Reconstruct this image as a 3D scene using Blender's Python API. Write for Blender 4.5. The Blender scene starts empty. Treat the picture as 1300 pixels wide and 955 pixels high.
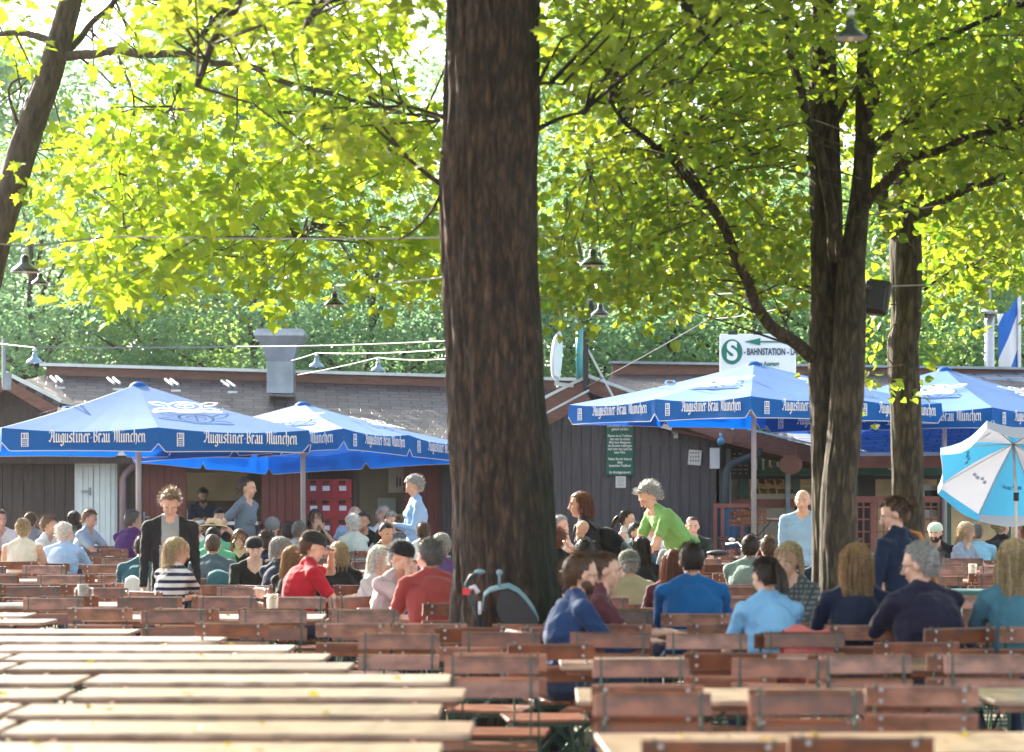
import bpy, bmesh, math, random
import numpy as np
from mathutils import Vector, Matrix, noise
R = math.radians
random.seed(7); np.random.seed(7)
rnd = random.random
def ru(a, b): return a + (b - a) * random.random()
sc = bpy.context.scene
COL = sc.collection
# ---------------------------------------------------------------- camera frame helpers
F = 3070.0; HZ = 635.0; CH = 1.60
def gz(y): return min(.2, max(0., (y - 20) * .0143))     # the ground rises gently towards the huts
def P(px, py, d):
    return Vector(((px - 650) / F * d, d, CH + (HZ - py) / F * d))
def to_px(v):
    return 650 + v[0] / v[1] * F, HZ - (v[2] - CH) / v[1] * F
# ---------------------------------------------------------------- materials
MATS = {}
def nt(m):
    m.use_nodes = True
    t = m.node_tree
    return t, t.nodes, t.links, t.nodes.get('Principled BSDF')
def mat(name, col, rough=.6, var=.12, scale=6., bump=0., bscale=60., metallic=0., coat=0., stretch=(1, 1, 1), trans=0., sheen=0., spec=.5, tcol=None, col2=None):
    if name in MATS: return MATS[name]
    m = bpy.data.materials.new(name); t, n, l, b = nt(m)
    tc = n.new('ShaderNodeTexCoord'); mp = n.new('ShaderNodeMapping'); mp.inputs['Scale'].default_value = stretch
    l.new(tc.outputs['Object'], mp.inputs['Vector'])
    nz = n.new('ShaderNodeTexNoise'); nz.inputs['Scale'].default_value = scale; nz.inputs['Detail'].default_value = 5
    l.new(mp.outputs[0], nz.inputs['Vector'])
    rp = n.new('ShaderNodeValToRGB'); rp.color_ramp.elements[0].position = .3; rp.color_ramp.elements[1].position = .7
    c2 = col2 or [min(1, c * (1 + var)) for c in col]; c1 = [c * (1 - var) for c in col] if not col2 else col
    rp.color_ramp.elements[0].color = (*c1, 1); rp.color_ramp.elements[1].color = (*c2, 1)
    l.new(nz.outputs['Fac'], rp.inputs[0]); l.new(rp.outputs[0], b.inputs['Base Color'])
    b.inputs['Roughness'].default_value = rough; b.inputs['Metallic'].default_value = metallic
    b.inputs['Specular IOR Level'].default_value = spec
    if coat: b.inputs['Coat Weight'].default_value = coat; b.inputs['Coat Roughness'].default_value = .32 if coat == 1. else .25
    if sheen: b.inputs['Sheen Weight'].default_value = sheen; b.inputs['Sheen Roughness'].default_value = .4
    if bump:
        nb = n.new('ShaderNodeTexNoise'); nb.inputs['Scale'].default_value = bscale; nb.inputs['Detail'].default_value = 4
        l.new(mp.outputs[0], nb.inputs['Vector'])
        bp = n.new('ShaderNodeBump'); bp.inputs['Strength'].default_value = bump; bp.inputs['Distance'].default_value = .02
        l.new(nb.outputs['Fac'], bp.inputs['Height']); l.new(bp.outputs[0], b.inputs['Normal'])
    if trans:
        tr = n.new('ShaderNodeBsdfTranslucent'); mx = n.new('ShaderNodeMixShader'); mx.inputs[0].default_value = trans
        if tcol: tr.inputs[0].default_value = (*tcol, 1)
        else: l.new(rp.outputs[0], tr.inputs[0])
        out = n['Material Output']
        l.new(b.outputs[0], mx.inputs[1]); l.new(tr.outputs[0], mx.inputs[2]); l.new(mx.outputs[0], out.inputs[0])
    MATS[name] = m
    return m
def leafmat(name, c_lo, c_hi, t_lo, t_hi, tfac=.55, rough=.45):
    m = bpy.data.materials.new(name); t, n, l, b = nt(m)
    at = n.new('ShaderNodeAttribute'); at.attribute_name = 'tint'
    r1 = n.new('ShaderNodeValToRGB'); r2 = n.new('ShaderNodeValToRGB')
    for r, a, c in ((r1, c_lo, c_hi), (r2, t_lo, t_hi)):
        r.color_ramp.elements[0].color = (*a, 1); r.color_ramp.elements[1].color = (*c, 1)
        l.new(at.outputs['Fac'], r.inputs[0])
    l.new(r1.outputs[0], b.inputs['Base Color']); b.inputs['Roughness'].default_value = rough
    tr = n.new('ShaderNodeBsdfTranslucent'); l.new(r2.outputs[0], tr.inputs[0])
    mx = n.new('ShaderNodeMixShader'); mx.inputs[0].default_value = tfac
    l.new(b.outputs[0], mx.inputs[1]); l.new(tr.outputs[0], mx.inputs[2]); l.new(mx.outputs[0], n['Material Output'].inputs[0])
    return m
def barkmat(name, lo, hi, moss=None, sx=9, plates=False):
    m = bpy.data.materials.new(name); t, n, l, b = nt(m)
    tc = n.new('ShaderNodeTexCoord'); mp = n.new('ShaderNodeMapping'); mp.inputs['Scale'].default_value = (sx, sx, sx * .24)
    l.new(tc.outputs['Object'], mp.inputs[0])
    nz = n.new('ShaderNodeTexNoise'); nz.inputs['Scale'].default_value = 3; nz.inputs['Detail'].default_value = 8; nz.inputs['Roughness'].default_value = .65
    l.new(mp.outputs[0], nz.inputs[0])
    r = n.new('ShaderNodeValToRGB'); r.color_ramp.elements[0].position = .35; r.color_ramp.elements[1].position = .68
    r.color_ramp.elements[0].color = (*lo, 1); r.color_ramp.elements[1].color = (*hi, 1); l.new(nz.outputs['Fac'], r.inputs[0])
    src = r.outputs[0]
    if moss:
        n2 = n.new('ShaderNodeTexNoise'); n2.inputs['Scale'].default_value = 2.2; n2.inputs['Detail'].default_value = 6
        l.new(tc.outputs['Object'], n2.inputs[0])
        sp = n.new('ShaderNodeSeparateXYZ'); l.new(tc.outputs['Object'], sp.inputs[0])
        ma = n.new('ShaderNodeMath'); ma.operation = 'MULTIPLY_ADD'; ma.inputs[1].default_value = 1.2; l.new(sp.outputs[0], ma.inputs[0]); l.new(n2.outputs['Fac'], ma.inputs[2])
        r3 = n.new('ShaderNodeValToRGB'); r3.color_ramp.elements[0].position = .56; r3.color_ramp.elements[1].position = .8; l.new(ma.outputs[0], r3.inputs[0])
        mx = n.new('ShaderNodeMix'); mx.data_type = 'RGBA'; l.new(r3.outputs[0], mx.inputs[0]); l.new(src, mx.inputs[6]); mx.inputs[7].default_value = (*moss, 1)
        src = mx.outputs[2]
    if plates:
        vo = n.new('ShaderNodeTexVoronoi'); vo.feature = 'DISTANCE_TO_EDGE'; vo.inputs['Scale'].default_value = 1.6
        mp2 = n.new('ShaderNodeMapping'); mp2.inputs['Scale'].default_value = (sx * 1.3, sx * 1.3, sx * .36); l.new(tc.outputs['Object'], mp2.inputs[0])
        ad = n.new('ShaderNodeMix'); ad.data_type = 'RGBA'; ad.blend_type = 'ADD'; ad.inputs[0].default_value = .6; l.new(mp2.outputs[0], ad.inputs[6]); l.new(nz.outputs['Color'], ad.inputs[7]); l.new(ad.outputs[2], vo.inputs[0])
        rv = n.new('ShaderNodeValToRGB'); rv.color_ramp.elements[0].color = (.32, .3, .3, 1); rv.color_ramp.elements[1].position = .30; l.new(vo.outputs['Distance'], rv.inputs[0])
        mv = n.new('ShaderNodeMix'); mv.data_type = 'RGBA'; mv.blend_type = 'MULTIPLY'; mv.inputs[0].default_value = 1; l.new(src, mv.inputs[6]); l.new(rv.outputs[0], mv.inputs[7]); src = mv.outputs[2]
    l.new(src, b.inputs['Base Color']); b.inputs['Roughness'].default_value = .85
    bp = n.new('ShaderNodeBump'); bp.inputs['Strength'].default_value = .8; bp.inputs['Distance'].default_value = .03
    l.new(nz.outputs['Fac'], bp.inputs['Height']); l.new(bp.outputs[0], b.inputs['Normal'])
    return m
# ---------------------------------------------------------------- mesh builder
class MB:
    def __init__(s): s.v = []; s.f = []; s.m = []
    def add(s, vs, fs, mi=0):
        o = len(s.v); s.v += [tuple(v) for v in vs]; s.f += [tuple(i + o for i in f) for f in fs]; s.m += [mi] * len(fs); return s
    def box(s, c, size, rot=None, mi=0, top=None):
        x, y, z = [a / 2 for a in size]; t = top or (1, 1)
        vs = [Vector((sx * x * (t[0] if sz > 0 else 1), sy * y * (t[1] if sz > 0 else 1), sz * z)) for sz in (-1, 1) for sy in (-1, 1) for sx in (-1, 1)]
        if rot is not None: vs = [rot @ v for v in vs]
        c = Vector(c); vs = [v + c for v in vs]
        return s.add(vs, [(0, 2, 3, 1), (4, 5, 7, 6), (0, 1, 5, 4), (2, 6, 7, 3), (0, 4, 6, 2), (1, 3, 7, 5)], mi)
    def rbox(s, c, size, b=.004, rot=None, mi=0):
        bm = bmesh.new(); bmesh.ops.create_cube(bm, size=1)
        for v in bm.verts: v.co = Vector((v.co.x * size[0], v.co.y * size[1], v.co.z * size[2]))
        bmesh.ops.bevel(bm, geom=bm.edges[:], offset=min(b, min(size) * .45), segments=1, affect='EDGES')
        bm.verts.ensure_lookup_table()
        c = Vector(c); vs = [((rot @ v.co) if rot is not None else v.co) + c for v in bm.verts]
        s.add(vs, [[v.index for v in f.verts] for f in bm.faces], mi); bm.free(); return s
    def bar(s, p, q, w, h=None, up=(0, 0, 1), mi=0):
        p = Vector(p); q = Vector(q); h = h or w; d = (q - p)
        if d.length < 1e-6: return s
        z = d.normalized(); u = Vector(up)
        x = u.cross(z)
        if x.length < 1e-3: x = Vector((1, 0, 0)).cross(z)
        x.normalize(); y = z.cross(x)
        vs = [e + x * (a * w / 2) + y * (b * h / 2) for e in (p, q) for a, b in ((-1, -1), (1, -1), (1, 1), (-1, 1))]
        return s.add(vs, [(3, 2, 1, 0), (4, 5, 6, 7), (0, 1, 5, 4), (1, 2, 6, 5), (2, 3, 7, 6), (3, 0, 4, 7)], mi)
    def tube(s, pts, rad, n=8, mi=0, caps=True):
        pts = [Vector(p) for p in pts]
        if not hasattr(rad, '__len__'): rad = [rad] * len(pts)
        rings = []; prevx = None
        for i, p in enumerate(pts):
            a = pts[max(0, i - 1)]; b = pts[min(len(pts) - 1, i + 1)]; z = (b - a).normalized()
            if prevx is None:
                x = Vector((0, 1, 0)).cross(z)
                if x.length < .1: x = Vector((1, 0, 0)).cross(z)
            else: x = prevx - z * prevx.dot(z)
            x.normalize(); prevx = x; y = z.cross(x)
            rings.append([p + (x * math.cos(2 * math.pi * k / n) + y * math.sin(2 * math.pi * k / n)) * rad[i] for k in range(n)])
        vs = [v for r in rings for v in r]
        fs = [(i * n + k, i * n + (k + 1) % n, (i + 1) * n + (k + 1) % n, (i + 1) * n + k) for i in range(len(pts) - 1) for k in range(n)]
        if caps: fs += [tuple(range(n))[::-1], tuple((len(pts) - 1) * n + k for k in range(n))]
        return s.add(vs, fs, mi)
    def lathe(s, prof, c=(0, 0, 0), n=20, mi=0, rot=None, cap=False):
        c = Vector(c); vs = []
        for r, z in prof:
            for k in range(n):
                v = Vector((r * math.cos(2 * math.pi * k / n), r * math.sin(2 * math.pi * k / n), z))
                vs.append((rot @ v if rot is not None else v) + c)
        fs = [(i * n + k, i * n + (k + 1) % n, (i + 1) * n + (k + 1) % n, (i + 1) * n + k) for i in range(len(prof) - 1) for k in range(n)]
        if cap: fs += [tuple(range(n))[::-1], tuple((len(prof) - 1) * n + k for k in range(n))]
        return s.add(vs, fs, mi)
    def ell(s, c, r, rot=None, n=12, m=8, mi=0):
        prof = [(max(1e-4, math.sin(math.pi * i / m)), -math.cos(math.pi * i / m)) for i in range(m + 1)]
        vs = []; c = Vector(c)
        for a, z in prof:
            for k in range(n):
                v = Vector((a * math.cos(2 * math.pi * k / n) * r[0], a * math.sin(2 * math.pi * k / n) * r[1], z * r[2]))
                vs.append((rot @ v if rot is not None else v) + c)
        fs = [(i * n + k, i * n + (k + 1) % n, (i + 1) * n + (k + 1) % n, (i + 1) * n + k) for i in range(m) for k in range(n)]
        return s.add(vs, fs, mi)
    def prism(s, poly, dz, mi=0):      # poly: list of 3D points, extruded by vector dz
        n = len(poly); dz = Vector(dz); a = [Vector(p) for p in poly]; vs = a + [p + dz for p in a]
        return s.add(vs, [tuple(range(n))[::-1], tuple(range(n, 2 * n))] + [(i, (i + 1) % n, n + (i + 1) % n, n + i) for i in range(n)], mi)
    def build(s, name, mats, parent=None, smooth=False, loc=None, fix=True):
        me = bpy.data.meshes.new(name); me.from_pydata(s.v, [], s.f)
        if not hasattr(mats, '__len__'): mats = [mats]
        for m in mats: me.materials.append(m)
        me.polygons.foreach_set('material_index', s.m)
        if smooth: me.polygons.foreach_set('use_smooth', [True] * len(me.polygons))
        me.update()
        if fix and len(me.polygons) < 60000:
            bm = bmesh.new(); bm.from_mesh(me); bmesh.ops.recalc_face_normals(bm, faces=bm.faces[:]); bm.to_mesh(me); bm.free()
        o = bpy.data.objects.new(name, me); COL.objects.link(o)
        if parent: o.parent = parent
        if loc is not None: o.location = loc
        return o
def tag(o, label=None, cat=None, group=None, kind=None):
    if label: o['label'] = label
    if cat: o['category'] = cat
    if group: o['group'] = group
    if kind: o['kind'] = kind
    return o
def empty(name, loc=(0, 0, 0), rz=0, label=None, cat=None, group=None):
    o = bpy.data.objects.new(name, None); COL.objects.link(o); o.location = loc; o.rotation_euler = (0, 0, rz); o.empty_display_size = .1
    return tag(o, label, cat, group)
def kids(o): return [c for c in bpy.data.objects if c.parent == o]
def snapshot(o):
    return (o, [snapshot(c) for c in kids(o)])
def copy_tree(snap, parent=None):
    o, ch = snap; c = o.copy(); COL.objects.link(c); c.parent = parent
    for s in ch: copy_tree(s, c)
    return c
ORD = ['first', 'second', 'third', 'fourth', 'fifth', 'sixth', 'seventh', 'eighth', 'ninth', 'tenth', 'eleventh', 'twelfth', 'thirteenth', 'fourteenth', 'fifteenth', 'sixteenth', 'seventeenth', 'eighteenth', 'nineteenth', 'twentieth', 'twenty-first', 'twenty-second', 'twenty-third', 'twenty-fourth', 'twenty-fifth', 'twenty-sixth', 'twenty-seventh', 'twenty-eighth', 'twenty-ninth', 'thirtieth']
# ---------------------------------------------------------------- blackletter drawn with a broad nib
GL = {
 'i': (.42, [[(.0, .92), (.12, 1), (.12, .1), (.24, 0), (.34, .08)], [(.08, 1.28), (.16, 1.36)]]),
 'n': (.74, [[(.0, .9), (.1, 1), (.1, 0), (.2, .05)], [(.1, .8), (.36, 1), (.5, .85), (.5, .08), (.6, 0), (.68, .08)]]),
 'u': (.74, [[(.0, .92), (.1, 1), (.1, .1), (.25, 0), (.5, .18)], [(.5, 1), (.5, .1), (.6, 0), (.68, .08)]]),
 'm': (1.1, [[(.0, .9), (.1, 1), (.1, 0)], [(.1, .8), (.34, 1), (.46, .85), (.46, 0)], [(.46, .8), (.7, 1), (.84, .85), (.84, .08), (.94, 0), (1.02, .08)]]),
 'r': (.5, [[(.0, .9), (.1, 1), (.1, .05), (.2, 0)], [(.1, .8), (.3, 1), (.44, .86)]]),
 'e': (.52, [[(.3, 1), (.1, .82), (.1, .12), (.25, 0), (.45, .14)], [(.3, 1), (.45, .8), (.1, .48)]]),
 's': (.52, [[(.45, .88), (.28, 1), (.08, .82), (.12, .62), (.4, .42), (.42, .15), (.25, 0), (.03, .12)]]),
 't': (.46, [[(.14, 1.28), (.14, .1), (.27, 0), (.4, .08)], [(-.02, .97), (.36, .97)]]),
 'g': (.6, [[(.45, .9), (.28, 1), (.08, .85), (.08, .15), (.25, 0), (.45, .18)], [(.45, 1), (.45, -.28), (.25, -.42), (.03, -.28)]]),
 'a': (.64, [[(.06, .9), (.28, 1), (.45, .85), (.45, .1), (.58, 0)], [(.45, .58), (.12, .44), (.08, .15), (.2, 0), (.45, .18)]]),
 'c': (.5, [[(.42, .88), (.27, 1), (.1, .85), (.1, .12), (.25, 0), (.44, .14)]]),
 'h': (.66, [[(.02, 1.5), (.1, 1.44), (.1, 0)], [(.1, .8), (.35, 1), (.5, .85), (.5, .1), (.36, -.22)]]),
 'k': (.64, [[(.02, 1.5), (.1, 1.44), (.1, 0)], [(.12, .7), (.4, 1), (.48, .86), (.2, .58)], [(.24, .58), (.48, .1), (.6, 0)]]),
 'f': (.44, [[(.42, 1.42), (.26, 1.5), (.12, 1.35), (.12, -.3)], [(-.04, .95), (.36, .95)]]),
 'A': (.98, [[(.02, 1.12), (.16, 1.42), (.42, 1.44), (.36, .6), (.12, .06), (-.04, .2)], [(.36, 1.44), (.74, 1.38), (.74, .1), (.86, 0)], [(.32, .68), (.74, .68)]]),
 'B': (.86, [[(0, 1.28), (.2, 1.48), (.2, .1), (.0, .02)], [(.2, 1.35), (.5, 1.48), (.66, 1.25), (.55, .92), (.25, .8)], [(.45, .86), (.72, .6), (.68, .15), (.45, 0), (.2, .1)]]),
 'M': (1.28, [[(0, 1.2), (.15, 1.44), (.3, 1.3), (.3, .2), (.1, 0)], [(.3, 1.22), (.55, 1.44), (.68, 1.3), (.68, 0)], [(.68, 1.22), (.92, 1.44), (1.04, 1.3), (1.04, .1), (1.18, 0)]]),
 'K': (.9, [[(0, 1.28), (.14, 1.48), (.22, 1.3), (.22, 0)], [(.22, .85), (.5, 1.3), (.68, 1.42)], [(.3, .82), (.6, .6), (.62, .1), (.78, 0)]]),
 '-': (.36, [[(.04, .5), (.24, .56)]]),
 ' ': (.34, []),
}
UML = {'ä': ('a', .28), 'ü': ('u', .28)}
def blackletter(mb, text, o, xd, yd, width, xh, nd, nib=.2, mi=0):
    polys = []; x = 0
    for ch in text:
        base = UML[ch][0] if ch in UML else ch
        adv, st = GL[base]; st = list(st)
        if ch in UML: st = st + [[(.08, 1.3), (.15, 1.38)], [(.4, 1.3), (.47, 1.38)]]
        for pl in st:
            for a, b in zip(pl[:-1], pl[1:]): polys.append(((a[0] + x, a[1]), (b[0] + x, b[1])))
        x += adv + .06
    kx = width / x; ca, sa = math.cos(R(38)) * nib / 2, math.sin(R(38)) * nib / 2 * .8
    o = Vector(o); xd = Vector(xd); yd = Vector(yd); nd = Vector(nd)
    for i, (a, b) in enumerate(polys):
        dx, dy = b[0] - a[0], b[1] - a[1]; ln = math.hypot(dx, dy) or 1; ex, ey = dx / ln * .03, dy / ln * .03
        a = (a[0] - ex, a[1] - ey); b = (b[0] + ex, b[1] + ey)
        q = [(a[0] - ca, a[1] - sa), (a[0] + ca, a[1] + sa), (b[0] + ca, b[1] + sa), (b[0] - ca, b[1] - sa)]
        k = nd * (.0006 * (i % 3))
        mb.add([o + xd * (u * kx) + yd * (v * xh) + k for u, v in q], [(0, 1, 2, 3)], mi)
def text_obj(txt, name, m, parent, o, size, xd=(1, 0, 0), yd=(0, 0, 1), align='CENTER', offset=0., xs=1., spacing=1.):
    cu = bpy.data.curves.new('t', 'FONT'); cu.body = txt; cu.size = size; cu.align_x = align; cu.align_y = 'CENTER'; cu.offset = offset; cu.space_line = spacing; cu.extrude = .001
    ob = bpy.data.objects.new('t', cu); COL.objects.link(ob)
    dg = bpy.context.evaluated_depsgraph_get(); me = bpy.data.meshes.new_from_object(ob.evaluated_get(dg))
    COL.objects.unlink(ob); bpy.data.objects.remove(ob)
    xd = Vector(xd) * xs; yd = Vector(yd); o = Vector(o); zd = Vector(xd).cross(yd).normalized()
    for v in me.vertices: v.co = o + xd * v.co.x + yd * v.co.y + zd * v.co.z
    me.materials.clear(); me.materials.append(m)
    q = bpy.data.objects.new(name, me); COL.objects.link(q); q.parent = parent
    return q
# ================================================================ PEOPLE
SKIN = [mat('skin_fair', (.62, .36, .26), .5, .1, 20), mat('skin_tan', (.5, .27, .17), .5, .1, 20), mat('skin_pale', (.7, .45, .35), .5, .08, 20)]
EYEW = mat('eye_white', (.75, .72, .7), .2, 0); EYEI = mat('eye_iris', (.05, .035, .02), .2, 0)
def cloth(name, col, pattern=None):
    key = 'cloth_' + name
    if key in MATS: return MATS[key]
    m = mat(key, col, .85, .1, 5, bump=.35, bscale=14, sheen=.15, spec=.2)
    if pattern:
        t, n, l, b = nt(m); tc = n.new('ShaderNodeTexCoord'); w = n.new('ShaderNodeTexWave'); w.wave_type = 'BANDS'
        w.bands_direction = 'Z'; w.inputs['Scale'].default_value = pattern[1]; l.new(tc.outputs['Object'], w.inputs[0])
        r = n.new('ShaderNodeValToRGB'); r.color_ramp.interpolation = 'CONSTANT'; r.color_ramp.elements[1].position = .55
        r.color_ramp.elements[0].color = (*col, 1); r.color_ramp.elements[1].color = (*pattern[2], 1); l.new(w.outputs['Fac'], r.inputs[0])
        src = r.outputs[0]
        if pattern[0] == 'check':
            w2 = n.new('ShaderNodeTexWave'); w2.bands_direction = 'X'; w2.inputs['Scale'].default_value = pattern[1]; l.new(tc.outputs['Object'], w2.inputs[0])
            r2 = n.new('ShaderNodeValToRGB'); r2.color_ramp.interpolation = 'CONSTANT'; r2.color_ramp.elements[1].position = .6
            r2.color_ramp.elements[0].color = (0, 0, 0, 1); r2.color_ramp.elements[1].color = (1, 1, 1, 1); l.new(w2.outputs['Fac'], r2.inputs[0])
            mx = n.new('ShaderNodeMix'); mx.data_type = 'RGBA'; l.new(r2.outputs[0], mx.inputs[0]); l.new(src, mx.inputs[6]); mx.inputs[7].default_value = (*pattern[2], 1); src = mx.outputs[2]
        l.new(src, b.inputs['Base Color'])
    return m
HAIRC = {'black': (.012, .01, .01), 'dark': (.03, .018, .012), 'brown': (.09, .045, .022), 'auburn': (.16, .05, .022), 'lightbrown': (.2, .12, .06), 'blond': (.40, .30, .17), 'grey': (.3, .29, .28), 'white': (.62, .6, .56), 'gold': (.27, .16, .07), 'darkgrey': (.12, .11, .105)}
def hairmat(c): return mat('hair_' + c, HAIRC[c], .45, .5, 70, trans=.3)
def rotmat(yaw, pitch, roll=0):   # head frame: forward is -Y; pitch>0 looks down
    return Matrix.Rotation(R(yaw), 3, 'Z') @ Matrix.Rotation(R(pitch), 3, 'X') @ Matrix.Rotation(R(roll), 3, 'Y')
class Body:
    def __init__(s): s.mb = MB(); s.pr = []
    def cap(s, p, q, r1, r2, g):
        p = Vector(p); q = Vector(q); d = q - p; L = max(d.length, 1e-4); z = d / L
        pts = []; rad = []
        for a in (80, 50, 20): pts.append(p - z * (r1 * math.sin(R(a)))); rad.append(r1 * math.cos(R(a)))
        for a in (20, 50, 80): pts.append(q + z * (r2 * math.sin(R(a)))); rad.append(r2 * math.cos(R(a)))
        s.mb.tube(pts, rad, 10)
        s.pr.append(('c', np.array(p), np.array(q), r1, r2, g))
    def ell(s, c, r, rot, g):
        s.mb.ell(c, r, rot, 14, 10)
        s.pr.append(('e', np.array(c), np.array(r), np.array(rot) if rot is not None else np.eye(3), g))
    def groups(s, X):
        best = np.full(len(X), 1e9); gi = np.zeros(len(X), int)
        for p in s.pr:
            if p[0] == 'c':
                _, a, b, r1, r2, g = p; ab = b - a; t = np.clip(((X - a) @ ab) / max(ab @ ab, 1e-9), 0, 1)
                d = np.linalg.norm(X - a - t[:, None] * ab, axis=1) - (r1 + (r2 - r1) * t)
            else:
                _, c, r, M, g = p; Y = (X - c) @ M; q = np.linalg.norm(Y / r, axis=1); d = (q - 1) * np.linalg.norm(Y, axis=1) / np.maximum(q, 1e-6)
            k = d < best; best[k] = d[k]; gi[k] = g
        return gi
def ik(S, T, l1, l2, pole):
    S = Vector(S); T = Vector(T); d = T - S; L = d.length
    if L > (l1 + l2) * .995: T = S + d * ((l1 + l2) * .995 / L); d = T - S; L = d.length
    a = (l1 * l1 - l2 * l2 + L * L) / (2 * L); h = math.sqrt(max(0, l1 * l1 - a * a)); z = d / L
    p = Vector(pole); p = p - z * p.dot(z)
    if p.length < 1e-4: p = Vector((1, 0, 0))
    return S + z * a + p.normalized() * h, T
def hand(b, W, fdir, nrm, side, curl=35, k=1.):
    f = Vector(fdir).normalized(); n = Vector(nrm); n = (n - f * n.dot(f)).normalized(); x = f.cross(n) * side
    Mx = Matrix((x, f, n)).transposed()
    b.ell(W + f * .045 * k, (.040 * k, .052 * k, .016 * k), Mx, 0)
    for i, (off, ln) in enumerate(((-.030, .068), (-.010, .078), (.011, .072), (.031, .056))):
        p = W + f * .085 * k + x * off * k; a = R(curl * .45 + i * 3); d1 = f * math.cos(a) + n * math.sin(a) + x * off * 2.2
        q = p + d1.normalized() * ln * .5 * k; a = R(curl * 1.4 + i * 3); d2 = f * math.cos(a) + n * math.sin(a) + x * off * 2
        b.cap(p, q, .0092, .0086, 0); b.cap(q, q + d2.normalized() * ln * .55 * k, .0086, .0074, 0)
    p = W + f * .03 * k - x * .034 * k; q = p + (f * .6 - x * .7 + n * .35).normalized() * .036 * k
    b.cap(p, q, .012, .0105, 0); b.cap(q, q + (f * .9 - x * .25 + n * .4).normalized() * .032 * k, .0105, .0085, 0)
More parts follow.
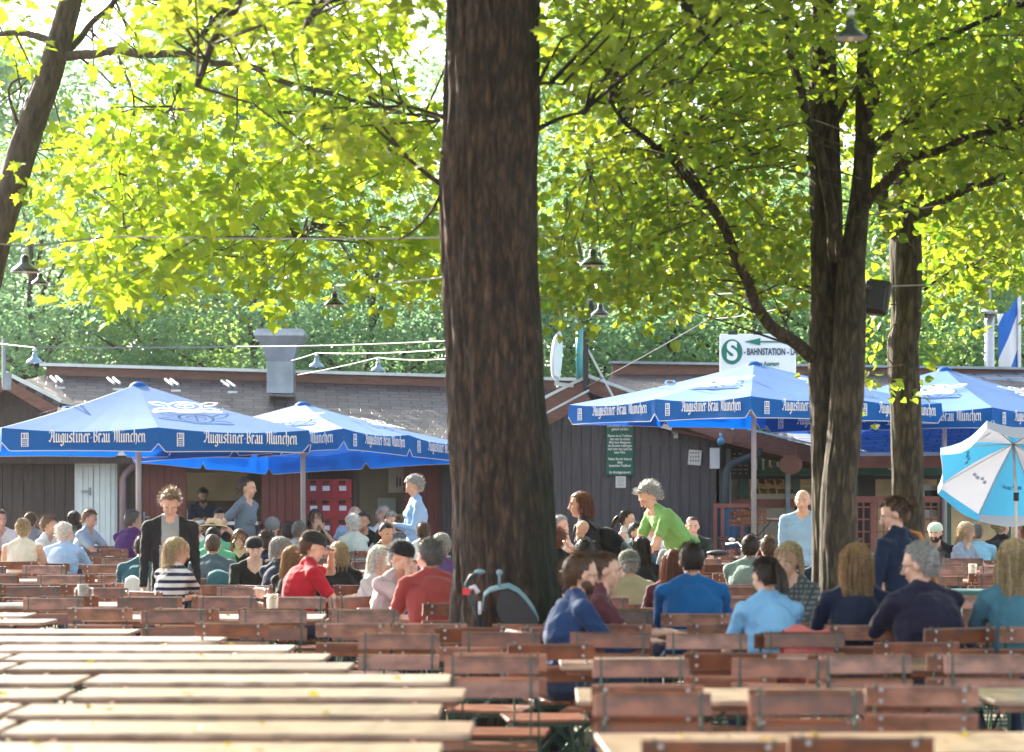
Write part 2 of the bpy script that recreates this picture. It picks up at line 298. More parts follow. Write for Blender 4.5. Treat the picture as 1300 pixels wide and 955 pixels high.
def person(rec):
    g = rec.get
    st = g('st', 0); fem = g('fem', 0); lean = g('lean', 12); tw = g('tw', 0); hy = g('hy', 0); hp = g('hp', 5); fat = g('fat', 1.)
    kid = g('kid', 0); slim = .86 if fem else 1.
    b = Body(); SK, TOP, SL, FA, TR, SH = 0, 1, 2, 3, 4, 5
    hz = .94 if st else .56
    L = R(lean); u = Vector((0, -math.sin(L), math.cos(L))); fw = Vector((0, -math.cos(L), -math.sin(L)))
    M0 = Matrix((Vector((1, 0, 0)), -fw, u)).transposed()
    TW = Matrix.Rotation(R(tw), 3, u); Mc = TW @ M0
    Pv = Vector((0, 0, hz)); C = Pv + u * .30; N = Pv + u * .485; xr = TW @ Vector((1, 0, 0)); cf = TW @ fw
    if not st and not g('nobend'):   # slight rounding of the upper back
        C = C - cf * .015; N = N + cf * .01
    # torso
    b.ell(Pv + u * .02, (.165 * (1.04 if fem else 1) * fat, .125 * fat, .13), M0, TR if st else TR)
    b.ell(Pv + u * .14 + cf * .01 * fat, (.148 * slim * fat, .112 * fat * (1 + .5 * (fat - 1)), .14), M0, TOP)
    b.ell(C, (.165 * slim * fat, .118 * fat, .19), Mc, TOP)
    sw = .164 if fem else .190
    for sgn in (-1, 1):
        b.cap(N - u * .10 + xr * sgn * .105 * slim, Pv + u * .12 + M0 @ Vector((sgn * .085 * slim * fat, .0, 0)), .082 * slim * fat, .085 * fat, TOP)
    b.cap(N - u * .05 - xr * (sw - .025), N - u * .05 + xr * (sw - .025), .066 * slim, .066 * slim, TOP)
    for sgn in (-1, 1): b.cap(N + u * .025 + xr * .03 * sgn - cf * .01, N - u * .035 + xr * sgn * (sw - .05), .05, .056, TOP)
    if fem:
        for sgn in (-1, 1): b.ell(C + u * .03 + cf * .085 + xr * sgn * .068, (.062, .055, .06), Mc, TOP)
    b.ell(N - cf * .018 + u * .012, (.064 * slim, .056, .05), Mc, TOP)
    # neck, head
    hl = R(lean * .45 + g('nl', 6)); un = Vector((0, -math.sin(hl), math.cos(hl))); un = TW @ un
    H = N + un * .152; Hm = rotmat(hy + tw, hp + lean * .35, g('hr', 0))
    b.cap(N - un * .01, N + un * .10, .056 * (.88 if fem else 1), .050 * (.88 if fem else 1), SK)
    hk = g('hk', 1.) * (.97 if fem else 1)
    def hpnt(x, y, z): return H + Hm @ Vector((x * hk, -y * hk, z * hk))
    b.ell(hpnt(0, -.014, .026), (.076 * hk, .095 * hk, .09 * hk), Hm, SK)
    b.ell(hpnt(0, .022, -.045), (.056 * hk, .062 * hk, .07 * hk), Hm, SK)
    b.ell(hpnt(0, .056, -.088), (.026, .02, .02), Hm, SK)
    b.cap(hpnt(0, .086, .012), hpnt(0, .104, -.026), .0095, .0145, SK)
    b.cap(hpnt(-.036, .070, .022), hpnt(.036, .070, .022), .015, .015, SK)
    b.cap(hpnt(-.018, .076, -.057), hpnt(.018, .076, -.057), .0095, .0095, SK)
    for sgn in (-1, 1):
        b.ell(hpnt(sgn * .077, -.008, -.008), (.011, .019, .03), Hm, SK)
        b.cap(hpnt(sgn * .045, .055, -.025), hpnt(sgn * .035, .06, -.05), .02, .016, SK)
    # arms
    tz = .79
    arms = g('arms', ('table', 'table'))
    for sgn, am in zip((-1, 1), arms):
        S = N - u * .055 + xr * sgn * sw; pole = Vector((sgn * .5, .5, -.7)); nrm = Vector((0, 0, -1)); curl = 30
        if am == 'table': T = Vector((sgn * ru(.10, .2), -.47 - ru(0, .08), tz)); pole = Vector((sgn * .38, .2, -.9))
        elif am == 'face': T = hpnt(sgn * .045, .125, -.095); pole = Vector((sgn * .6, -.5, -1)); nrm = -(Hm @ Vector((0, -1, 0))) * 1.; curl = 60
        elif am == 'chin': T = hpnt(sgn * .03, .07, -.16); pole = Vector((sgn * .5, -.6, -1)); nrm = Hm @ Vector((0, 1, 0)); curl = 70
        elif am == 'cap': T = hpnt(sgn * .11, .16, -.02); pole = Vector((sgn * 1, -.6, -.6)); curl = 60
        elif am == 'lap': T = Vector((sgn * .12, -.30, .69))
        elif am == 'hip': T = Pv + Vector((sgn * .175, -.02, .07)); pole = Vector((sgn * .6, 1, 0)); nrm = Vector((-sgn, 0, 0))
        elif am == 'hang': T = Pv + Vector((sgn * .235, -.06 - .0 * lean, -.10)); pole = Vector((sgn * .2, 1, 0)); nrm = Vector((-sgn, 0, 0)); curl = 25
        elif am == 'mid': T = Pv + Vector((sgn * .05, -.28, .2)); pole = Vector((sgn * .7, .6, -.6)); nrm = Vector((-sgn * .3, 0, 1))
        else: T = Vector(am); nrm = Vector((0, 0, -1))
        E, W = ik(S, T, .285, .25, pole)
        thin = .88 if fem else 1
        mid = S.lerp(E, .62); full = g('sleeve', 'short') == 'long'
        b.cap(S, mid, .064 * thin, .055 * thin, SL)
        b.cap(mid, E, (.052 if full else .043) * thin, (.046 if full else .038) * thin, FA)
        b.cap(E, E.lerp(W, .9), (.046 if full else .038) * thin, (.036 if full else .025) * thin, FA)
        fd = (W - E).normalized()
        if am in ('face', 'chin'): fd = (fd + un * .6).normalized()
        if am == 'table': fd = Vector((fd.x, fd.y, fd.z * .2))
        b.cap(E.lerp(W, .9), W + fd * .02, .026 * thin, .024 * thin, SK)
        hand(b, W, fd, nrm, sgn, curl, .97 if not fem else .9)
    # legs
    step = g('step', 0)
    for sgn in (-1, 1):
        Hp = Pv + Vector((sgn * .085, 0, -.03))
        if st:
            K = Vector((sgn * .10, -.04 + sgn * step * .5, .49)); A = Vector((sgn * .11, .03 + sgn * step, .09))
        else:
            K = Vector((sgn * .13, -.42, .53)); A = Vector((sgn * .13, -.36 + .08 * sgn, .09))
        b.cap(Hp, K, .088 * fat, .06, TR); b.cap(K, A, .058, .042, TR)
        b.cap(A + Vector((0, .02, -.045)), A + Vector((sgn * .02, -.14, -.055)), .036, .03, SH)
    # remesh
    tmp = b.mb.build('tmp', SKIN[0], fix=False)
    rm = tmp.modifiers.new('r', 'REMESH'); rm.mode = 'VOXEL'; rm.voxel_size = g('vox', .010); rm.use_smooth_shade = True
    sm = tmp.modifiers.new('s', 'SMOOTH'); sm.factor = .6; sm.iterations = 4
    dg = bpy.context.evaluated_depsgraph_get(); me = bpy.data.meshes.new_from_object(tmp.evaluated_get(dg))
    old = tmp.data; bpy.data.objects.remove(tmp); bpy.data.meshes.remove(old)
    nf = len(me.polygons); X = np.empty(nf * 3); me.polygons.foreach_get('center', X); X = X.reshape(-1, 3)
    gi = b.groups(X)
    # folds in the cloth
    nvt = len(me.vertices); lt = np.empty(nf, np.int32); me.polygons.foreach_get('loop_total', lt); lv = np.empty(len(me.loops), np.int32); me.loops.foreach_get('vertex_index', lv)
    isc = np.repeat(((gi != 0) & (gi != 5)), lt); vg = np.bincount(lv[isc], minlength=nvt)
    co_ = np.empty(nvt * 3, np.float32); me.vertices.foreach_get('co', co_); co_ = co_.reshape(-1, 3); no_ = np.empty(nvt * 3, np.float32); me.vertex_normals.foreach_get('vector', no_); no_ = no_.reshape(-1, 3)
    fa = .0065 * (.6 if kid else 1); ox = g('px', 0) * .37; nz_ = noise.noise
    for iv in np.nonzero((vg >= 4) & (co_[:, 2] > .5))[0]:
        x_, y_, z_ = co_[iv]; w_ = nz_((x_ * 7 + ox, y_ * 7, z_ * 13)); w2 = nz_((x_ * 16 + z_ * 6, y_ * 14 + ox, z_ * 20))
        co_[iv] += no_[iv] * (fa * ((1 - abs(w_) * 3) * .9 + w2 * .9))
    me.vertices.foreach_set('co', co_.ravel())
    rel = X - np.array(N); xx = rel @ np.array(xr); ff = rel @ np.array(cf); uu = rel @ np.array(u)
    if g('inner') is not None:
        k = (gi == TOP) & (np.abs(xx) < .075 + .02 * (uu < -.2)) & (ff > .02); gi[k] = 6
    nd = g('neck', .04)
    k = (gi == TOP) & (ff > .0) & (np.abs(xx) < .06 + .2 * nd) & (uu > -nd - .01 + np.abs(xx) * .9); gi[k] = SK
    k = (gi == SL) & (uu > .0) & (np.abs(xx) < .05); gi[k] = TOP
    if not st:
        hipz = Pv.z + .04; k = (gi == TR) & (X[:, 2] > hipz) & (X[:, 1] > -.16); gi[k] = TOP
    else:
        k = (gi == TR) & (X[:, 2] > Pv.z - .04); gi[k] = TOP
    skin = SKIN[g('skin', 0)]; top = cloth(*g('top')); slv = g('sleeve', 'short')
    tr = cloth(*g('trou', ('navy_jeans', (.03, .045, .09)))); inner = cloth(*g('inner')) if g('inner') else top
    me.materials.clear()
    for m_ in (skin, top, skin if slv == 'none' else top, top if slv == 'long' else skin, tr, cloth('shoe_dark', (.03, .03, .03)), inner): me.materials.append(m_)
    me.polygons.foreach_set('material_index', gi.astype(np.int32)); me.polygons.foreach_set('use_smooth', [True] * nf); me.update()
    root = bpy.data.objects.new('person', me); COL.objects.link(root)
    # eyes
    if g('face', 1):
        for sgn in (-1, 1):
            e = MB(); e.ell(hpnt(sgn * .031, .0765, -.002), (.0120, .0075, .0060), Hm, 8, 6, 0)
            e.ell(hpnt(sgn * .031, .0815, -.002), (.0050, .0030, .0045), Hm, 8, 6, 1)
            e.build('eye', [EYEW, EYEI], root, True)
            e = MB(); e.bar(hpnt(sgn * .018, .0885, .022), hpnt(sgn * .046, .0785, .024), .006, .006)
            e.build('eyebrow', hairmat(g('hc', 'brown') if g('hc') not in ('white',) else 'grey'), root)
        e = MB(); e.bar(hpnt(-.019, .0875, -.0565), hpnt(.019, .0875, -.0565), .0065, .003)
        e.build('mouth', mat('lips', (.32, .10, .08), .5, .1), root)
    make_hair(root, rec, hpnt, Hm, H, N, u, xr, cf, hk, sw)
    hat = g('hat')
    if hat:
        hm = cloth(*g('hatc', ('cap_black', (.015, .015, .018)))); q = MB()
        if hat in ('cap', 'capback'):
            sg = 1 if hat == 'cap' else -1
            prof = [(.088, .0), (.090, .03), (.082, .062), (.058, .088), (.02, .1), (.001, .102)]
            vs = []
            q.lathe([(r, z) for r, z in prof], (0, 0, 0), 18); q.v = [tuple(hpnt(x, y * 1.16 - .012, z + .028)) for x, y, z in q.v]
            w = [(math.cos(a) * .08, sg * (.075 + .085 * math.sin(a)), .03 - .018 * math.sin(a)) for a in [math.pi * i / 8 for i in range(9)]]
            q.prism([hpnt(x, y, z) for x, y, z in w], Hm @ Vector((0, 0, .005)))
        elif hat == 'straw':
            q.lathe([(.165, .0), (.16, .012), (.098, .012), (.094, .07), (.08, .098), (.03, .105), (.001, .1)], (0, 0, 0), 20); q.v = [tuple(hpnt(x, y - .012, z + .03)) for x, y, z in q.v]
        elif hat == 'band':
            q.lathe([(.083, .0), (.087, .01), (.087, .03), (.08, .045)], (0, 0, 0), 18); q.v = [tuple(hpnt(x, y * 1.2 - .012, z + .05)) for x, y, z in q.v]
        q.build('hat', hm, root, True)
    if g('glasses'):
        q = MB()
        for sgn in (-1, 1):
            q.tube([hpnt(sgn * .034 + .021 * math.cos(a), .098, -.002 + .016 * math.sin(a)) for a in [i * math.pi / 5 for i in range(11)]], .002, 4)
            q.bar(hpnt(sgn * .055, .094, .004), hpnt(sgn * .079, .0, .004), .003)
        q.bar(hpnt(-.013, .098, 0), hpnt(.013, .098, 0), .003)
        q.build('glasses', mat('black_frame', (.01, .01, .01), .3), root)
    if g('beard'):
        q = MB(); q.ell(hpnt(0, .026, -.052), (.060, .064, .070), Hm, 14, 10); q.ell(hpnt(0, .06, -.085), (.034, .026, .026), Hm)
        q.v = [v for v in q.v]; keep = MB()
        for f in q.f:
            c = sum((Vector(q.v[i]) for i in f), Vector()) / len(f); lc = Hm.transposed() @ (c - H)
            if lc.z < -.035 and not (abs(lc.x) < .024 and lc.z > -.068 and -lc.y > .05): keep.f.append(f); keep.m.append(0)
        keep.v = q.v; keep.build('beard', hairmat(g('hc', 'dark')), root, True)
    root['_top'] = (H + Vector((0, 0, 0))).z
    vv = np.empty(len(me.vertices) * 3); me.vertices.foreach_get('co', vv); zt = vv.reshape(-1, 3)[:, 2].max() if not any(a in ('cap',) for a in arms) else (hpnt(0, 0, .115)).z
    zt = hpnt(0, 0, .118).z if not hat else hpnt(0, 0, .132).z
    return root, H, zt
def make_hair(root, rec, hpnt, Hm, H, N, u, xr, cf, hk, sw):
    g = rec.get; style = g('hair', 'short'); hc = g('hc', 'brown')
    if style == 'none': return
    m = hairmat(hc); mb = MB(); rr = random.Random(hash(g('label', '')) % 9999 if False else len(g('label', '')) * 31 + int(g('px', 0)))
    c0 = Vector((0, -.016, .024)); rad = Vector((.0795, .099, .094))
    def hairline(d):   # d unit dir in head frame (x right, y fwd, z up) -> keep?
        x, y, z = d
        if style == 'fringe': return (z < .35 and y < .25 and z > -.55)
        if y < -.35: lim = -.88
        elif y < .12: lim = -.88 + (y + .35) / .47 * .62
        else: lim = -.26 + (y - .12) * 2.2
        lim = min(lim, .52 if style != 'bangs' else .35)
        return z > lim and not (y > .2 and z < .45 and abs(x) < .80)
    # cap shell
    n, mm = 22, 14; vs = []; ok = []
    thick = {'buzz': 1.012, 'fringe': 1.02, 'short': 1.06, 'curly': 1.18, 'bob': 1.12, 'bangs': 1.12, 'long': 1.09, 'pony': 1.05, 'bun': 1.05, 'messy': 1.12}[style]
    for i in range(mm + 1):
        for k in range(n):
            a = math.pi * i / mm; t = 2 * math.pi * k / n; d = Vector((math.sin(a) * math.cos(t), math.sin(a) * math.sin(t), math.cos(a)))
            nz = 1 + .05 * noise.noise(d * 3.5 + Vector((g('px', 0), 0, 0))) * (2 if style in ('curly', 'messy') else 1)
            p = Vector((d.x * rad.x, d.y * rad.y, d.z * (rad.z if d.z > 0 else .122))) * thick * nz + c0; vs.append(hpnt(*p)); ok.append(hairline(d))
    fs = []
    for i in range(mm):
        for k in range(n):
            f = (i * n + k, i * n + (k + 1) % n, (i + 1) * n + (k + 1) % n, (i + 1) * n + k)
            if sum(ok[j] for j in f) >= 3: fs.append(f)
    mb.add(vs, fs)
    cnt = g('hn', 450); ln = {'buzz': .0, 'fringe': .02, 'short': .05, 'messy': .075, 'curly': .07, 'bob': .19, 'bangs': .2, 'long': .36, 'pony': .09, 'bun': .08}[style]
    ln = g('hl', ln)
    if style == 'buzz': cnt = 0
    inv = Hm.transposed(); down = inv @ Vector((0, 0, -1)); down = Vector((down.x, -down.y, down.z))
    tie = Vector((0, -.115, .03 if style == 'pony' else .06)); made = 0; tries = 0
    while made < cnt and tries < cnt * 6:
        tries += 1
        d = Vector((rr.gauss(0, 1), rr.gauss(0, 1), rr.gauss(0, 1))).normalized()
        if not hairline(d): continue
        made += 1
        p = Vector((d.x * rad.x, d.y * rad.y, d.z * (rad.z if d.z > 0 else .118))) * 1.0; lift = thick + rr.uniform(-.03, .07); L = ln * rr.uniform(.7, 1.1); ns = 6; pts = []
        v = Vector((rr.gauss(0, .3), -.5 + rr.gauss(0, .3), -.3))
        for k in range(ns + 1):
            pts.append(p + c0)
            if style in ('short', 'messy', 'curly', 'fringe'):
                nd = Vector((p.x / rad.x, p.y / rad.y, p.z / rad.z)).normalized()
                cmb = Vector((rr.gauss(0, .25), -.75, -.25)) + nd * (.55 if style != 'fringe' else .3) + Vector((rr.gauss(0, .5), rr.gauss(0, .5), rr.gauss(0, .5))) * (1.5 if style == 'curly' else .4)
                if style == 'messy' and p.y > .03: cmb = Vector((rr.gauss(0, .3), .5, .5))
                stp = cmb.normalized()
            elif style in ('pony', 'bun'):
                stp = (tie - (p + c0)).normalized()
            else:
                stp = (down + Vector((d.x * .15, -.18, 0)) * (1 if k < 3 else .3) + Vector((rr.gauss(0, .06), rr.gauss(0, .06), 0))).normalized()
                if p.z > .05 and k < 2: stp = (stp + Vector((d.x * .9, -.3 if d.y < .3 else .1, .1))).normalized()
            p = p + stp * (L / ns)
            e = Vector((p.x / rad.x, p.y / rad.y, p.z / rad.z)); q = e.length
            if q < lift and p.z > -.09: p = p * (lift / q)
            elif style in ('long', 'bob', 'bangs') and p.y > .06 and p.z < .03 and abs(p.x) < .06: p.x = math.copysign(.062 + rr.uniform(0, .015), p.x if abs(p.x) > .004 else rr.uniform(-1, 1))
            elif p.z <= -.09 and style in ('long', 'bob', 'bangs'):
                rho = math.hypot(p.x, p.y)
                mn = .07 + (.03 if p.z < -.16 else 0)
                if rho < mn: p.x *= mn / rho; p.y *= mn / rho
                if p.y > .02 and abs(p.x) < .074: p.x = math.copysign(.074 + rr.uniform(0, .012), p.x if abs(p.x) > .004 else rr.uniform(-1, 1))
                if style in ('long',) and p.y > .03 and p.z < -.12: p.y -= .01
        w = rr.uniform(.003, .007); side = Vector((rr.gauss(0, 1), rr.gauss(0, 1), .2)).normalized()
        q = []
        for k, a in enumerate(pts):
            wk = w * (1 - .8 * (k / ns) ** 2); q += [hpnt(*(a - side * wk / 2)), hpnt(*(a + side * wk / 2))]
        mb.add(q, [(2 * k, 2 * k + 1, 2 * k + 3, 2 * k + 2) for k in range(ns)])
    if style == 'bun':
        mb.ell(hpnt(0, -.138, g('bz', .07)), (.041, .038, .040), Hm)
        for k in range(60):
            a = rr.uniform(0, 6.28); pl = Vector((rr.gauss(0, 1), rr.gauss(0, 1), rr.gauss(0, 1))).normalized(); x1 = pl.orthogonal().normalized(); y1 = pl.cross(x1); c = Vector((0, -.138, g('bz', .07)))
            pp = [hpnt(*(c + (x1 * math.cos(a + t * .4) + y1 * math.sin(a + t * .4)) * rr.uniform(.040, .047))) for t in range(5)]
            mb.tube(pp, .0016, 3)
    if style == 'pony':
        base = Vector((0, -.112, .03))
        for k in range(150):
            o = Vector((rr.gauss(0, .012), rr.gauss(0, .01), rr.gauss(0, .01))); pts = []; p = base + o * .4; v = Vector((o.x * 6, -.7 + o.y * 8, .1))
            for j in range(7):
                pts.append(hpnt(*p)); v = (v + down * .55).normalized(); p = p + v * .034 * rr.uniform(.85, 1.1)
            mb.tube(pts, [.006, .007, .007, .006, .005, .004, .001], 3, caps=False)
    mb.build('hair', m, root, False, fix=False)
# ================================================================ FURNITURE
wood = mat('varnished_wood', (.14, .038, .015), .4, .35, 3, bump=.15, bscale=30, stretch=(1, 8, 8), coat=.3, col2=(.29, .085, .032))
wood_top = mat('table_wood_glare', (.28, .16, .105), .32, .3, 3, bump=.12, bscale=30, stretch=(1, 8, 8), coat=1., col2=(.46, .30, .21))  # tops paler than the aprons: low sun glare put into the base colour
for wm_ in (wood, wood_top):
    t_, n_, l_, b_ = nt(wm_); oi = n_.new('ShaderNodeObjectInfo'); hs = n_.new('ShaderNodeHueSaturation')
    mr = n_.new('ShaderNodeMapRange'); mr.inputs[3].default_value = .6; mr.inputs[4].default_value = 1.5; l_.new(oi.outputs['Random'], mr.inputs[0]); l_.new(mr.outputs[0], hs.inputs['Value'])
    mr2 = n_.new('ShaderNodeMapRange'); mr2.inputs[3].default_value = 1.1; mr2.inputs[4].default_value = .75; l_.new(oi.outputs['Random'], mr2.inputs[0]); l_.new(mr2.outputs[0], hs.inputs['Saturation'])
    tc_ = n_.new('ShaderNodeTexCoord'); st_ = n_.new('ShaderNodeTexNoise'); st_.inputs['Scale'].default_value = 9; st_.inputs['Detail'].default_value = 7; l_.new(tc_.outputs['Object'], st_.inputs[0])
    rs2 = n_.new('ShaderNodeValToRGB'); rs2.color_ramp.elements[0].position = .38; rs2.color_ramp.elements[1].position = .55; rs2.color_ramp.elements[0].color = (.55, .52, .5, 1); l_.new(st_.outputs['Fac'], rs2.inputs[0])
    mxs = n_.new('ShaderNodeMix'); mxs.data_type = 'RGBA'; mxs.blend_type = 'MULTIPLY'; mxs.inputs[0].default_value = 1
    src_ = b_.inputs['Base Color'].links[0].from_socket; l_.new(src_, hs.inputs['Color']); l_.new(hs.outputs[0], mxs.inputs[6]); l_.new(rs2.outputs[0], mxs.inputs[7]); l_.new(mxs.outputs[2], b_.inputs['Base Color'])
steel_green = mat('green_painted_steel', (.015, .06, .045), .4, .15, 8)
zinc = mat('zinc_bolt', (.5, .52, .55), .35, .1, 8, metallic=.8)
ROWS = [8.4, 10.5, 12.6] + [15.4 + 2.1 * k for k in range(9)]
def s_of(yt): return float(np.interp(yt, [640, 650, 656, 664, 672, 680, 685, 691, 700, 710], [92, 99, 106, 115, 126, 138, 162, 188, 212, 226]))
def make_chair():
    t = empty('folding_chair')
    for z0, z1 in ((.66, .745), (.775, .86)):
        b = MB(); tilt = .12
        zc = (z0 + z1) / 2; yb = .215 + (zc - .45) * tilt; n = 6
        # gently curved slat
        for i in range(n):
            xa, xb = -.225 + .45 * i / n, -.225 + .45 * (i + 1) / n
            ya, yc = yb + .018 * (1 - (xa / .225) ** 2), yb + .018 * (1 - (xb / .225) ** 2)
            h = (z1 - z0) / 2; th = .009; sl = tilt * h
            v = []
            for x, y in ((xa, ya), (xb, yc)):
                sec = ((-th, -h), (th, -h), (th * 1.05, h - .011), (th * .75, h - .003), (0, h), (-th * .75, h - .003), (-th * 1.05, h - .011))
                v += [(x, y + a_ + tilt * c_, zc + c_) for a_, c_ in sec]
            f = [(q_, q_ + 7, (q_ + 1) % 7 + 7, (q_ + 1) % 7) for q_ in range(7)]
            if i == 0: f.append(tuple(range(7)))
            if i == n - 1: f.append(tuple(range(13, 6, -1)))
            b.add(v, f)
        s = b.build('back_slat', wood, t)
        r = MB()
        for sx in (-1, 1):
            for dz in (-.022, .022): r.ell((sx * .165, yb + .022 + dz * tilt, zc + dz), (.0085, .006, .0085), None, 8, 4)
        r.build('bolt', zinc, s, True)
    b = MB()
    for i in range(6): b.rbox((0, -.17 + i * .066, .45), (.43, .054, .02), .004)
    b.build('seat', wood, t)
    for sx in (-1, 1):
        b = MB(); x = sx * .185
        b.bar((x, .27, .865), (x, .195, .44), .022, .008, (1, 0, 0)); b.bar((x, .195, .44), (x, -.22, .0), .022, .008, (1, 0, 0))
        b.bar((x * .9, -.21, .435), (x * .9, .20, .0), .022, .008, (1, 0, 0)); b.bar((x, -.21, .43), (x, .20, .43), .02, .01, (1, 0, 0))
        b.build('leg_frame', steel_green, t)
    b = MB()
    for y, z in ((-.17, .05), (.15, .05), (-.2, .43), (.19, .43)): b.bar((-.18, y, z), (.18, y, z), .012, .012)
    b.build('cross_bar', steel_green, t)
    return t
def make_table(w=1.7, dp=.7):
    t = empty('garden_table'); b = MB()
    for i in range(7): b.rbox((0, (-.3 + i * .1) * dp / .7, .746), (w, .088 * dp / .7, .022), .004)
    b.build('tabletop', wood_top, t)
    b = MB()
    for sy in (-1, 1): b.bar((-w / 2 + .03, sy * .29 * dp / .7, .720), (w / 2 - .03, sy * .29 * dp / .7, .720), .02, .028)
    for sx in (-1, 1): b.bar((sx * w * .38, -.33, .722), (sx * w * .38, .33, .722), .02, .03)
    b.build('apron_rail', wood, t)
    for sx in (-1, 1):
        b = MB(); x = sx * w * .36
        b.bar((x, -.3, .71), (x, .24, .0), .028, .012, (1, 0, 0)); b.bar((x + .02, .3, .71), (x + .02, -.24, .0), .028, .012, (1, 0, 0)); b.bar((x, -.24, .02), (x, .24, .02), .02)
        b.bar((x, 0, .36), (sx * w * .1, 0, .71), .014)
        b.build('leg', steel_green, t)
    return t
CH0 = snapshot(make_chair()); TB0 = snapshot(make_table()); TB1 = snapshot(make_table(1.2))
chairs = []; tables = []; people = []
blocked = []      # (x,y,r)
def put_chair(x, y, h, occ=None, row=None, side=None):
    c = copy_tree(CH0); c.location = (x, y, gz(y)); c.rotation_euler = (0, 0, R(h)); c['category'] = 'chair'; c['group'] = 'slatted folding chairs in the beer garden'
    chairs.append([c, x, y, h, occ, row, side]); return c
def put_table(x, y, rz=0, sn=None, row=None):
    c = copy_tree(sn or TB0); c.location = (x, y, gz(y)); c.rotation_euler = (0, 0, R(rz)); c['category'] = 'table'; c['group'] = 'slatted garden tables in the beer garden'
    tables.append([c, x, y, rz, row]); return c
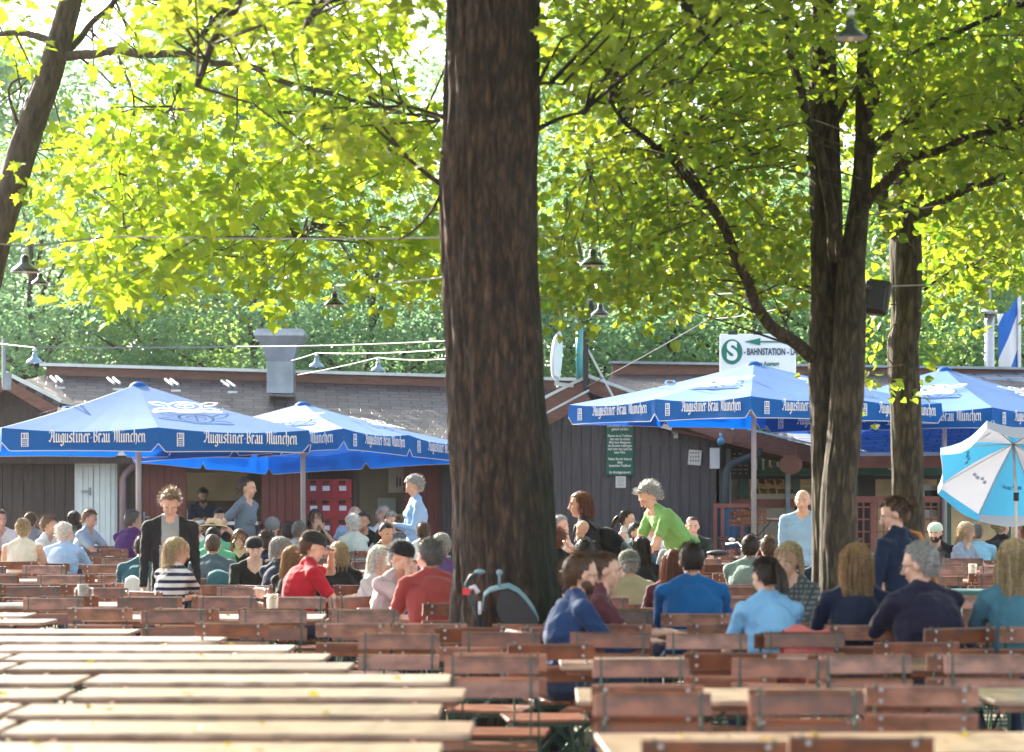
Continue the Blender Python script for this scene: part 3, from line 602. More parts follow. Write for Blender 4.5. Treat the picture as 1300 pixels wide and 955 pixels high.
# ================================================================ PEOPLE LIST
W_ = lambda n, *c: (n, c)
teal = ('teal', (.02, .09, .12)); navy = ('navy', (.012, .018, .045)); black = ('black', (.012, .012, .015)); white = ('white', (.75, .74, .7))
ltblue = ('lightblue', (.3, .45, .68)); greyblue = ('greyblue', (.10, .15, .2)); skyb = ('sky', (.2, .42, .66))
PP = [
 dict(px=3, yt=648, h=20, tw=10, hc='brown', top=white, arms=('chin', 'table'), label='man at the left picture edge with brown hair resting his face on his hand', d=22.3),
 dict(px=26, yt=659, h=180, fem=1, hair='bun', hc='blond', bz=.06, top=('cream', (.7, .62, .5)), sleeve='none', skin=0, label='blonde woman from behind in a cream sleeveless top, hair pinned up', sex='w', fd=25.6),
 dict(px=36, yt=651, h=180, hc='brown', top=('greyjacket', (.22, .22, .24)), sleeve='long', label='short-haired man from behind in a grey jacket, before the dark boards'),
 dict(px=64, yt=656, h=70, fem=1, hair='curly', hc='lightbrown', hy=10, hp=15, top=white, label='woman with curly light brown hair in profile beside the white-haired man'),
 dict(px=80, yt=664, h=165, hair='short', hc='white', hy=-25, top=ltblue, sleeve='long', fat=1.1, label='white-haired man from behind in a light blue striped shirt', fd=26.0),
 dict(px=91, yt=650, h=170, fem=1, hair='bob', hc='dark', top=('greyt', (.35, .38, .4)), label='dark-haired woman from behind in front of the white door', hy=40),
 dict(px=115, yt=648, h=75, hair='short', hc='lightbrown', top=('paleblue', (.45, .55, .62)), hp=18, label='young man in profile in a pale blue t-shirt before the white door'),
 dict(px=167, yt=648, h=150, hair='short', hc='darkgrey', top=('purple', (.09, .025, .14)), sleeve='long', fat=1.1, hy=-20, label='man in a purple hoodie turned away with dark grey hair', fd=29.0),
 dict(px=179, yt=681, h=175, hair='short', hc='dark', top=teal, arms=('table', 'table'), fat=1.1, hp=12, label='dark-haired man from behind in a teal t-shirt beside the walking man', fd=22.0),
 dict(px=216, yt=626, st=1, h=8, hair='messy', hc='lightbrown', hp=32, lean=6, step=.12, top=('blackcardi', (.014, .014, .018)), inner=('greytee', (.3, .3, .31)), sleeve='long', arms=('hang', 'hang'), trou=('dark_trousers', (.02, .022, .04)), neck=.05, label='young man standing in an open black cardigan over a grey t-shirt, looking down', d=19.4, vox=.008, fd=21.0),
 dict(px=223, yt=684, h=140, fem=1, hair='bob', hc='blond', hy=-42, top=('stripes', (.65, .64, .62), ('stripe', 5.2, (.02, .025, .06))), arms=('chin', 'table'), label='blonde woman in a navy and white striped t-shirt turning her head right', vox=.008, hl=.16, d=17.3, fd=20.0),
 dict(px=258, yt=622, st=1, h=20, hair='short', hc='black', hp=25, beard=1, top=('navypolo', (.015, .03, .1)), skin=1, arms=('mid', 'mid'), label='bearded cook in a navy polo shirt standing in the kitchen hatch', d=37.9),
 dict(px=268, yt=679, h=180, hair='buzz', hc='brown', top=('slate', (.075, .115, .15)), fat=1.25, hp=8, label='balding man from behind in a slate grey polo shirt', vox=.009, fd=23.2),
 dict(px=315, yt=607, st=1, h=70, hair='short', hc='dark', top=('greypolo', (.12, .16, .22)), arms=('hip', 'hip'), lean=4, trou=('jeans', (.05, .09, .17)), label='man standing in a grey-blue polo shirt with a hand on his hip before the kitchen', d=28.5),
 dict(px=251, yt=657, h=-40, fem=1, hair='pony', hc='blond', hat='band', hatc=('band_white', (.7, .7, .72)), top=white, label='woman with a white headband seated behind the man in the black cardigan'),
 dict(px=270, yt=659, h=170, hair='short', hc='brown', hat='straw', hatc=('straw', (.6, .45, .25)), top=('mint', (.12, .4, .24)), label='person from behind wearing a straw hat'),
 dict(px=281, yt=647, h=0, hair='short', hc='black', glasses=1, top=black, label='person with short black hair and glasses facing the camera near the kitchen hatch'),
 dict(px=269, yt=670, h=175, hair='short', hc='black', top=('mintgreen', (.1, .38, .22)), fat=1.05, label='dark-haired man from behind in a mint green t-shirt behind the balding man', d=19.3, fd=25.0),
 dict(px=308, yt=646, h=178, hair='short', hc='brown', top=navy, sleeve='long', fat=1.05, label='brown-haired man from behind in a navy jersey below the standing man'),
 dict(px=306, yt=672, h=-10, fem=1, hair='long', hc='brown', top=black, hp=0, hy=8, label='smiling brunette woman with long hair facing the camera in a black top', fd=25.4),
 dict(px=325, yt=681, h=15, hair='short', hc='brown', hat='capback', skin=2, top=('blackjacket', (.016, .016, .016)), sleeve='long', neck=.08, hr=-4, label='young man with a backwards black cap and black jacket facing the camera', vox=.008, fd=22.8),
 dict(px=338, yt=675, h=150, fem=1, hair='curly', hc='dark', top=navy, sleeve='long', label='person with dark curly hair from behind, right of the capped young man', d=19.9, fd=24.4),
 dict(px=356, yt=684, h=150, hair='bob', hl=.1, fem=1, hc='grey', top=('navyhood', (.02, .03, .06)), sleeve='long', hy=-60, hp=15, label='grey-haired woman in a navy hooded jacket leaning behind the red shirt', fd=21.6),
 dict(px=347, yt=659, h=10, hair='short', hc='grey', hat='capback', hatc=('cap_grey', (.15, .16, .18)), hp=25, top=('greyt', (.35, .38, .4)), label='person in a grey cap looking down, left of the small dark heads'),
 dict(px=365, yt=664, h=180, hair='short', hc='black', top=('darkred', (.15, .02, .02)), label='person with black hair from behind, left of two small dark heads', kid=1),
 dict(px=378, yt=662, h=175, hair='short', hc='darkgrey', top=('greyt', (.35, .38, .4)), label='person with dark grey hair from behind beside the parasol pole'),
 dict(px=372, yt=694, h=160, fem=1, hair='long', hc='gold', hy=-30, top=black, label='woman with long golden hair from behind, left of the red t-shirt', fd=20.6),
 dict(px=397, yt=674, h=110, hair='short', hc='brown', hat='cap', top=('red', (.42, .012, .03)), arms=('table', 'cap'), fat=1.12, lean=16, hp=10, hy=-12, label='man in a red t-shirt and black cap raising his hand to his face', vox=.008, d=16.3, fd=19.6),
 dict(px=402, yt=647, h=25, fem=1, hair='long', hc='black', skin=1, arms=('face', 'face'), top=black, label='woman with long black hair eating with both hands near the red crates'),
 dict(px=429, yt=689, h=195, fem=1, hair='bob', hc='blond', hy=-10, hl=.14, top=black, label='woman with a short blonde bob from behind in black beside the red t-shirt', fd=21.4),
 dict(px=449, yt=643, h=200, hair='fringe', hc='white', top=ltblue, sleeve='long', fat=1.15, label='bald man with a white fringe in a light blue shirt before the crates'),
 dict(px=446, yt=654, h=215, fem=1, hair='curly', hc='white', hl=.04, top=('palegreen', (.5, .55, .5)), fat=1.15, label='white-haired elderly woman in a pale blouse turned to the left'),
 dict(px=462, yt=651, h=-10, hair='short', hc='black', skin=1, arms=('face', 'table'), top=black, label='dark-haired person with a hand at the mouth right of the crates'),
 dict(px=488, yt=645, h=20, fem=1, hair='curly', hc='white', top=white, label='person with white curly hair furthest back, left of the standing woman'),
 dict(px=497, yt=651, h=-15, hair='curly', hc='grey', hl=.04, top=('paleblue', (.45, .55, .62)), label='grey-haired person facing the camera just left of the standing woman'),
 dict(px=508, yt=657, h=175, fem=1, hair='bun', bz=.10, hc='lightbrown', top=('greyhood', (.09, .10, .13)), sleeve='long', label='woman with a high bun from behind in a dark grey hooded top'),
 dict(px=491, yt=665, h=35, fem=1, hair='pony', hc='black', skin=1, arms=('chin', 'table'), top=('darkgreen', (.02, .03, .028)), sleeve='long', hp=14, label='black-haired woman in a dark jacket looking down with a hand at her chin', d=22.0),
 dict(px=537, yt=664, h=178, hair='short', hc='brown', top=white, label='brown-haired man from behind below the standing woman'),
 dict(px=511, yt=686, h=55, hair='short', hc='grey', hat='capback', hatc=('cap_black', (.015, .015, .018)), arms=('face', 'face'), top=('lilac', (.5, .4, .42)), hp=12, lean=18, label='person in a black cap and pale lilac t-shirt holding both hands to the face', vox=.008, d=16.9, fd=18.3),
 dict(px=484, yt=694, h=60, fem=1, hair='long', hc='white', hl=.2, top=('lilac2', (.55, .5, .5)), label='woman with pale hair partly hidden behind the black-capped person', d=17.9, hp=10, fd=19.3),
 dict(px=543, yt=685, h=205, hair='short', hc='darkgrey', top=('salmon', (.35, .06, .055)), fat=1.2, lean=18, hy=15, label='heavy man from behind in a salmon red t-shirt left of the big trunk', vox=.009, d=15.9, fd=17.0),
 dict(px=560, yt=680, h=170, hair='curly', hl=.03, hc='grey', top=('plum', (.12, .06, .2)), label='grey-haired person in a plum top between the salmon shirt and the trunk', d=19.0, fd=21.4),
 dict(px=525, yt=606, st=1, h=-75, fem=1, hair='curly', hl=.045, hc='grey', top=('bluejersey', (.25, .4, .62)), sleeve='long', arms=('mid', 'mid'), hp=22, lean=4, fat=1.08, label='woman with curly grey hair standing in a light blue jersey looking down left', d=28.6),
 dict(px=712, yt=655, h=60, hair='short', hc='grey', arms=('face', 'table'), top=white, label='grey-haired person just right of the big trunk drinking'),
 dict(px=708, yt=672, h=160, fem=1, hair='curly', hl=.12, hc='auburn', top=black, label='woman with wavy auburn hair half hidden behind the big trunk', fd=23.4),
 dict(px=736, yt=625, st=1, h=-105, fem=1, hair='bob', hc='auburn', hl=.15, top=('blacktop', (.016, .016, .022)), sleeve='none', lean=22, hp=-4, arms=('mid', (-.2, -.3, .82)), fat=1.12, label='woman with an auburn bob standing in a black sleeveless top wearing a backpack', d=21.9, vox=.009, pack=1, fd=21.6),
 dict(px=743, yt=685, h=180, hair='short', hc='black', top=black, label='black-haired man from behind below the woman with the backpack', fd=19.4),
 dict(px=797, yt=648, st=1, h=75, fem=1, hair='pony', hc='dark', top=('florals', (.55, .52, .45)), arms=('mid', 'hang'), hk=1.12, label='girl with a dark ponytail standing in a pale patterned dress', d=27.0, trou=('florals', (.55, .52, .45)), sleeve='none'),
 dict(px=808, yt=664, h=40, hair='short', hc='dark', beard=1, top=teal, hp=12, hy=10, label='dark-haired bearded man facing right below the girl with the ponytail', d=21.5),
 dict(px=815, yt=682, h=180, fem=1, hair='long', hc='dark', hl=.22, top=('blacktrim', (.014, .014, .016)), label='woman with long dark brown hair from behind in a black top with pale trim', d=18.6, fd=22.0),
 dict(px=798, yt=698, h=195, hair='short', hc='grey', hat='capback', hatc=('cap_khaki', (.10, .12, .09)), top=('vest', (.36, .32, .2)), arms=('table', (.62, -.06, .93)), lean=2, fat=1.15, label='man from behind in khaki cap and beige vest, right arm stretched along the chairs', d=17.0, fd=19.2),
 dict(px=823, yt=618, st=1, h=-68, hair='messy', hc='grey', hl=.06, lean=42, hp=25, top=('green', (.17, .36, .11)), arms=((-.1, -.62, .72), (.12, -.6, .72)), fat=1.1, label='grey-haired man in a bright green shirt bending over a table', d=24.4, nl=10, vox=.008),
 dict(px=827, yt=650, h=-20, kid=1, hair='short', hc='brown', top=('whitered', (.65, .6, .6)), label='person in a white t-shirt partly hidden behind the green-shirted man', d=25.5),
 dict(px=862, yt=667, h=185, fem=1, hair='long', hl=.28, hc='blond', top=('greytop', (.22, .27, .3)), label='woman with long straight blonde hair from behind in a grey top', fd=25.0),
 dict(px=878, yt=656, h=0, hair='buzz', hc='brown', hp=2, top=('darkgreen', (.02, .03, .028)), label='man with cropped reddish hair facing the camera before the grey boards', vox=.009),
 dict(px=739, yt=704, h=105, hair='short', hc='brown', beard=1, glasses=1, top=('navyjersey', (.012, .04, .12)), sleeve='long', arms=('table', 'table'), lean=14, hy=0, label='man with glasses in profile in a navy blue jersey, right of the big trunk', vox=.008, d=14.2, fd=13.9),
 dict(px=770, yt=702, h=85, fem=1, hair='bun', bz=-.02, hc='brown', top=('wine', (.1, .03, .04)), hp=4, label='brown-haired woman in profile behind the man with glasses', vox=.008, d=15.2, fd=15.2),
 dict(px=880, yt=691, h=180, hair='short', hc='dark', top=('royal', (.005, .10, .30)), sleeve='long', fat=1.18, lean=10, hp=12, label='broad dark-haired man from behind in a royal blue shirt', vox=.008, d=15.0, fd=15.9),
 dict(px=857, yt=699, h=170, fem=1, hair='long', hc='auburn', hl=.3, top=('wine', (.1, .03, .04)), label='woman with long auburn hair left behind the royal blue shirt', d=16.9, fd=17.8),
 dict(px=955, yt=680, h=160, hair='short', hc='dark', top=('sage', (.16, .23, .22)), fat=1.1, label='dark-haired man in a sage green t-shirt behind the tall parasol pole', fd=21.4),
 dict(px=977, yt=682, h=185, hair='short', hc='brown', top=('sage2', (.13, .16, .2)), label='brown-haired person from behind, right of the sage green t-shirt', d=20.2, fd=22.6),
 dict(px=998, yt=690, h=-35, fem=1, hair='bob', hc='blond', hp=12, hl=.13, top=('plaid', (.16, .17, .17), ('check', 9, (.06, .07, .08))), sleeve='long', label='fair-haired woman in a grey checked shirt facing left', d=16.4, hn=600, fd=16.4),
 dict(px=976, yt=710, h=195, fem=1, hair='pony', hc='dark', hy=15, hp=16, top=skyb, lean=16, label='woman with a dark brown ponytail from behind in a sky blue top', vox=.008, d=13.7, hn=700, fd=13.9),
 dict(px=1019, yt=622, st=1, h=-15, hair='fringe', hc='grey', top=('shirtblue', (.26, .42, .62)), sleeve='long', arms=('hang', 'hang'), lean=2, trou=('jeansdark', (.02, .03, .06)), label='bald man standing in a light blue shirt and dark jeans beside the double trunk', d=24.5),
 dict(px=1050, yt=681, h=180, hair='short', hc='dark', top=('navy2', (.012, .03, .06)), sleeve='long', hk=1.06, label='dark-haired man from behind in a dark navy shirt below the double trunk', fd=19.6),
 dict(px=1091, yt=692, h=180, fem=1, hair='bob', hc='gold', hl=.2, top=navy, sleeve='long', label='woman with a golden brown bob from behind in a dark navy top', vox=.009, d=14.5, hn=900, fd=14.0),
 dict(px=1121, yt=695, h=-8, hair='short', hc='dark', hp=10, top=('skytee', (.22, .42, .62)), skin=0, label='dark-haired man in a sky blue t-shirt facing the camera between two dark tops', vox=.008, d=15.9, fd=16.6),
 dict(px=1172, yt=691, h=205, hair='short', hc='grey', glasses=1, hy=38, hp=8, top=('nightblue', (.016, .014, .035)), sleeve='long', fat=1.22, label='grey-haired man with glasses in a dark sweater over a pink collar', vox=.008, d=14.2, collar=1, fd=13.6),
 dict(px=1135, yt=633, st=1, h=-138, hy=42, fem=1, hair='bun', bz=.03, hc='brown', hp=18, top=('navyjacket', (.012, .022, .05)), sleeve='long', lean=12, arms=('mid', 'mid'), fat=1.1, label='woman with a brown bun standing in a navy jacket with an orange shoulder strap', d=15.2, vox=.008, strap=1, hn=900, fd=15.6),
 dict(px=1185, yt=663, h=-25, hair='short', hc='dark', beard=1, hat='capback', hatc=('cap_pale', (.5, .6, .48)), top=black, label='bearded man in a pale green flat cap behind the woman with the bun', d=23.8, fd=27.5),
 dict(px=1226, yt=663, h=50, fem=1, hair='long', hc='blond', top=('greypale', (.25, .3, .38)), label='woman with long fair hair facing right beside the checked shirt', fd=27.3),
 dict(px=1241, yt=665, h=175, hair='short', hc='darkgrey', top=('checkteal', (.03, .28, .42), ('check', 11, (.3, .5, .6))), label='man from behind in a turquoise checked shirt under the blue and white parasol', fd=27.6),
 dict(px=1275, yt=658, h=150, fem=1, hair='bun', bz=.0, hc='blond', top=black, sleeve='long', hy=-30, label='woman with a blonde bun in black under the blue and white parasol', fd=28.6),
 dict(px=1296, yt=659, h=-60, fem=1, hair='long', hc='auburn', top=('wine', (.1, .03, .04)), label='person with reddish hair at the right picture edge under the parasol', d=25.0, fd=28.4),
 dict(px=1293, yt=686, h=190, fem=1, hair='long', hc='blond', hl=.36, top=('tealtop', (.06, .16, .22)), sleeve='long', label='woman with long blonde hair in a teal top at the right picture edge', vox=.009, d=14.6, hn=1200, fd=13.6),
]
import time as _t
_t0 = _t.time()
used_seat = []
for i, r in enumerate(PP):
    r.setdefault('vox', .011 if r['yt'] > 670 else .012)
    if r['yt'] < 672 and not r.get('st'): r.setdefault('hn', 300)
    if abs(((r['h'] + 180) % 360) - 180) > 130 and not r.get('hy'): r['face'] = 0
    random.seed(100 + i)
    root, H, zt = person(r)
    Hr = Matrix.Rotation(R(r['h']), 3, 'Z') @ H
    away = abs(((r['h'] + 180) % 360) - 180) > 90
    d0 = r.get('d') if r.get('st') else F / s_of(r['yt'])
    if not r.get('st'):
        off = -.60 if away else .60
        best = None
        for T in ROWS:
            dd = T + off; e = abs(dd - d0); x = (r['px'] - 650) / F * dd
            for (ux, uy) in used_seat:
                if abs(ux - x) < .46 and abs(uy - dd) < .45: e += 3
            if best is None or e < best[0]: best = (e, dd)
        e, dr = best
        if e > 1.6: dr = d0
        if abs(r['h']) in range(60, 125): dr = dr * .5 + d0 * .5
    else: dr = d0
    if r.get('fd'): dr = r['fd']
    need = CH - (r['yt'] - HZ) / F * dr - gz(dr); k = need / zt
    xh = (r['px'] - 650) / F * dr
    root.scale = (k, k, k); root.rotation_euler = (0, 0, R(r['h']))
    loc = Vector((xh - Hr.x * k, dr, gz(dr)))
    if r.get('st'): loc.y = dr - Hr.y * k
    root.location = loc
    if not r.get('st'): used_seat.append((xh, dr))
    tag(root, r['label'], 'person')
    if '_top' in root: del root['_top']
    people.append((root, r, loc, k, H)); blocked.append((loc.x, loc.y, .34))
    print('P%02d px%4d yt%3d d0 %.1f -> %.1f k %.3f %s' % (i, r['px'], r['yt'], d0, dr, k, r['label'][:40]))
print('people time', _t.time() - _t0)
# ---------------------------------------------------------------- chairs under the seated people
TRUNK = Vector((-.055, 15.8, 0))
TREES_AT = [(-.055, 15.8, .55), (2.48, 18.6, .42), (3.43, 21.0, .32)]
for root, r, loc, k, H in people:
    if r.get('st'): continue
    h = R(r['h']); bx = loc.x - math.sin(h) * -.0; by = loc.y
    c = put_chair(loc.x + math.sin(h) * .03, loc.y - math.cos(h) * .03, r['h'] , occ=r['label'])
    c.scale = (min(1.05, max(k, .9)),) * 3
def left_bound(d):
    pts = [(8.0, 640), (10.6, 600), (11.45, 580), (12.3, 455), (13.8, 380), (14.7, 290), (15.6, 180), (16.9, 70), (17.8, 42), (18.3, -100)]
    for (a, u), (b, v) in zip(pts[:-1], pts[1:]):
        if a <= d <= b: return u + (v - u) * (d - a) / (b - a)
    return 640 if d < 8 else -1e4
def hits(x, y, rad, lst): return any(math.hypot(x - a, y - b) < rad + c for a, b, c in lst)
rr_ = random.Random(5)
for ri, T in enumerate(ROWS[:-1]):
    halfw = .4235 / 2 * T * 1.08; x = -halfw - .4 + (ri % 3) * .45
    while x < halfw + .8:
        ty = T + rr_.uniform(-.05, .05)
        lb = (left_bound(T) - 650) / F * T
        if x - .85 > lb - .15 and not hits(x, ty, .55, TREES_AT) and not any(abs(px_ - x) < .85 + .15 and abs(py_ - ty) < .35 + .1 for px_, py_, _ in blocked):
            put_table(x, ty, rr_.uniform(-2, 2), TB0, ri)
        elif x - .85 > lb - .15:
            for xs in (x - .35, x + .3):
                if not hits(xs, ty, .5, TREES_AT) and not any(abs(px_ - xs) < .6 + .15 and abs(py_ - ty) < .45 for px_, py_, _ in blocked):
                    put_table(xs, ty, 0, TB1, ri); break
        for j, dx in enumerate((-.56, 0, .56)):
            for side, off, h in ((0, -.64, 180), (1, .64, 0)):
                cx = x + dx + rr_.uniform(-.05, .05); cy = ty + off + rr_.uniform(-.14, .14); hh = h + rr_.gauss(0, 8)
                if cx < (left_bound(cy) - 650) / F * cy + .1: continue
                if cy > 31.5 or cy < 7.6: continue
                if len(chairs) > 292: continue
                if hits(cx, cy, .10, blocked) or hits(cx, cy, .22, TREES_AT): continue
                if any(math.hypot(cx - c[1], cy - c[2]) < .40 for c in chairs): continue
                pv = (cx / cy * F + 650)
                if pv < -40 or pv > 1340: continue
                if rr_.random() < (.03 if cy < 20 else .12 if cy < 24 else .45): continue
                put_chair(cx, cy, hh, None, ri, side)
        x += 1.74
# near left: tables standing close together, end to end
TL = []; TBL = snapshot(make_table(1.7, .5))
for d, xe in ((17.8, 38), (16.9, 64), (15.6, 172), (14.7, 282), (13.8, 370), (13.0, 415), (12.3, 446), (11.45, 572), (10.6, 590), (9.8, 560), (9.0, 600), (8.2, 560)):
    x1 = (xe - 650) / F * d; j = 0
    while x1 > (-60 - 650) / F * d:
        put_table(x1 - .85, d + rr_.uniform(-.05, .05), rr_.uniform(-1.3, 1.3), TBL, 'L%d' % len(TL)); x1 -= 1.74; j += 1
    TL.append(d)
for px, d, h in ((606, 14.35, 176), (652, 14.5, 183), (700, 14.4, 188), (560, 14.6, 181), (706, 13.25, 184), (768, 13.3, 177), (692, 12.75, 186), (1150, 12.9, 183), (1205, 12.95, 176)):
    cx = (px - 650) / F * d
    if not any(math.hypot(cx - c[1], d - c[2]) < .27 for c in chairs): put_chair(cx, d, h, None, 3, 0)
# labels
def inview(o, z=.8):
    p = to_px((o[1], o[2], z)); return -20 < p[0] < 1320
for o in chairs:
    if o[4]: o[0]['label'] = None
front_rows = sorted(set(c[5] for c in chairs if c[5] is not None))
for ri in front_rows:
    for side in (0, 1):
        g = sorted([c for c in chairs if c[5] == ri and c[6] == side and not c[4]], key=lambda c: c[1] / c[2])
        for i, c in enumerate(g):
            c[0]['label'] = 'empty slatted chair, %s to us, %s from left, %s table row from front' % ('back' if side == 0 else 'seat', ORD[i], ORD[ri])
for root, r, loc, k, H in people: pass
SHORT = {}
for c in chairs:
    if c[4]:
        w = c[4].split(); c[0]['label'] = ' '.join(('brown slatted chair under the ' + c[4]).split()[:16]).rstrip(',')
rows = sorted(set(str(t[4]) for t in tables))
for rw in rows:
    g = sorted([t for t in tables if str(t[4]) == rw], key=lambda t: t[1] / t[2])
    for i, t in enumerate(g):
        if rw.startswith('L'):
            t[0]['label'] = 'sunlit chairless table at left front, %s from left, %s line from behind' % (ORD[i], ORD[int(rw[1:])])
        else:
            t[0]['label'] = 'slatted garden table between chairs, %s from left, %s table row from front' % (ORD[i], ORD[int(rw)])
print('chairs', len(chairs), 'tables', len(tables))
# ---------------------------------------------------------------- drinks and things on the tables
glass = bpy.data.materials.new('clear_glass'); _t_, n_, l_, b_ = nt(glass); b_.inputs['Base Color'].default_value = (.9, .93, .93, 1); b_.inputs['Roughness'].default_value = .05; b_.inputs['Transmission Weight'].default_value = .85; b_.inputs['Alpha'].default_value = .55
beer = mat('beer', (.75, .33, .03), .1, .1, 5, trans=.5, tcol=(.9, .45, .05)); foam = mat('beer_foam', (.85, .82, .72), .8, .05)
water = mat('lemonade', (.7, .68, .55), .1, .05, trans=.5)
def make_mug(liq):
    t = empty('beer_mug')
    b = MB(); b.lathe([(.001, .002), (.044, .002), (.05, .012), (.05, .185), (.046, .188), (.045, .02), (.001, .018)], n=16)
    o = b.build('glass_body', glass, t, True)
    b = MB(); b.lathe([(.001, .021), (.043, .021), (.044, .155), (.001, .156)], n=14); b.build('drink', liq, t, True)
    b = MB(); b.lathe([(.001, .157), (.044, .157), (.043, .178), (.02, .186), (.001, .186)], n=14); b.build('foam', foam, t, True)
    b = MB(); b.tube([(.05, 0, .155), (.085, 0, .15), (.092, 0, .1), (.085, 0, .05), (.05, 0, .045)], .008, 6); b.build('handle', glass, t, True)
    return t
M1 = snapshot(make_mug(beer)); M2 = snapshot(make_mug(water))
def on_table(px, dguess):
    x = (px - 650) / F * dguess; best = min(tables, key=lambda t: max(0, abs(t[1] - x) - .7) + abs(t[2] - dguess)); 
    return best
mugs = [(578, 17.55, 0, 'amber beer mug between the capped person and the salmon shirt'), (238, 19.65, 1, 'glass of pale drink beside the balding man'), (302, 19.65, 1, 'glass mug in front of the smiling brunette woman'), (1211, 24, 1, 'glass mug before the fair woman beside the checked shirt'),
        (470, 19.65, 0, 'beer mug on a table right of the blonde bob'), (905, 21.75, 1, 'glass mug on a table right of the royal blue shirt'), (930, 21.75, 0, 'beer mug on a table left of the tall parasol pole'), (1010, 15.45, 1, 'glass mug right of the fair woman in the checked shirt'),
        (60, 21.75, 0, 'beer mug near the white-haired man on the left'), (140, 21.75, 0, 'beer mug on a table below the white door'), (700, 19.65, 0, 'beer mug just right of the big trunk'), (415, 23.85, 0, 'beer mug before the black-haired eating woman'),
        (345, 17.55, 1, 'glass mug on a table near the navy hooded jacket'), (1150, 15.45, 0, 'beer mug between the sky blue t-shirt and the dark sweater'), (1285, 24, 0, 'beer mug under the blue and white parasol')]
for px, d, kind, lab in mugs:
    tb = on_table(px, d); x = (px - 650) / F * tb[2]; hw = .75 if tb[0].name.startswith('garden') else .6
    x = min(max(x, tb[1] - .5), tb[1] + .5); m = copy_tree(M2 if kind else M1); m.location = (x, tb[2] + .05, .758 + gz(tb[2])); m.scale = (.85,) * 3; m.rotation_euler = (0, 0, rr_.uniform(0, 6)); tag(m, lab, 'mug', 'glass mugs on the tables')
for s in (CH0, TB0, TB1, TBL, M1, M2):
    for o, ch in [s]:
        for c in ch:
            for g in c[1]: bpy.data.objects.remove(g[0])
            bpy.data.objects.remove(c[0])
        bpy.data.objects.remove(o)
# ---------------------------------------------------------------- personal items
for root, r, loc, k, H in people:
    h = R(r['h'])
    Mw = Matrix.Translation(loc) @ Matrix.Rotation(h, 4, 'Z') @ Matrix.Scale(k, 4)
    if r.get('pack'):
        t = empty('backpack', Mw @ Vector((0, .10, 1.15)), h, 'black backpack on the back of the auburn-haired woman', 'backpack')
        b = MB(); b.ell((0, .0, .0), (.15, .11, .22), Matrix.Rotation(R(34), 3, 'X'), 16, 12); b.build('bag', mat('nylon_black', (.008, .008, .010), .85, .3, 20, bump=.6, bscale=14, spec=.15), t, True)
        b = MB(); b.ell((0, .10, -.03), (.13, .06, .12), Matrix.Rotation(R(34), 3, 'X'), 12, 8); b.build('front_pocket', mat('nylon_dark', (.02, .02, .025), .5, .2, 20, bump=.4, bscale=20), t, True)
        for sx in (-1, 1):
            b = MB(); b.tube([(sx * .1, -.14, .17), (sx * .12, -.22, .245), (sx * .13, -.33, .20), (sx * .14, -.36, .06), (sx * .13, -.20, -.10), (sx * .12, -.06, -.14)], .014, 6); b.build('strap', mat('nylon_dark', (.02, .02, .025)), t, True)
    if r.get('strap'):
        b = MB(); b.tube([Vector((-.12, -.20, 1.34)), Vector((-.12, -.12, 1.455)), Vector((-.13, -.02, 1.43)), Vector((-.15, .055, 1.28)), Vector((-.18, .10, 1.02))], .016, 6)
        b.build('shoulder_strap', mat('strap_orange', (.55, .2, .04), .7), root, True)
    if r.get('collar'):
        b = MB(); N_ = H - Vector((0, 0, .15)); b.lathe([(.072, -.03), (.07, .0), (.062, .03), (.058, .028), (.062, -.02)], N_, 16); b.build('collar', mat('collar_pink', (.6, .07, .22), .7), root, True)
# pink jacket over a chair back
pk = next(p for p in people if 'ponytail from behind in a sky' in p[1]['label']); 
def drape(x, y, rz, m, w, h, lab, name='jacket', cat='jacket', top=.875):
    b = MB(); nx, nz = 12, 10; rws = []
    prof = [(-.06, top - h * .6), (-.045, top - h * .3), (-.03, top - .02), (0, top + .006), (.035, top - .02), (.05, top - h * .5), (.06, top - h)]
    vs = []
    for j, (yy, zz) in enumerate(prof):
        for i in range(nx + 1):
            u = i / nx - .5; f = .012 * math.sin(u * 26 + j * .7) * (abs(j - 3) / 3)
            vs.append((u * w * (1 + .06 * abs(j - 3)), yy + f + .0, zz + .02 * math.sin(u * 7 + j)))
    n = nx + 1
    b.add(vs, [(j * n + i, j * n + i + 1, (j + 1) * n + i + 1, (j + 1) * n + i) for j in range(len(prof) - 1) for i in range(nx)])
    o = b.build(name, m, None, True, (x, y, 0)); o.rotation_euler = (0, 0, rz)
    md = o.modifiers.new('s', 'SOLIDIFY'); md.thickness = .006
    o.location.z = gz(y); return tag(o, lab, cat)
drape(pk[2].x + .14, pk[2].y - .27, R(12), cloth('pinkjacket', (.55, .13, .12)), .26, .3, 'pinkish red jacket hung over the chair behind the sky blue top')
p57 = next(p for p in people if 'balding man from' in p[1]['label'])
drape(p57[2].x + .16, p57[2].y - .27, R(-6), cloth('tealjacket', (.05, .14, .18)), .3, .3, 'teal jacket hung on the chair of the balding man')
p9 = next(p for p in people if 'in a teal t-shirt beside' in p[1]['label'])
drape(p9[2].x + .02, p9[2].y - .30, R(5), cloth('whitejacket', (.7, .7, .68)), .2, .28, 'white garment hung on the chair of the man in teal')
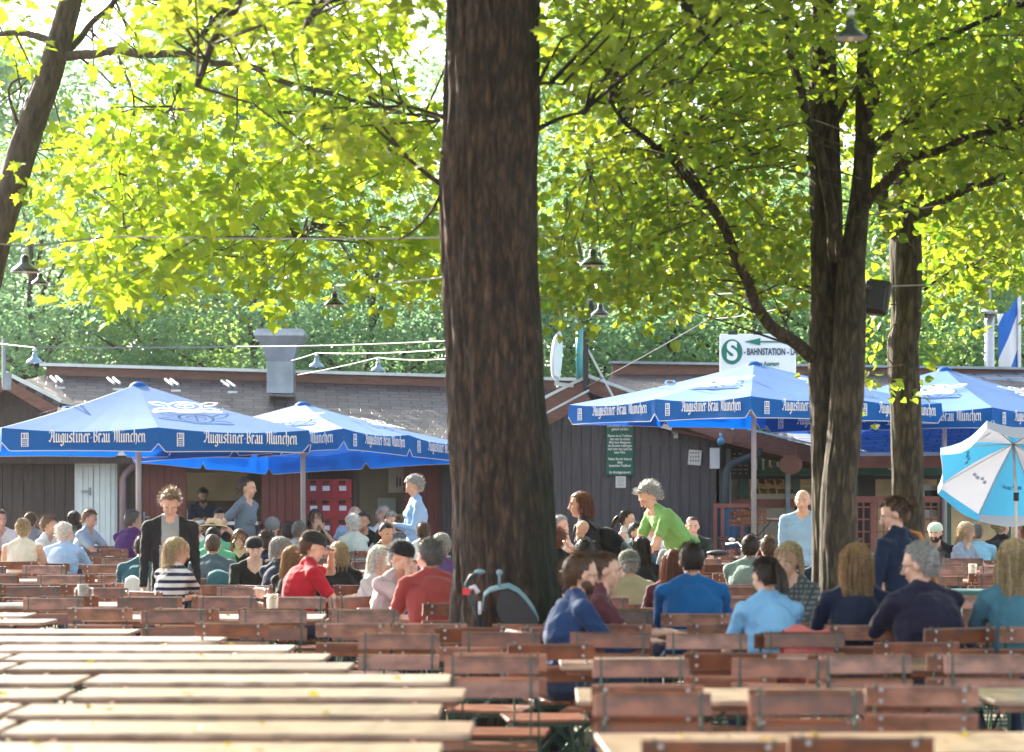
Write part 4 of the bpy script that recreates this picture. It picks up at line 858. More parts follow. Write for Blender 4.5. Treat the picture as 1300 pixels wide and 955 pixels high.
# ================================================================ GROUND
def make_ground():
    m = bpy.data.materials.new('gravel'); t, n, l, b = nt(m)
    tc = n.new('ShaderNodeTexCoord'); v = n.new('ShaderNodeTexVoronoi'); v.inputs['Scale'].default_value = 38; l.new(tc.outputs['Object'], v.inputs[0])
    nz = n.new('ShaderNodeTexNoise'); nz.inputs['Scale'].default_value = .8; nz.inputs['Detail'].default_value = 8; l.new(tc.outputs['Object'], nz.inputs[0])
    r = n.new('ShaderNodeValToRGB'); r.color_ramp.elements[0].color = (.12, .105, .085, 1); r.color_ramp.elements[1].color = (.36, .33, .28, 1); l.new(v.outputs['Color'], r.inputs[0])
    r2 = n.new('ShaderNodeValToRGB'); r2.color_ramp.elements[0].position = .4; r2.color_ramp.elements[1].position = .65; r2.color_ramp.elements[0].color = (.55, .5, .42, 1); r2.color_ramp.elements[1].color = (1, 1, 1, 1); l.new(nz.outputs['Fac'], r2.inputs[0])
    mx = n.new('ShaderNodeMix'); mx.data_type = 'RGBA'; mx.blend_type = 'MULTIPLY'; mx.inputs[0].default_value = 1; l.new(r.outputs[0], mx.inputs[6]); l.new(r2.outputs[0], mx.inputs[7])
    l.new(mx.outputs[2], b.inputs['Base Color']); b.inputs['Roughness'].default_value = .95
    bp = n.new('ShaderNodeBump'); bp.inputs['Strength'].default_value = .6; bp.inputs['Distance'].default_value = .02; l.new(v.outputs['Distance'], bp.inputs['Height']); l.new(bp.outputs[0], b.inputs['Normal'])
    b_ = MB(); ys_ = (-60, 20, 34, 700)
    b_.add([p for y in ys_ for p in ((-400, y, gz(y)), (400, y, gz(y)))], [(2 * i, 2 * i + 1, 2 * i + 3, 2 * i + 2) for i in range(3)])
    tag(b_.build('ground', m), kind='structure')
    g = MB(); rg = random.Random(3)
    for i in range(5200):
        x, y = rg.uniform(-7, 7), rg.uniform(9, 34)
        if noise.noise(Vector((x * .7, y * .7, 3))) < .12: continue
        for k in range(3):
            a = rg.uniform(0, 6.28); h = rg.uniform(.03, .09); dx, dy = math.cos(a) * .012, math.sin(a) * .012; ox, oy = rg.gauss(0, .03), rg.gauss(0, .03)
            g0 = gz(y + oy) - .002; g.add([(x + ox - dx, y + oy - dy, g0), (x + ox + dx, y + oy + dy, g0), (x + ox + rg.gauss(0, .02), y + oy + rg.gauss(0, .02), h + g0)], [(0, 1, 2)])
    tag(g.build('grass', mat('grass_blade', (.05, .12, .02), .6, .3, 3, trans=.4, tcol=(.2, .35, .04)), fix=False), kind='stuff', label='sparse grass tufts on the gravel under the tables', cat='grass')
make_ground()
# ================================================================ BUILDINGS
b_dark = mat('dark_stained_boards', (.022, .014, .014), .6, .35, 4, bump=.3, bscale=25, stretch=(10, 10, .6), col2=(.06, .04, .04))
b_grey = mat('weathered_grey_boards', (.05, .045, .052), .6, .3, 4, bump=.3, bscale=25, stretch=(10, 10, .6), col2=(.10, .092, .105))
b_red = mat('red_brown_boards', (.11, .022, .02), .6, .3, 4, bump=.3, bscale=25, stretch=(10, 10, .6), col2=(.18, .04, .035))
b_rail = mat('brick_red_timber', (.24, .07, .05), .55, .25, 4, bump=.2, bscale=20, col2=(.33, .11, .08))
b_white = mat('white_door_paint', (.62, .72, .74), .45, .06, 6)
b_trim = mat('brown_bargeboard', (.10, .04, .028), .6, .3, 5, bump=.3, bscale=20, stretch=(1, 6, 6), col2=(.17, .075, .05))
m_zinc = mat('zinc_sheet', (.5, .54, .56), .38, .12, 6, metallic=.55)
m_alu = mat('bright_steel', (.55, .57, .6), .35, .15, 6, metallic=.7)
m_gtrim = mat('grey_metal', (.22, .26, .3), .4, .15, 6, metallic=.4)
m_green = mat('dark_green_paint', (.012, .085, .05), .4, .15, 6)
m_cream = mat('cream_panel', (.55, .5, .38), .6, .1, 4)
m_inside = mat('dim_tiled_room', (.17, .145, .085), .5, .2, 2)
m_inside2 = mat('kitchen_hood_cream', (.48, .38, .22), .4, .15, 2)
m_black = mat('near_black', (.012, .014, .016), .5, .2, 8)
m_wood_l = mat('pale_shelf_wood_lit', (.75, .5, .2), .5, .2, 5)  # base raised to stand in for warm light inside the kiosk
def shingle(name, lo, hi, sx=1.0, sz=9.):
    m = bpy.data.materials.new(name); t, n, l, b = nt(m)
    uv = n.new('ShaderNodeTexCoord'); br = n.new('ShaderNodeTexBrick'); br.inputs['Scale'].default_value = 1
    br.inputs['Brick Width'].default_value = .3; br.inputs['Row Height'].default_value = .14; br.inputs['Mortar Size'].default_value = .012; br.inputs['Mortar Smooth'].default_value = .3
    br.inputs['Color1'].default_value = (*lo, 1); br.inputs['Color2'].default_value = (*hi, 1); br.inputs['Mortar'].default_value = (lo[0] * .3, lo[1] * .3, lo[2] * .3, 1)
    l.new(uv.outputs['UV'], br.inputs[0]); nz = n.new('ShaderNodeTexNoise'); nz.inputs['Scale'].default_value = 1.3; nz.inputs['Detail'].default_value = 6; l.new(uv.outputs['UV'], nz.inputs[0])
    mx = n.new('ShaderNodeMix'); mx.data_type = 'RGBA'; mx.blend_type = 'OVERLAY'; mx.inputs[0].default_value = .5; l.new(br.outputs[0], mx.inputs[6]); l.new(nz.outputs['Fac'], mx.inputs[7])
    l.new(mx.outputs[2], b.inputs['Base Color']); b.inputs['Roughness'].default_value = .48
    bp = n.new('ShaderNodeBump'); bp.inputs['Strength'].default_value = .7; bp.inputs['Distance'].default_value = .03; l.new(br.outputs['Fac'], bp.inputs['Height']); bp.invert = True; l.new(bp.outputs[0], b.inputs['Normal'])
    return m
m_sh = shingle('roof_shingles_dark', (.045, .038, .042), (.095, .082, .09)); m_sh2 = shingle('roof_shingles_grey', (.16, .19, .26), (.26, .3, .38))
def slab(name, pts, th, m, parent, edge=None):       # pts: 4 corner points (eave left, eave right, ridge right, ridge left)
    p = [Vector(q) for q in pts]; nrm = (p[1] - p[0]).cross(p[3] - p[0]).normalized()
    vs = p + [q - nrm * th for q in p]
    me = bpy.data.meshes.new(name); me.from_pydata([tuple(v) for v in vs], [], [(0, 1, 2, 3), (7, 6, 5, 4), (0, 4, 5, 1), (1, 5, 6, 2), (2, 6, 7, 3), (3, 7, 4, 0)])
    uvl = me.uv_layers.new(name='uv'); W = (p[1] - p[0]).length; H_ = (p[3] - p[0]).length; uvs = [(0, 0), (W, 0), (W, H_), (0, H_)]
    for f in me.polygons:
        for k, li in enumerate(f.loop_indices):
            vi = me.loops[li].vertex_index % 4; uvl.data[li].uv = uvs[vi]
    me.materials.append(m); o = bpy.data.objects.new(name, me); COL.objects.link(o); o.parent = parent; return o
def boards(name, x0, x1, y, z0, ztop, m, parent, bw=.16, th=.03, batten=True):
    b = MB(); x = x0; i = 0
    zt = ztop if callable(ztop) else (lambda _: ztop)
    while x < x1 - .01:
        xe = min(x + bw, x1); yy = y + (.012 if i % 2 else 0)
        v = [(x + .003, yy, z0), (xe - .003, yy, z0), (xe - .003, yy, zt(xe)), (x + .003, yy, zt(x))]
        b.prism(v, (0, th, 0)); x = xe; i += 1
    b.box(((x0 + x1) / 2, y + th + .04, (z0 + min(zt(x0), zt(x1))) / 2), (x1 - x0, .03, min(zt(x0), zt(x1)) - z0))
    return b.build(name, m, parent)
X = lambda px, d: (px - 650) / F * d
Z = lambda py, d: CH + (HZ - py) / F * d
# ---- left hut (kitchen)
dL = 37.0
hutL = empty('beer_garden_kitchen_hut', (X(260, dL), dL + 1, 0), 0, 'long low wooden kitchen hut with dark shingle roof left of the big trunk', 'hut')
INV = Matrix.Translation(-hutL.location)
def rel(o, root):    # keep world placement of geometry built in world coordinates
    o.parent = root; o.matrix_parent_inverse = Matrix.Translation(-Vector(root.location)); return o
def relall(root, objs):
    for o in objs: rel(o, root)
ztop = 2.42
L = []
L.append(boards('boarded_wall', X(-90, dL), X(94, dL), dL, 0, ztop, b_dark, None))
L.append(boards('boarded_wall', X(151, dL), X(181, dL), dL, 0, ztop, b_dark, None))
L.append(boards('boarded_wall', X(181, dL), X(236, dL), dL, 0, ztop, b_red, None, .11))
o = MB().box((X(283, dL), dL + .05, Z(600, dL) + .2), (X(332, dL) - X(235, dL), .1, .4)).build('lintel', b_dark); L.append(o)
o = MB().box((X(283, dL), dL - .12, .62), (X(332, dL) - X(235, dL), .5, 1.22)).build('serving_counter', b_dark); L.append(o)
o = MB().box((X(283, dL), dL - .16, 1.25), (X(332, dL) - X(235, dL), .62, .05)).build('counter_top', m_alu); L.append(o)
L.append(boards('boarded_wall', X(332, dL), X(389, dL), dL, 0, ztop, b_red, None, .12))
L.append(MB().box((X(417, dL), dL + .9, 1.2), (X(451, dL) - X(386, dL), .1, 2.4)).build('recess_wall', b_dark))
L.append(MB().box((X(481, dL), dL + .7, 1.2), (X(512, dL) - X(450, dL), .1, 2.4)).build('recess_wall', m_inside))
L.append(MB().box((X(452, dL), dL + .1, 1.2), (.08, .12, 2.4)).build('post', b_dark))
L.append(boards('boarded_wall', X(512, dL), X(560, dL), dL, 0, ztop, b_red, None, .11))
L.append(boards('boarded_wall', X(560, dL), X(700, dL), dL + .02, 0, ztop, b_grey, None))
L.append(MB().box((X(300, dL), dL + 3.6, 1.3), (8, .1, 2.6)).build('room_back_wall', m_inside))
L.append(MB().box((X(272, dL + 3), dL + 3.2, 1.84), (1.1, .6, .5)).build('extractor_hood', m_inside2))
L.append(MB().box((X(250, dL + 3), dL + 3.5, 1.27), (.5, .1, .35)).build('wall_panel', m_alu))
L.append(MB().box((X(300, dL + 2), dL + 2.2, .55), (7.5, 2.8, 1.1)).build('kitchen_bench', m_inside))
# white door with frame
dr = MB().box((X(122, dL), dL + .02, 1.18), (X(149, dL) - X(95, dL), .08, 2.36)).build('door_frame', b_white); L.append(dr)
dl = boards('door', X(99, dL), X(119, dL), dL - .06, 0, Z(592, dL), b_white, None, .085, .02); L.append(dl)
L.append(boards('side_panel', X(120, dL), X(147, dL), dL - .05, 0, 2.3, b_white, None, .085, .02))
h_ = MB().bar((X(105, dL), dL - .09, Z(624, dL)), (X(115, dL), dL - .09, Z(624, dL)), .05, .03).bar((X(115, dL), dL - .09, Z(619, dL)), (X(115, dL), dL - .09, Z(629, dL)), .03, .03).build('hinge', m_gtrim); L.append(h_)
# roof
e0, e1 = Vector((X(-120, 36.3), 36.3, Z(572, 36.3))), Vector((X(720, 36.3), 36.3, Z(574, 36.3)))
r0, r1 = Vector((X(60, 39.5), 39.5, Z(474, 39.5))), Vector((X(760, 39.5), 39.5, Z(494, 39.5)))
el = e0.copy(); 
rf = slab('roof', [Vector((X(40, 36.3), 36.3, e0.z)), e1, r1, r0], .1, m_sh, None); L.append(rf)
L.append(slab('roof', [Vector((X(-150, 36.3), 36.3, e0.z)), Vector((X(41, 36.3), 36.3, e0.z)), Vector((X(61, 39.5), 39.5, r0.z - .02)), Vector((X(-150, 38.0), 38.0, e0.z + .6))], .1, m_sh, None))
L.append(slab('roof', [r0 + Vector((0, .1, 0)), r1 + Vector((0, .1, 0)), r1 + Vector((0, 3.5, -1)), r0 + Vector((0, 3.5, -1))][::1], .1, m_sh, None))
b = MB(); b.bar(r0 + Vector((0, .0, .02)), r1 + Vector((0, 0, .02)), .16, .2); L.append(b.build('ridge_board', b_trim))
b = MB(); b.bar(r0 + Vector((-.1, -.02, .14)), r1 + Vector((0, -.02, .14)), .26, .05); L.append(b.build('ridge_flashing', m_zinc))
b = MB(); b.bar(e0 + Vector((0, -.06, -.02)), e1 + Vector((0, -.06, -.02)), .12, .1); L.append(b.build('gutter', m_zinc))
L.append(MB().bar(e0 + Vector((0, .06, -.12)), e1 + Vector((0, .06, -.12)), .04, .14).build('fascia', b_dark))
for i, px in enumerate((74, 146, 219, 290)):
    c = P(px, 484 + i * 1.8, 38.9); b = MB()
    for s in (0, .09): b.tube([c + Vector((-.1 + s, -.1 - .0, .07)), c + Vector((.08 + s, -.55, -.04))], .022, 6)
    b.bar(c + Vector((-.08, -.1, .02)), c + Vector((.08, -.1, .02)), .03); b.bar(c + Vector((.05, -.5, -.13)), c + Vector((.2, -.5, -.13)), .03)
    L.append(b.build('roof_bracket', m_zinc))
# small gable at the left end
gp = P(8, 476, 35.6)
L.append(slab('porch_roof', [P(78, 512, 35.6), P(78, 512, 35.6) + Vector((0, 2.4, 0)), gp + Vector((0, 2.4, 0)), gp], .07, m_sh, None))
L.append(slab('porch_roof', [gp, gp + Vector((0, 2.4, 0)), P(-70, 516, 35.6) + Vector((0, 2.4, 0)), P(-70, 516, 35.6)], .07, m_sh, None))
L.append(MB().bar(gp + Vector((0, -.03, .03)), P(78, 512, 35.57) + Vector((0, 0, .03)), .05, .05).build('verge_flashing', m_zinc))
L.append(MB().bar(gp + Vector((0, -.02, -.13)), P(70, 513, 35.58) + Vector((0, 0, -.12)), .05, .16).bar(gp + Vector((0, -.02, -.13)), P(-60, 513, 35.58) + Vector((0, 0, -.12)), .05, .16).build('bargeboard', b_trim))
L.append(MB().prism([P(8, 486, 36.0), P(60, 516, 36.0), P(-50, 516, 36.0)], (0, .05, 0)).box((X(5, 36.1), 36.05, Z(545, 36.1)), (1.6, .05, .75)).build('gable_wall', b_dark))
# downpipe
b = MB(); b.tube([P(176, 577, 36.9), P(174, 588, 36.85), P(160, 600, 36.85), P(156, 608, 36.85), Vector((X(156, 36.85), 36.85, .05))], .055, 10); L.append(b.build('downpipe', mat('mauve_downpipe', (.28, .2, .24), .4, .1), None, True))
sg = MB().box(P(105, 580, 36.85), (.22, .03, .12)).build('door_sign', mat('sign_green', (.0, .22, .17), .5, .05)); L.append(sg)
relall(hutL, L)
text_obj('NER', 'sign_text', mat('sign_white', (.8, .8, .78), .5, .02), sg, P(106, 580, 36.83), .12, offset=.004)
nb = MB().box(P(507, 610, 37.65), (.34, .03, .38)).build('menu_card', m_cream); rel(nb, hutL); tag(nb)
nb2 = MB()
for k in range(3): nb2.box(P(504 + k * 4, 612, 37.62), (.02, .01, .16 - .03 * k))
nb2.build('card_print', m_black, nb)
rel(MB().box(P(491, 646, 37.6), (.28, .03, .34)).build('notice_sheet', mat('pale_green_sheet', (.3, .36, .28), .7, .05)), hutL)
rel(MB().tube([P(183, 657, 36.88), P(190, 657, 36.84)], .02, 8).bar(P(183, 668, 36.95), P(183, 650, 36.95), .04, .02).build('door_handle', m_gtrim), hutL)
# exhaust duct
du = empty('exhaust_duct', P(357, 480, 38.6), 0, 'grey sheet metal kitchen exhaust duct with a wide flared top on the left roof', 'duct')
c = Vector((X(357, 38.6), 38.6, 0)); s_ = 1 / 79.5
z0, z1, z2, z3, z4 = [Z(p_, 38.6) for p_ in (484, 448, 440, 428, 420)]
def rect_loft(levels):
    b = MB(); vs = []
    for w, dd, z in levels: vs += [(c.x - w / 2, c.y - dd / 2, z), (c.x + w / 2, c.y - dd / 2, z), (c.x + w / 2, c.y + dd / 2, z), (c.x - w / 2, c.y + dd / 2, z)]
    n = len(levels); b.add(vs, [(i * 4 + k, i * 4 + (k + 1) % 4, i * 4 + 4 + (k + 1) % 4, i * 4 + 4 + k) for i in range(n - 1) for k in range(4)] + [(3, 2, 1, 0), (n * 4 - 4, n * 4 - 3, n * 4 - 2, n * 4 - 1)]); return b
rel(rect_loft([(.42, .42, z0 - .2), (.42, .42, z0 + .3), (.56, .55, z2 + .02), (.62, .6, z2 + .08)]).build('shaft', mat('dull_duct_metal', (.25, .29, .33), .42, .2, 4, metallic=.5)), du)
rel(rect_loft([(.60, .58, z2 + .02), (.80, .74, z3), (.80, .74, z3 + .05), (.72, .68, z4), (.70, .66, z4 + .01)]).build('flared_top', mat('duct_metal', (.34, .38, .42), .4, .2, 4, metallic=.5)), du)
# crates
crm = [mat('crate_red', (.42, .018, .035), .4, .15, 6), mat('crate_red_dark', (.28, .012, .03), .4, .15, 6)]; stm = mat('crate_sticker', (.7, .72, .72), .5, .05)
def make_crate(m):
    t = empty('drinks_crate'); b = MB(); w, d, h = .30, .30, .29
    b.box((0, 0, .01), (w - .02, d - .02, .02))
    for sy in (-1, 1):
        y = sy * (d / 2 - .01)
        b.box((0, y, .11), (w, .02, .20)); b.box((-.11, y, .245), (.08, .02, .07)); b.box((.11, y, .245), (.08, .02, .07)); b.box((0, y, .275), (.14, .02, .022))
        for k in range(5): b.box((-.13 + k * .065, y + sy * .012, .13), (.008, .006, .22))
    for sx in (-1, 1): b.box((sx * (w / 2 - .01), 0, .145), (.019, d - .04, .27))
    b.build('crate_body', m, t)
    MB().box((.02, -d / 2 - .014, .15), (.12, .006, .07)).build('sticker', stm, t)
    return t
CR = [snapshot(make_crate(m)) for m in crm]
colx = (396, 413.5, 434.5); names = ('left', 'middle', 'right')
for ci, px in enumerate(colx):
    for k in range(6):
        o = copy_tree(CR[0 if ci == 2 else 1 if ci == 0 else (k % 2)]); x = X(px, 34.9) + (.0 if ci else .02)
        sc_ = .80 if ci else .80; o.scale = (.86, .8, .98); o.location = (x, 34.9 + .02 * math.sin(k * 3 + ci), gz(34.9) + k * .29 * .98)
        tag(o, 'red drinks crate, %s in the %s column of the stack' % (('lowest', 'second from below', 'third from below', 'third from top', 'second from top', 'topmost')[k], names[ci]), 'crate', 'red drinks crates stacked before the kitchen hut')
for s in CR:
    for c_ in s[1]: bpy.data.objects.remove(c_[0])
    bpy.data.objects.remove(s[0])
# ---- right hut with gable (café)
dR = 35.5
hutR = empty('grey_boarded_gable_hut', (X(800, dR), dR + 1, 0), 0, 'grey boarded hut with a low gable right of the big trunk, carrying the green notice', 'hut')
pk_ = (X(745, dR), Z(484, dR)); lf = (X(590, dR), Z(560, dR)); rt = (X(918, dR), Z(546, dR))
def zt(x):
    if x < pk_[0]: return pk_[1] + (x - pk_[0]) / (lf[0] - pk_[0]) * (lf[1] - pk_[1])
    return pk_[1] + (x - pk_[0]) / (rt[0] - pk_[0]) * (rt[1] - pk_[1])
L = [boards('boarded_wall', X(600, dR), X(917, dR), dR, 0, lambda x: zt(x) - .12, b_grey, None, .145)]
L.append(MB().box((X(917, dR) - .05, dR + 2, 1.2), (.08, 4, 2.4)).build('side_wall', b_grey))
y0, y1 = dR - .55, dR + 5.5
A = Vector((pk_[0], y0, pk_[1] + .02)); Bq = Vector((lf[0], y0, lf[1])); Cq = Vector((rt[0] + .1, y0, rt[1] - .03)); dy = Vector((0, y1 - y0, 0))
L.append(slab('roof', [Cq, Cq + dy, A + dy, A], .07, m_sh, None)); L.append(slab('roof', [A, A + dy, Bq + dy, Bq], .07, m_sh, None))
k1 = Vector((0, -.03, -.11))
L.append(MB().bar(A + k1, Cq + k1, .05, .18).bar(A + k1, Bq + k1, .05, .18).build('bargeboard', b_trim))
L.append(MB().bar(A + Vector((0, -.05, .03)), Cq + Vector((0, -.05, .03)), .07, .04).bar(A + Vector((0, -.05, .03)), Bq + Vector((0, -.05, .03)), .07, .04).build('verge_flashing', m_zinc))
A2 = A + Vector((0, -.5, -.30)); B2 = Bq + Vector((0, -.5, -.36)); 
L.append(MB().bar(A2, B2, .05, .16).build('bargeboard', b_trim)); L.append(MB().bar(A2 + Vector((0, 0, .1)), B2 + Vector((0, 0, .1)), .08, .03).build('verge_flashing', m_zinc))
relall(hutR, L)
# café kiosk
kio = empty('coffee_kiosk', (X(1080, 37), 37, 0), 0, 'low coffee kiosk with green signboard, brown fascia and lattice rail behind the right trunks', 'kiosk'); L = []
ev = 34.6
E0, E1 = P(1046, 577, ev), P(1275, 577, ev); R0, R1 = P(905, 540, 36.2), P(1275, 478, 39.5)
rl = P(777, 470, 39.5)
L.append(slab('roof', [P(1062, 584, ev), P(1300, 576, ev), P(1330, 470, 39.5), P(860, 478, 39.5)], .08, m_sh2, None))
L.append(MB().bar(P(1060, 586, ev), P(1290, 585, ev), .06, .19).build('fascia', mat('fascia_brown', (.19, .055, .035), .55, .2, 5)))
L.append(MB().bar(P(1060, 577, ev - .05), P(1290, 576, ev - .05), .1, .05).build('gutter', mat('gutter_blue_grey', (.3, .45, .55), .4, .1)))
# diagonal verge running up-left
va, vb = P(832, 528, ev + .6), P(1064, 583, ev)
L.append(MB().bar(va, vb, .06, .2).bar(va + Vector((0, .4, -.09)), vb + Vector((0, .3, -.02)), .05, .16).build('bargeboard', b_trim))
L.append(MB().bar(va + Vector((0, 0, .13)), vb + Vector((0, 0, .13)), .1, .03).build('verge_flashing', mat('gutter_blue_grey', (.3, .45, .55))))
L.append(slab('soffit', [vb + Vector((0, 0, -.1)), vb + Vector((0, 2.4, -.1)), va + Vector((0, 2.4, -.12)), va + Vector((0, 0, -.12))], .04, b_trim, None))
b = MB(); b.bar(rl, P(1300, 478, 39.5), .2, .2); L.append(b.build('ridge_board', b_trim)); L.append(MB().bar(rl + Vector((-.05, -.05, .12)), P(1300, 478, 39.5) + Vector((0, -.05, .12)), .3, .04).build('ridge_flashing', m_gtrim))
L.append(slab('rear_roof', [P(760, 500, 37.8), P(1300, 500, 37.8), P(1300, 474, 39.5), P(777, 474, 39.5)], .08, m_sh, None))
dk = 37.4
L.append(MB().box((X(1090, dk + .8), dk + .8, 1.3), (6.5, .1, 2.6)).build('room_back_wall', mat('kiosk_inside_lit', (.75, .55, .3), .6, .25, 3)))  # warm interior light is put into the wall colour, no lamp here
L.append(MB().box((X(1095, dk), dk, Z(586, dk)), (X(1290, dk) - X(925, dk), .08, .42)).build('signboard', m_green))
L.append(MB().box((X(1095, dk), dk + .06, Z(606, dk)), (X(1290, dk) - X(925, dk), .3, .06)).build('lintel', m_black))
for px, w in ((945, .16), (1012, .1), (1098, .34), (1200, .2), (1276, .2)):
    L.append(MB().box((X(px, dk), dk + .1, 1.2), (w, .12, 2.4)).build('post', m_green if px != 1098 else mat('post_dark', (.02, .015, .012), .6)))
L.append(MB().box((X(1086, dk), dk + .1, 1.2), (.1, .14, 2.4)).build('post', m_green))
L.append(MB().box((X(940, dk), dk - .06, Z(588, dk)), (.34, .03, .5)).build('chalkboard', m_black))
cb = MB(); rg = random.Random(2)
for r_ in range(7):
    for k in range(3): cb.box((X(940, dk) - .1 + k * .09, dk - .08, Z(588, dk) + .2 - r_ * .06), (rg.uniform(.03, .08), .005, .014))
L.append(cb.build('chalk_lines', mat('chalk', (.5, .5, .48), .8, .05)))
# counter, shelves, bread
L.append(MB().box((X(985, dk), dk - .5, Z(637, dk) - .02), (X(1062, dk) - X(915, dk), .5, .12)).build('counter_top', b_rail))
L.append(MB().box((X(985, dk), dk - .3, .75), (X(1062, dk) - X(925, dk), .1, 1.4)).build('counter_front', b_rail))
L.append(MB().box((X(984, dk - .6), dk - .62, Z(660, dk)), (X(1008, dk) - X(960, dk), .03, .8)).build('cream_panel', m_cream))
for k, py in enumerate((607, 617, 628)):
    L.append(MB().box((X(985, dk + .1), dk + .35, Z(py, dk + .1)), (1.15, .35, .03)).build('shelf', m_wood_l))
b = MB()
for k in range(6): b.bar(P(960 + k * 11, 606, dk + .15), P(966 + k * 11, 631, dk + .15), .025)
L.append(b.build('shelf_divider', m_wood_l))
L.append(MB().box((X(930, dk + .1), dk + .4, 1.72), (.5, .3, .8)).build('side_cabinet', m_cream))
L.append(MB().box((X(1073, dk + .3), dk + .4, 1.5), (.28, .05, 1.2)).build('curtain_panel', mat('warm_cream', (.6, .42, .2), .6)))
L.append(MB().box((X(1185, dk + .2), dk + .4, 1.58), (.42, .3, .5)).build('white_oven', mat('oven_white', (.6, .6, .58), .4)))
L.append(MB().box((X(1187, dk + .2), dk + .24, 1.6), (.3, .02, .3)).build('oven_door', m_black))
bs = MB()
for k, (px, py) in enumerate(((965, 627), (973, 628), (981, 627), (992, 628), (1000, 627), (970, 614), (984, 615), (998, 614))): bs.ell(P(px, py - 3, dk + .3), (.09, .07, .05))
L.append(bs.build('bread_loaves', mat('bread_crust', (.35, .16, .05), .6, .3, 12), None, True))
relall(kio, L)
tx = MB(); blackletter(tx, 'Kaffee-kuchen', P(930, 593, dk - .06), (1, 0, 0), (0, 0, 1), 1.75, .15, (0, -1, 0), .2)
rel(tx.build('sign_lettering', mat('cream_lettering', (.62, .55, .32), .5)), kio)
tx = MB(); blackletter(tx, 'getränke', P(1128, 592, dk - .06), (1, 0, 0), (0, 0, 1), 1.2, .13, (0, -1, 0), .2)
rel(tx.build('sign_lettering', mat('cream_lettering', (.62, .55, .32), .5)), kio)
# oval sign
ov = MB(); ov.v = []; prof = []
n_ = 28; c0 = P(1004, 590, 34.2)
ov.prism([c0 + Vector((math.cos(2 * math.pi * k / n_) * .165, 0, math.sin(2 * math.pi * k / n_) * .135)) for k in range(n_)], (0, .05, 0))
for sx in (-.08, .08): ov.tube([c0 + Vector((sx, .02, .1)), c0 + Vector((sx, .02, .28))], .006, 5)
tag(ov.build('oval_sign', mat('oval_wood', (.2, .07, .035), .5, .3, 5, bump=.2, bscale=15)), 'oval brown wooden board hanging under the kiosk eave', 'sign')
# lattice rail
lt = empty('lattice_railing', P(1140, 690, 34.4), 0, 'red-brown lattice railing in front of the kiosk, behind the trunks', 'railing'); lt.location.z = 0
b = MB(); 
x0_, x1_ = X(1062, 34.4), X(1199, 34.4)
n_ = 16
for k in range(n_ + 1): b.box((x0_ + (x1_ - x0_) * k / n_, 34.4, 1.02), (.022, .02, 1.2))
for k in range(7): b.box(((x0_ + x1_) / 2, 34.38, .45 + k * .175), (x1_ - x0_, .02, .022))
rel(b.build('lattice', b_rail), lt)
rel(MB().box(((x0_ + x1_) / 2, 34.38, 1.61), (x1_ - x0_ + .06, .07, .09)).build('top_rail', b_rail), lt)
for px in (1064, 1108, 1197):
    rel(MB().box((X(px, 34.4), 34.4, .82), (.07, .07, 1.62)).build('post', b_rail), lt)
lt2 = empty('timber_railing', (X(935, 34.6), 34.6, 0), 0, 'short red-brown timber railing with blue board beside the grey boards', 'railing')
b = MB(); 
for px in (908, 917, 942, 960): b.box((X(px, 34.6), 34.6, .78), (.05, .05, 1.54))
for z in (.88, 1.52): b.box((X(934, 34.6), 34.57, z), (X(962, 34.6) - X(906, 34.6), .03, .06))
rel(b.build('rail_frame', b_rail), lt2)
rel(MB().box((X(930, 34.6), 34.66, 1.2), (.42, .02, .56)).build('blue_board', mat('blue_board', (.03, .12, .25), .5)), lt2)
# loose chairs and table in front of the kiosk are added with the furniture
# downpipe at right
tag(MB().tube([P(968, 566, 34.9), P(962, 577, 34.9), P(945, 583, 34.9), P(927, 590, 34.9), P(921, 602, 34.9), Vector((X(921, 34.9), 34.9, .03))], .06, 10).build('drainpipe', mat('pipe_dark_green', (.03, .05, .055), .4, .15), None, True), 'dark bent drainpipe at the right corner of the grey boards', 'drainpipe')
# ---- notices
gn = empty('green_notice_board', P(787, 604, dR - .05), 0, 'tall green notice board with white German text on the grey boards', 'sign')
c = P(787, 569, dR - .04); h = (603 - 533) / F * dR; w = (804 - 769.5) / F * dR
pn = rel(MB().rbox(c, (w, .025, h), .006).build('panel', mat('notice_green', (.0, .12, .075), .45, .05)), gn)
wm = mat('sign_white', (.8, .8, .78))
T_ = ['Getränke dürfen', 'ausschließlich beim Wirt', 'gekauft werden!', '', 'Ebenso ist es Tradition,', 'dass man im echten', 'Münchner Biergarten', 'die Brotzeit mitbringen', 'darf oder man kauft sie', 'beim Wirt.', '', 'Halten Sie sich bitte an', 'diese', 'bayerische Tradition!', '', 'Ihr Hirschgartenwirt']
for i, tline in enumerate(T_):
    if not tline: continue
    rel(text_obj(tline, 'text_line', wm, None, Vector((c.x, c.y - .016, c.z + h / 2 - .03 - i * (h - .05) / 15.6)), .052, offset=.0012, xs=.72), gn)
wp = mat('white_paper', (.72, .72, .7), .7, .04)
o = MB().box(P(788, 612, dR - .03), (.15, .008, .17)).build('paper_notice', wp); tag(o, 'small white sheet pinned below the green notice board', 'notice')
pl_ = MB()
for i in range(7): pl_.box(P(788, 607 + i * 1.6, dR - .036), (.1, .002, .005))
rel_p = pl_.build('print', mat('grey_print', (.3, .3, .3), .8)); rel_p.parent = o
o = MB().box(P(882, 581, dR - .03), (.19, .008, .22), Matrix.Rotation(R(5), 3, 'Y')).build('paper_notice', wp); tag(o, 'slightly crooked white sheet with handwritten lines on the grey boards', 'notice')
pl_ = MB()
for i in range(3):
    for k in range(4): pl_.box(P(877 + k * 3.2, 575 + i * 5, dR - .036), (.022, .002, .03), Matrix.Rotation(R(12), 3, 'Y'))
pl_.build('handwriting', mat('grey_print', (.3, .3, .3))).parent = o
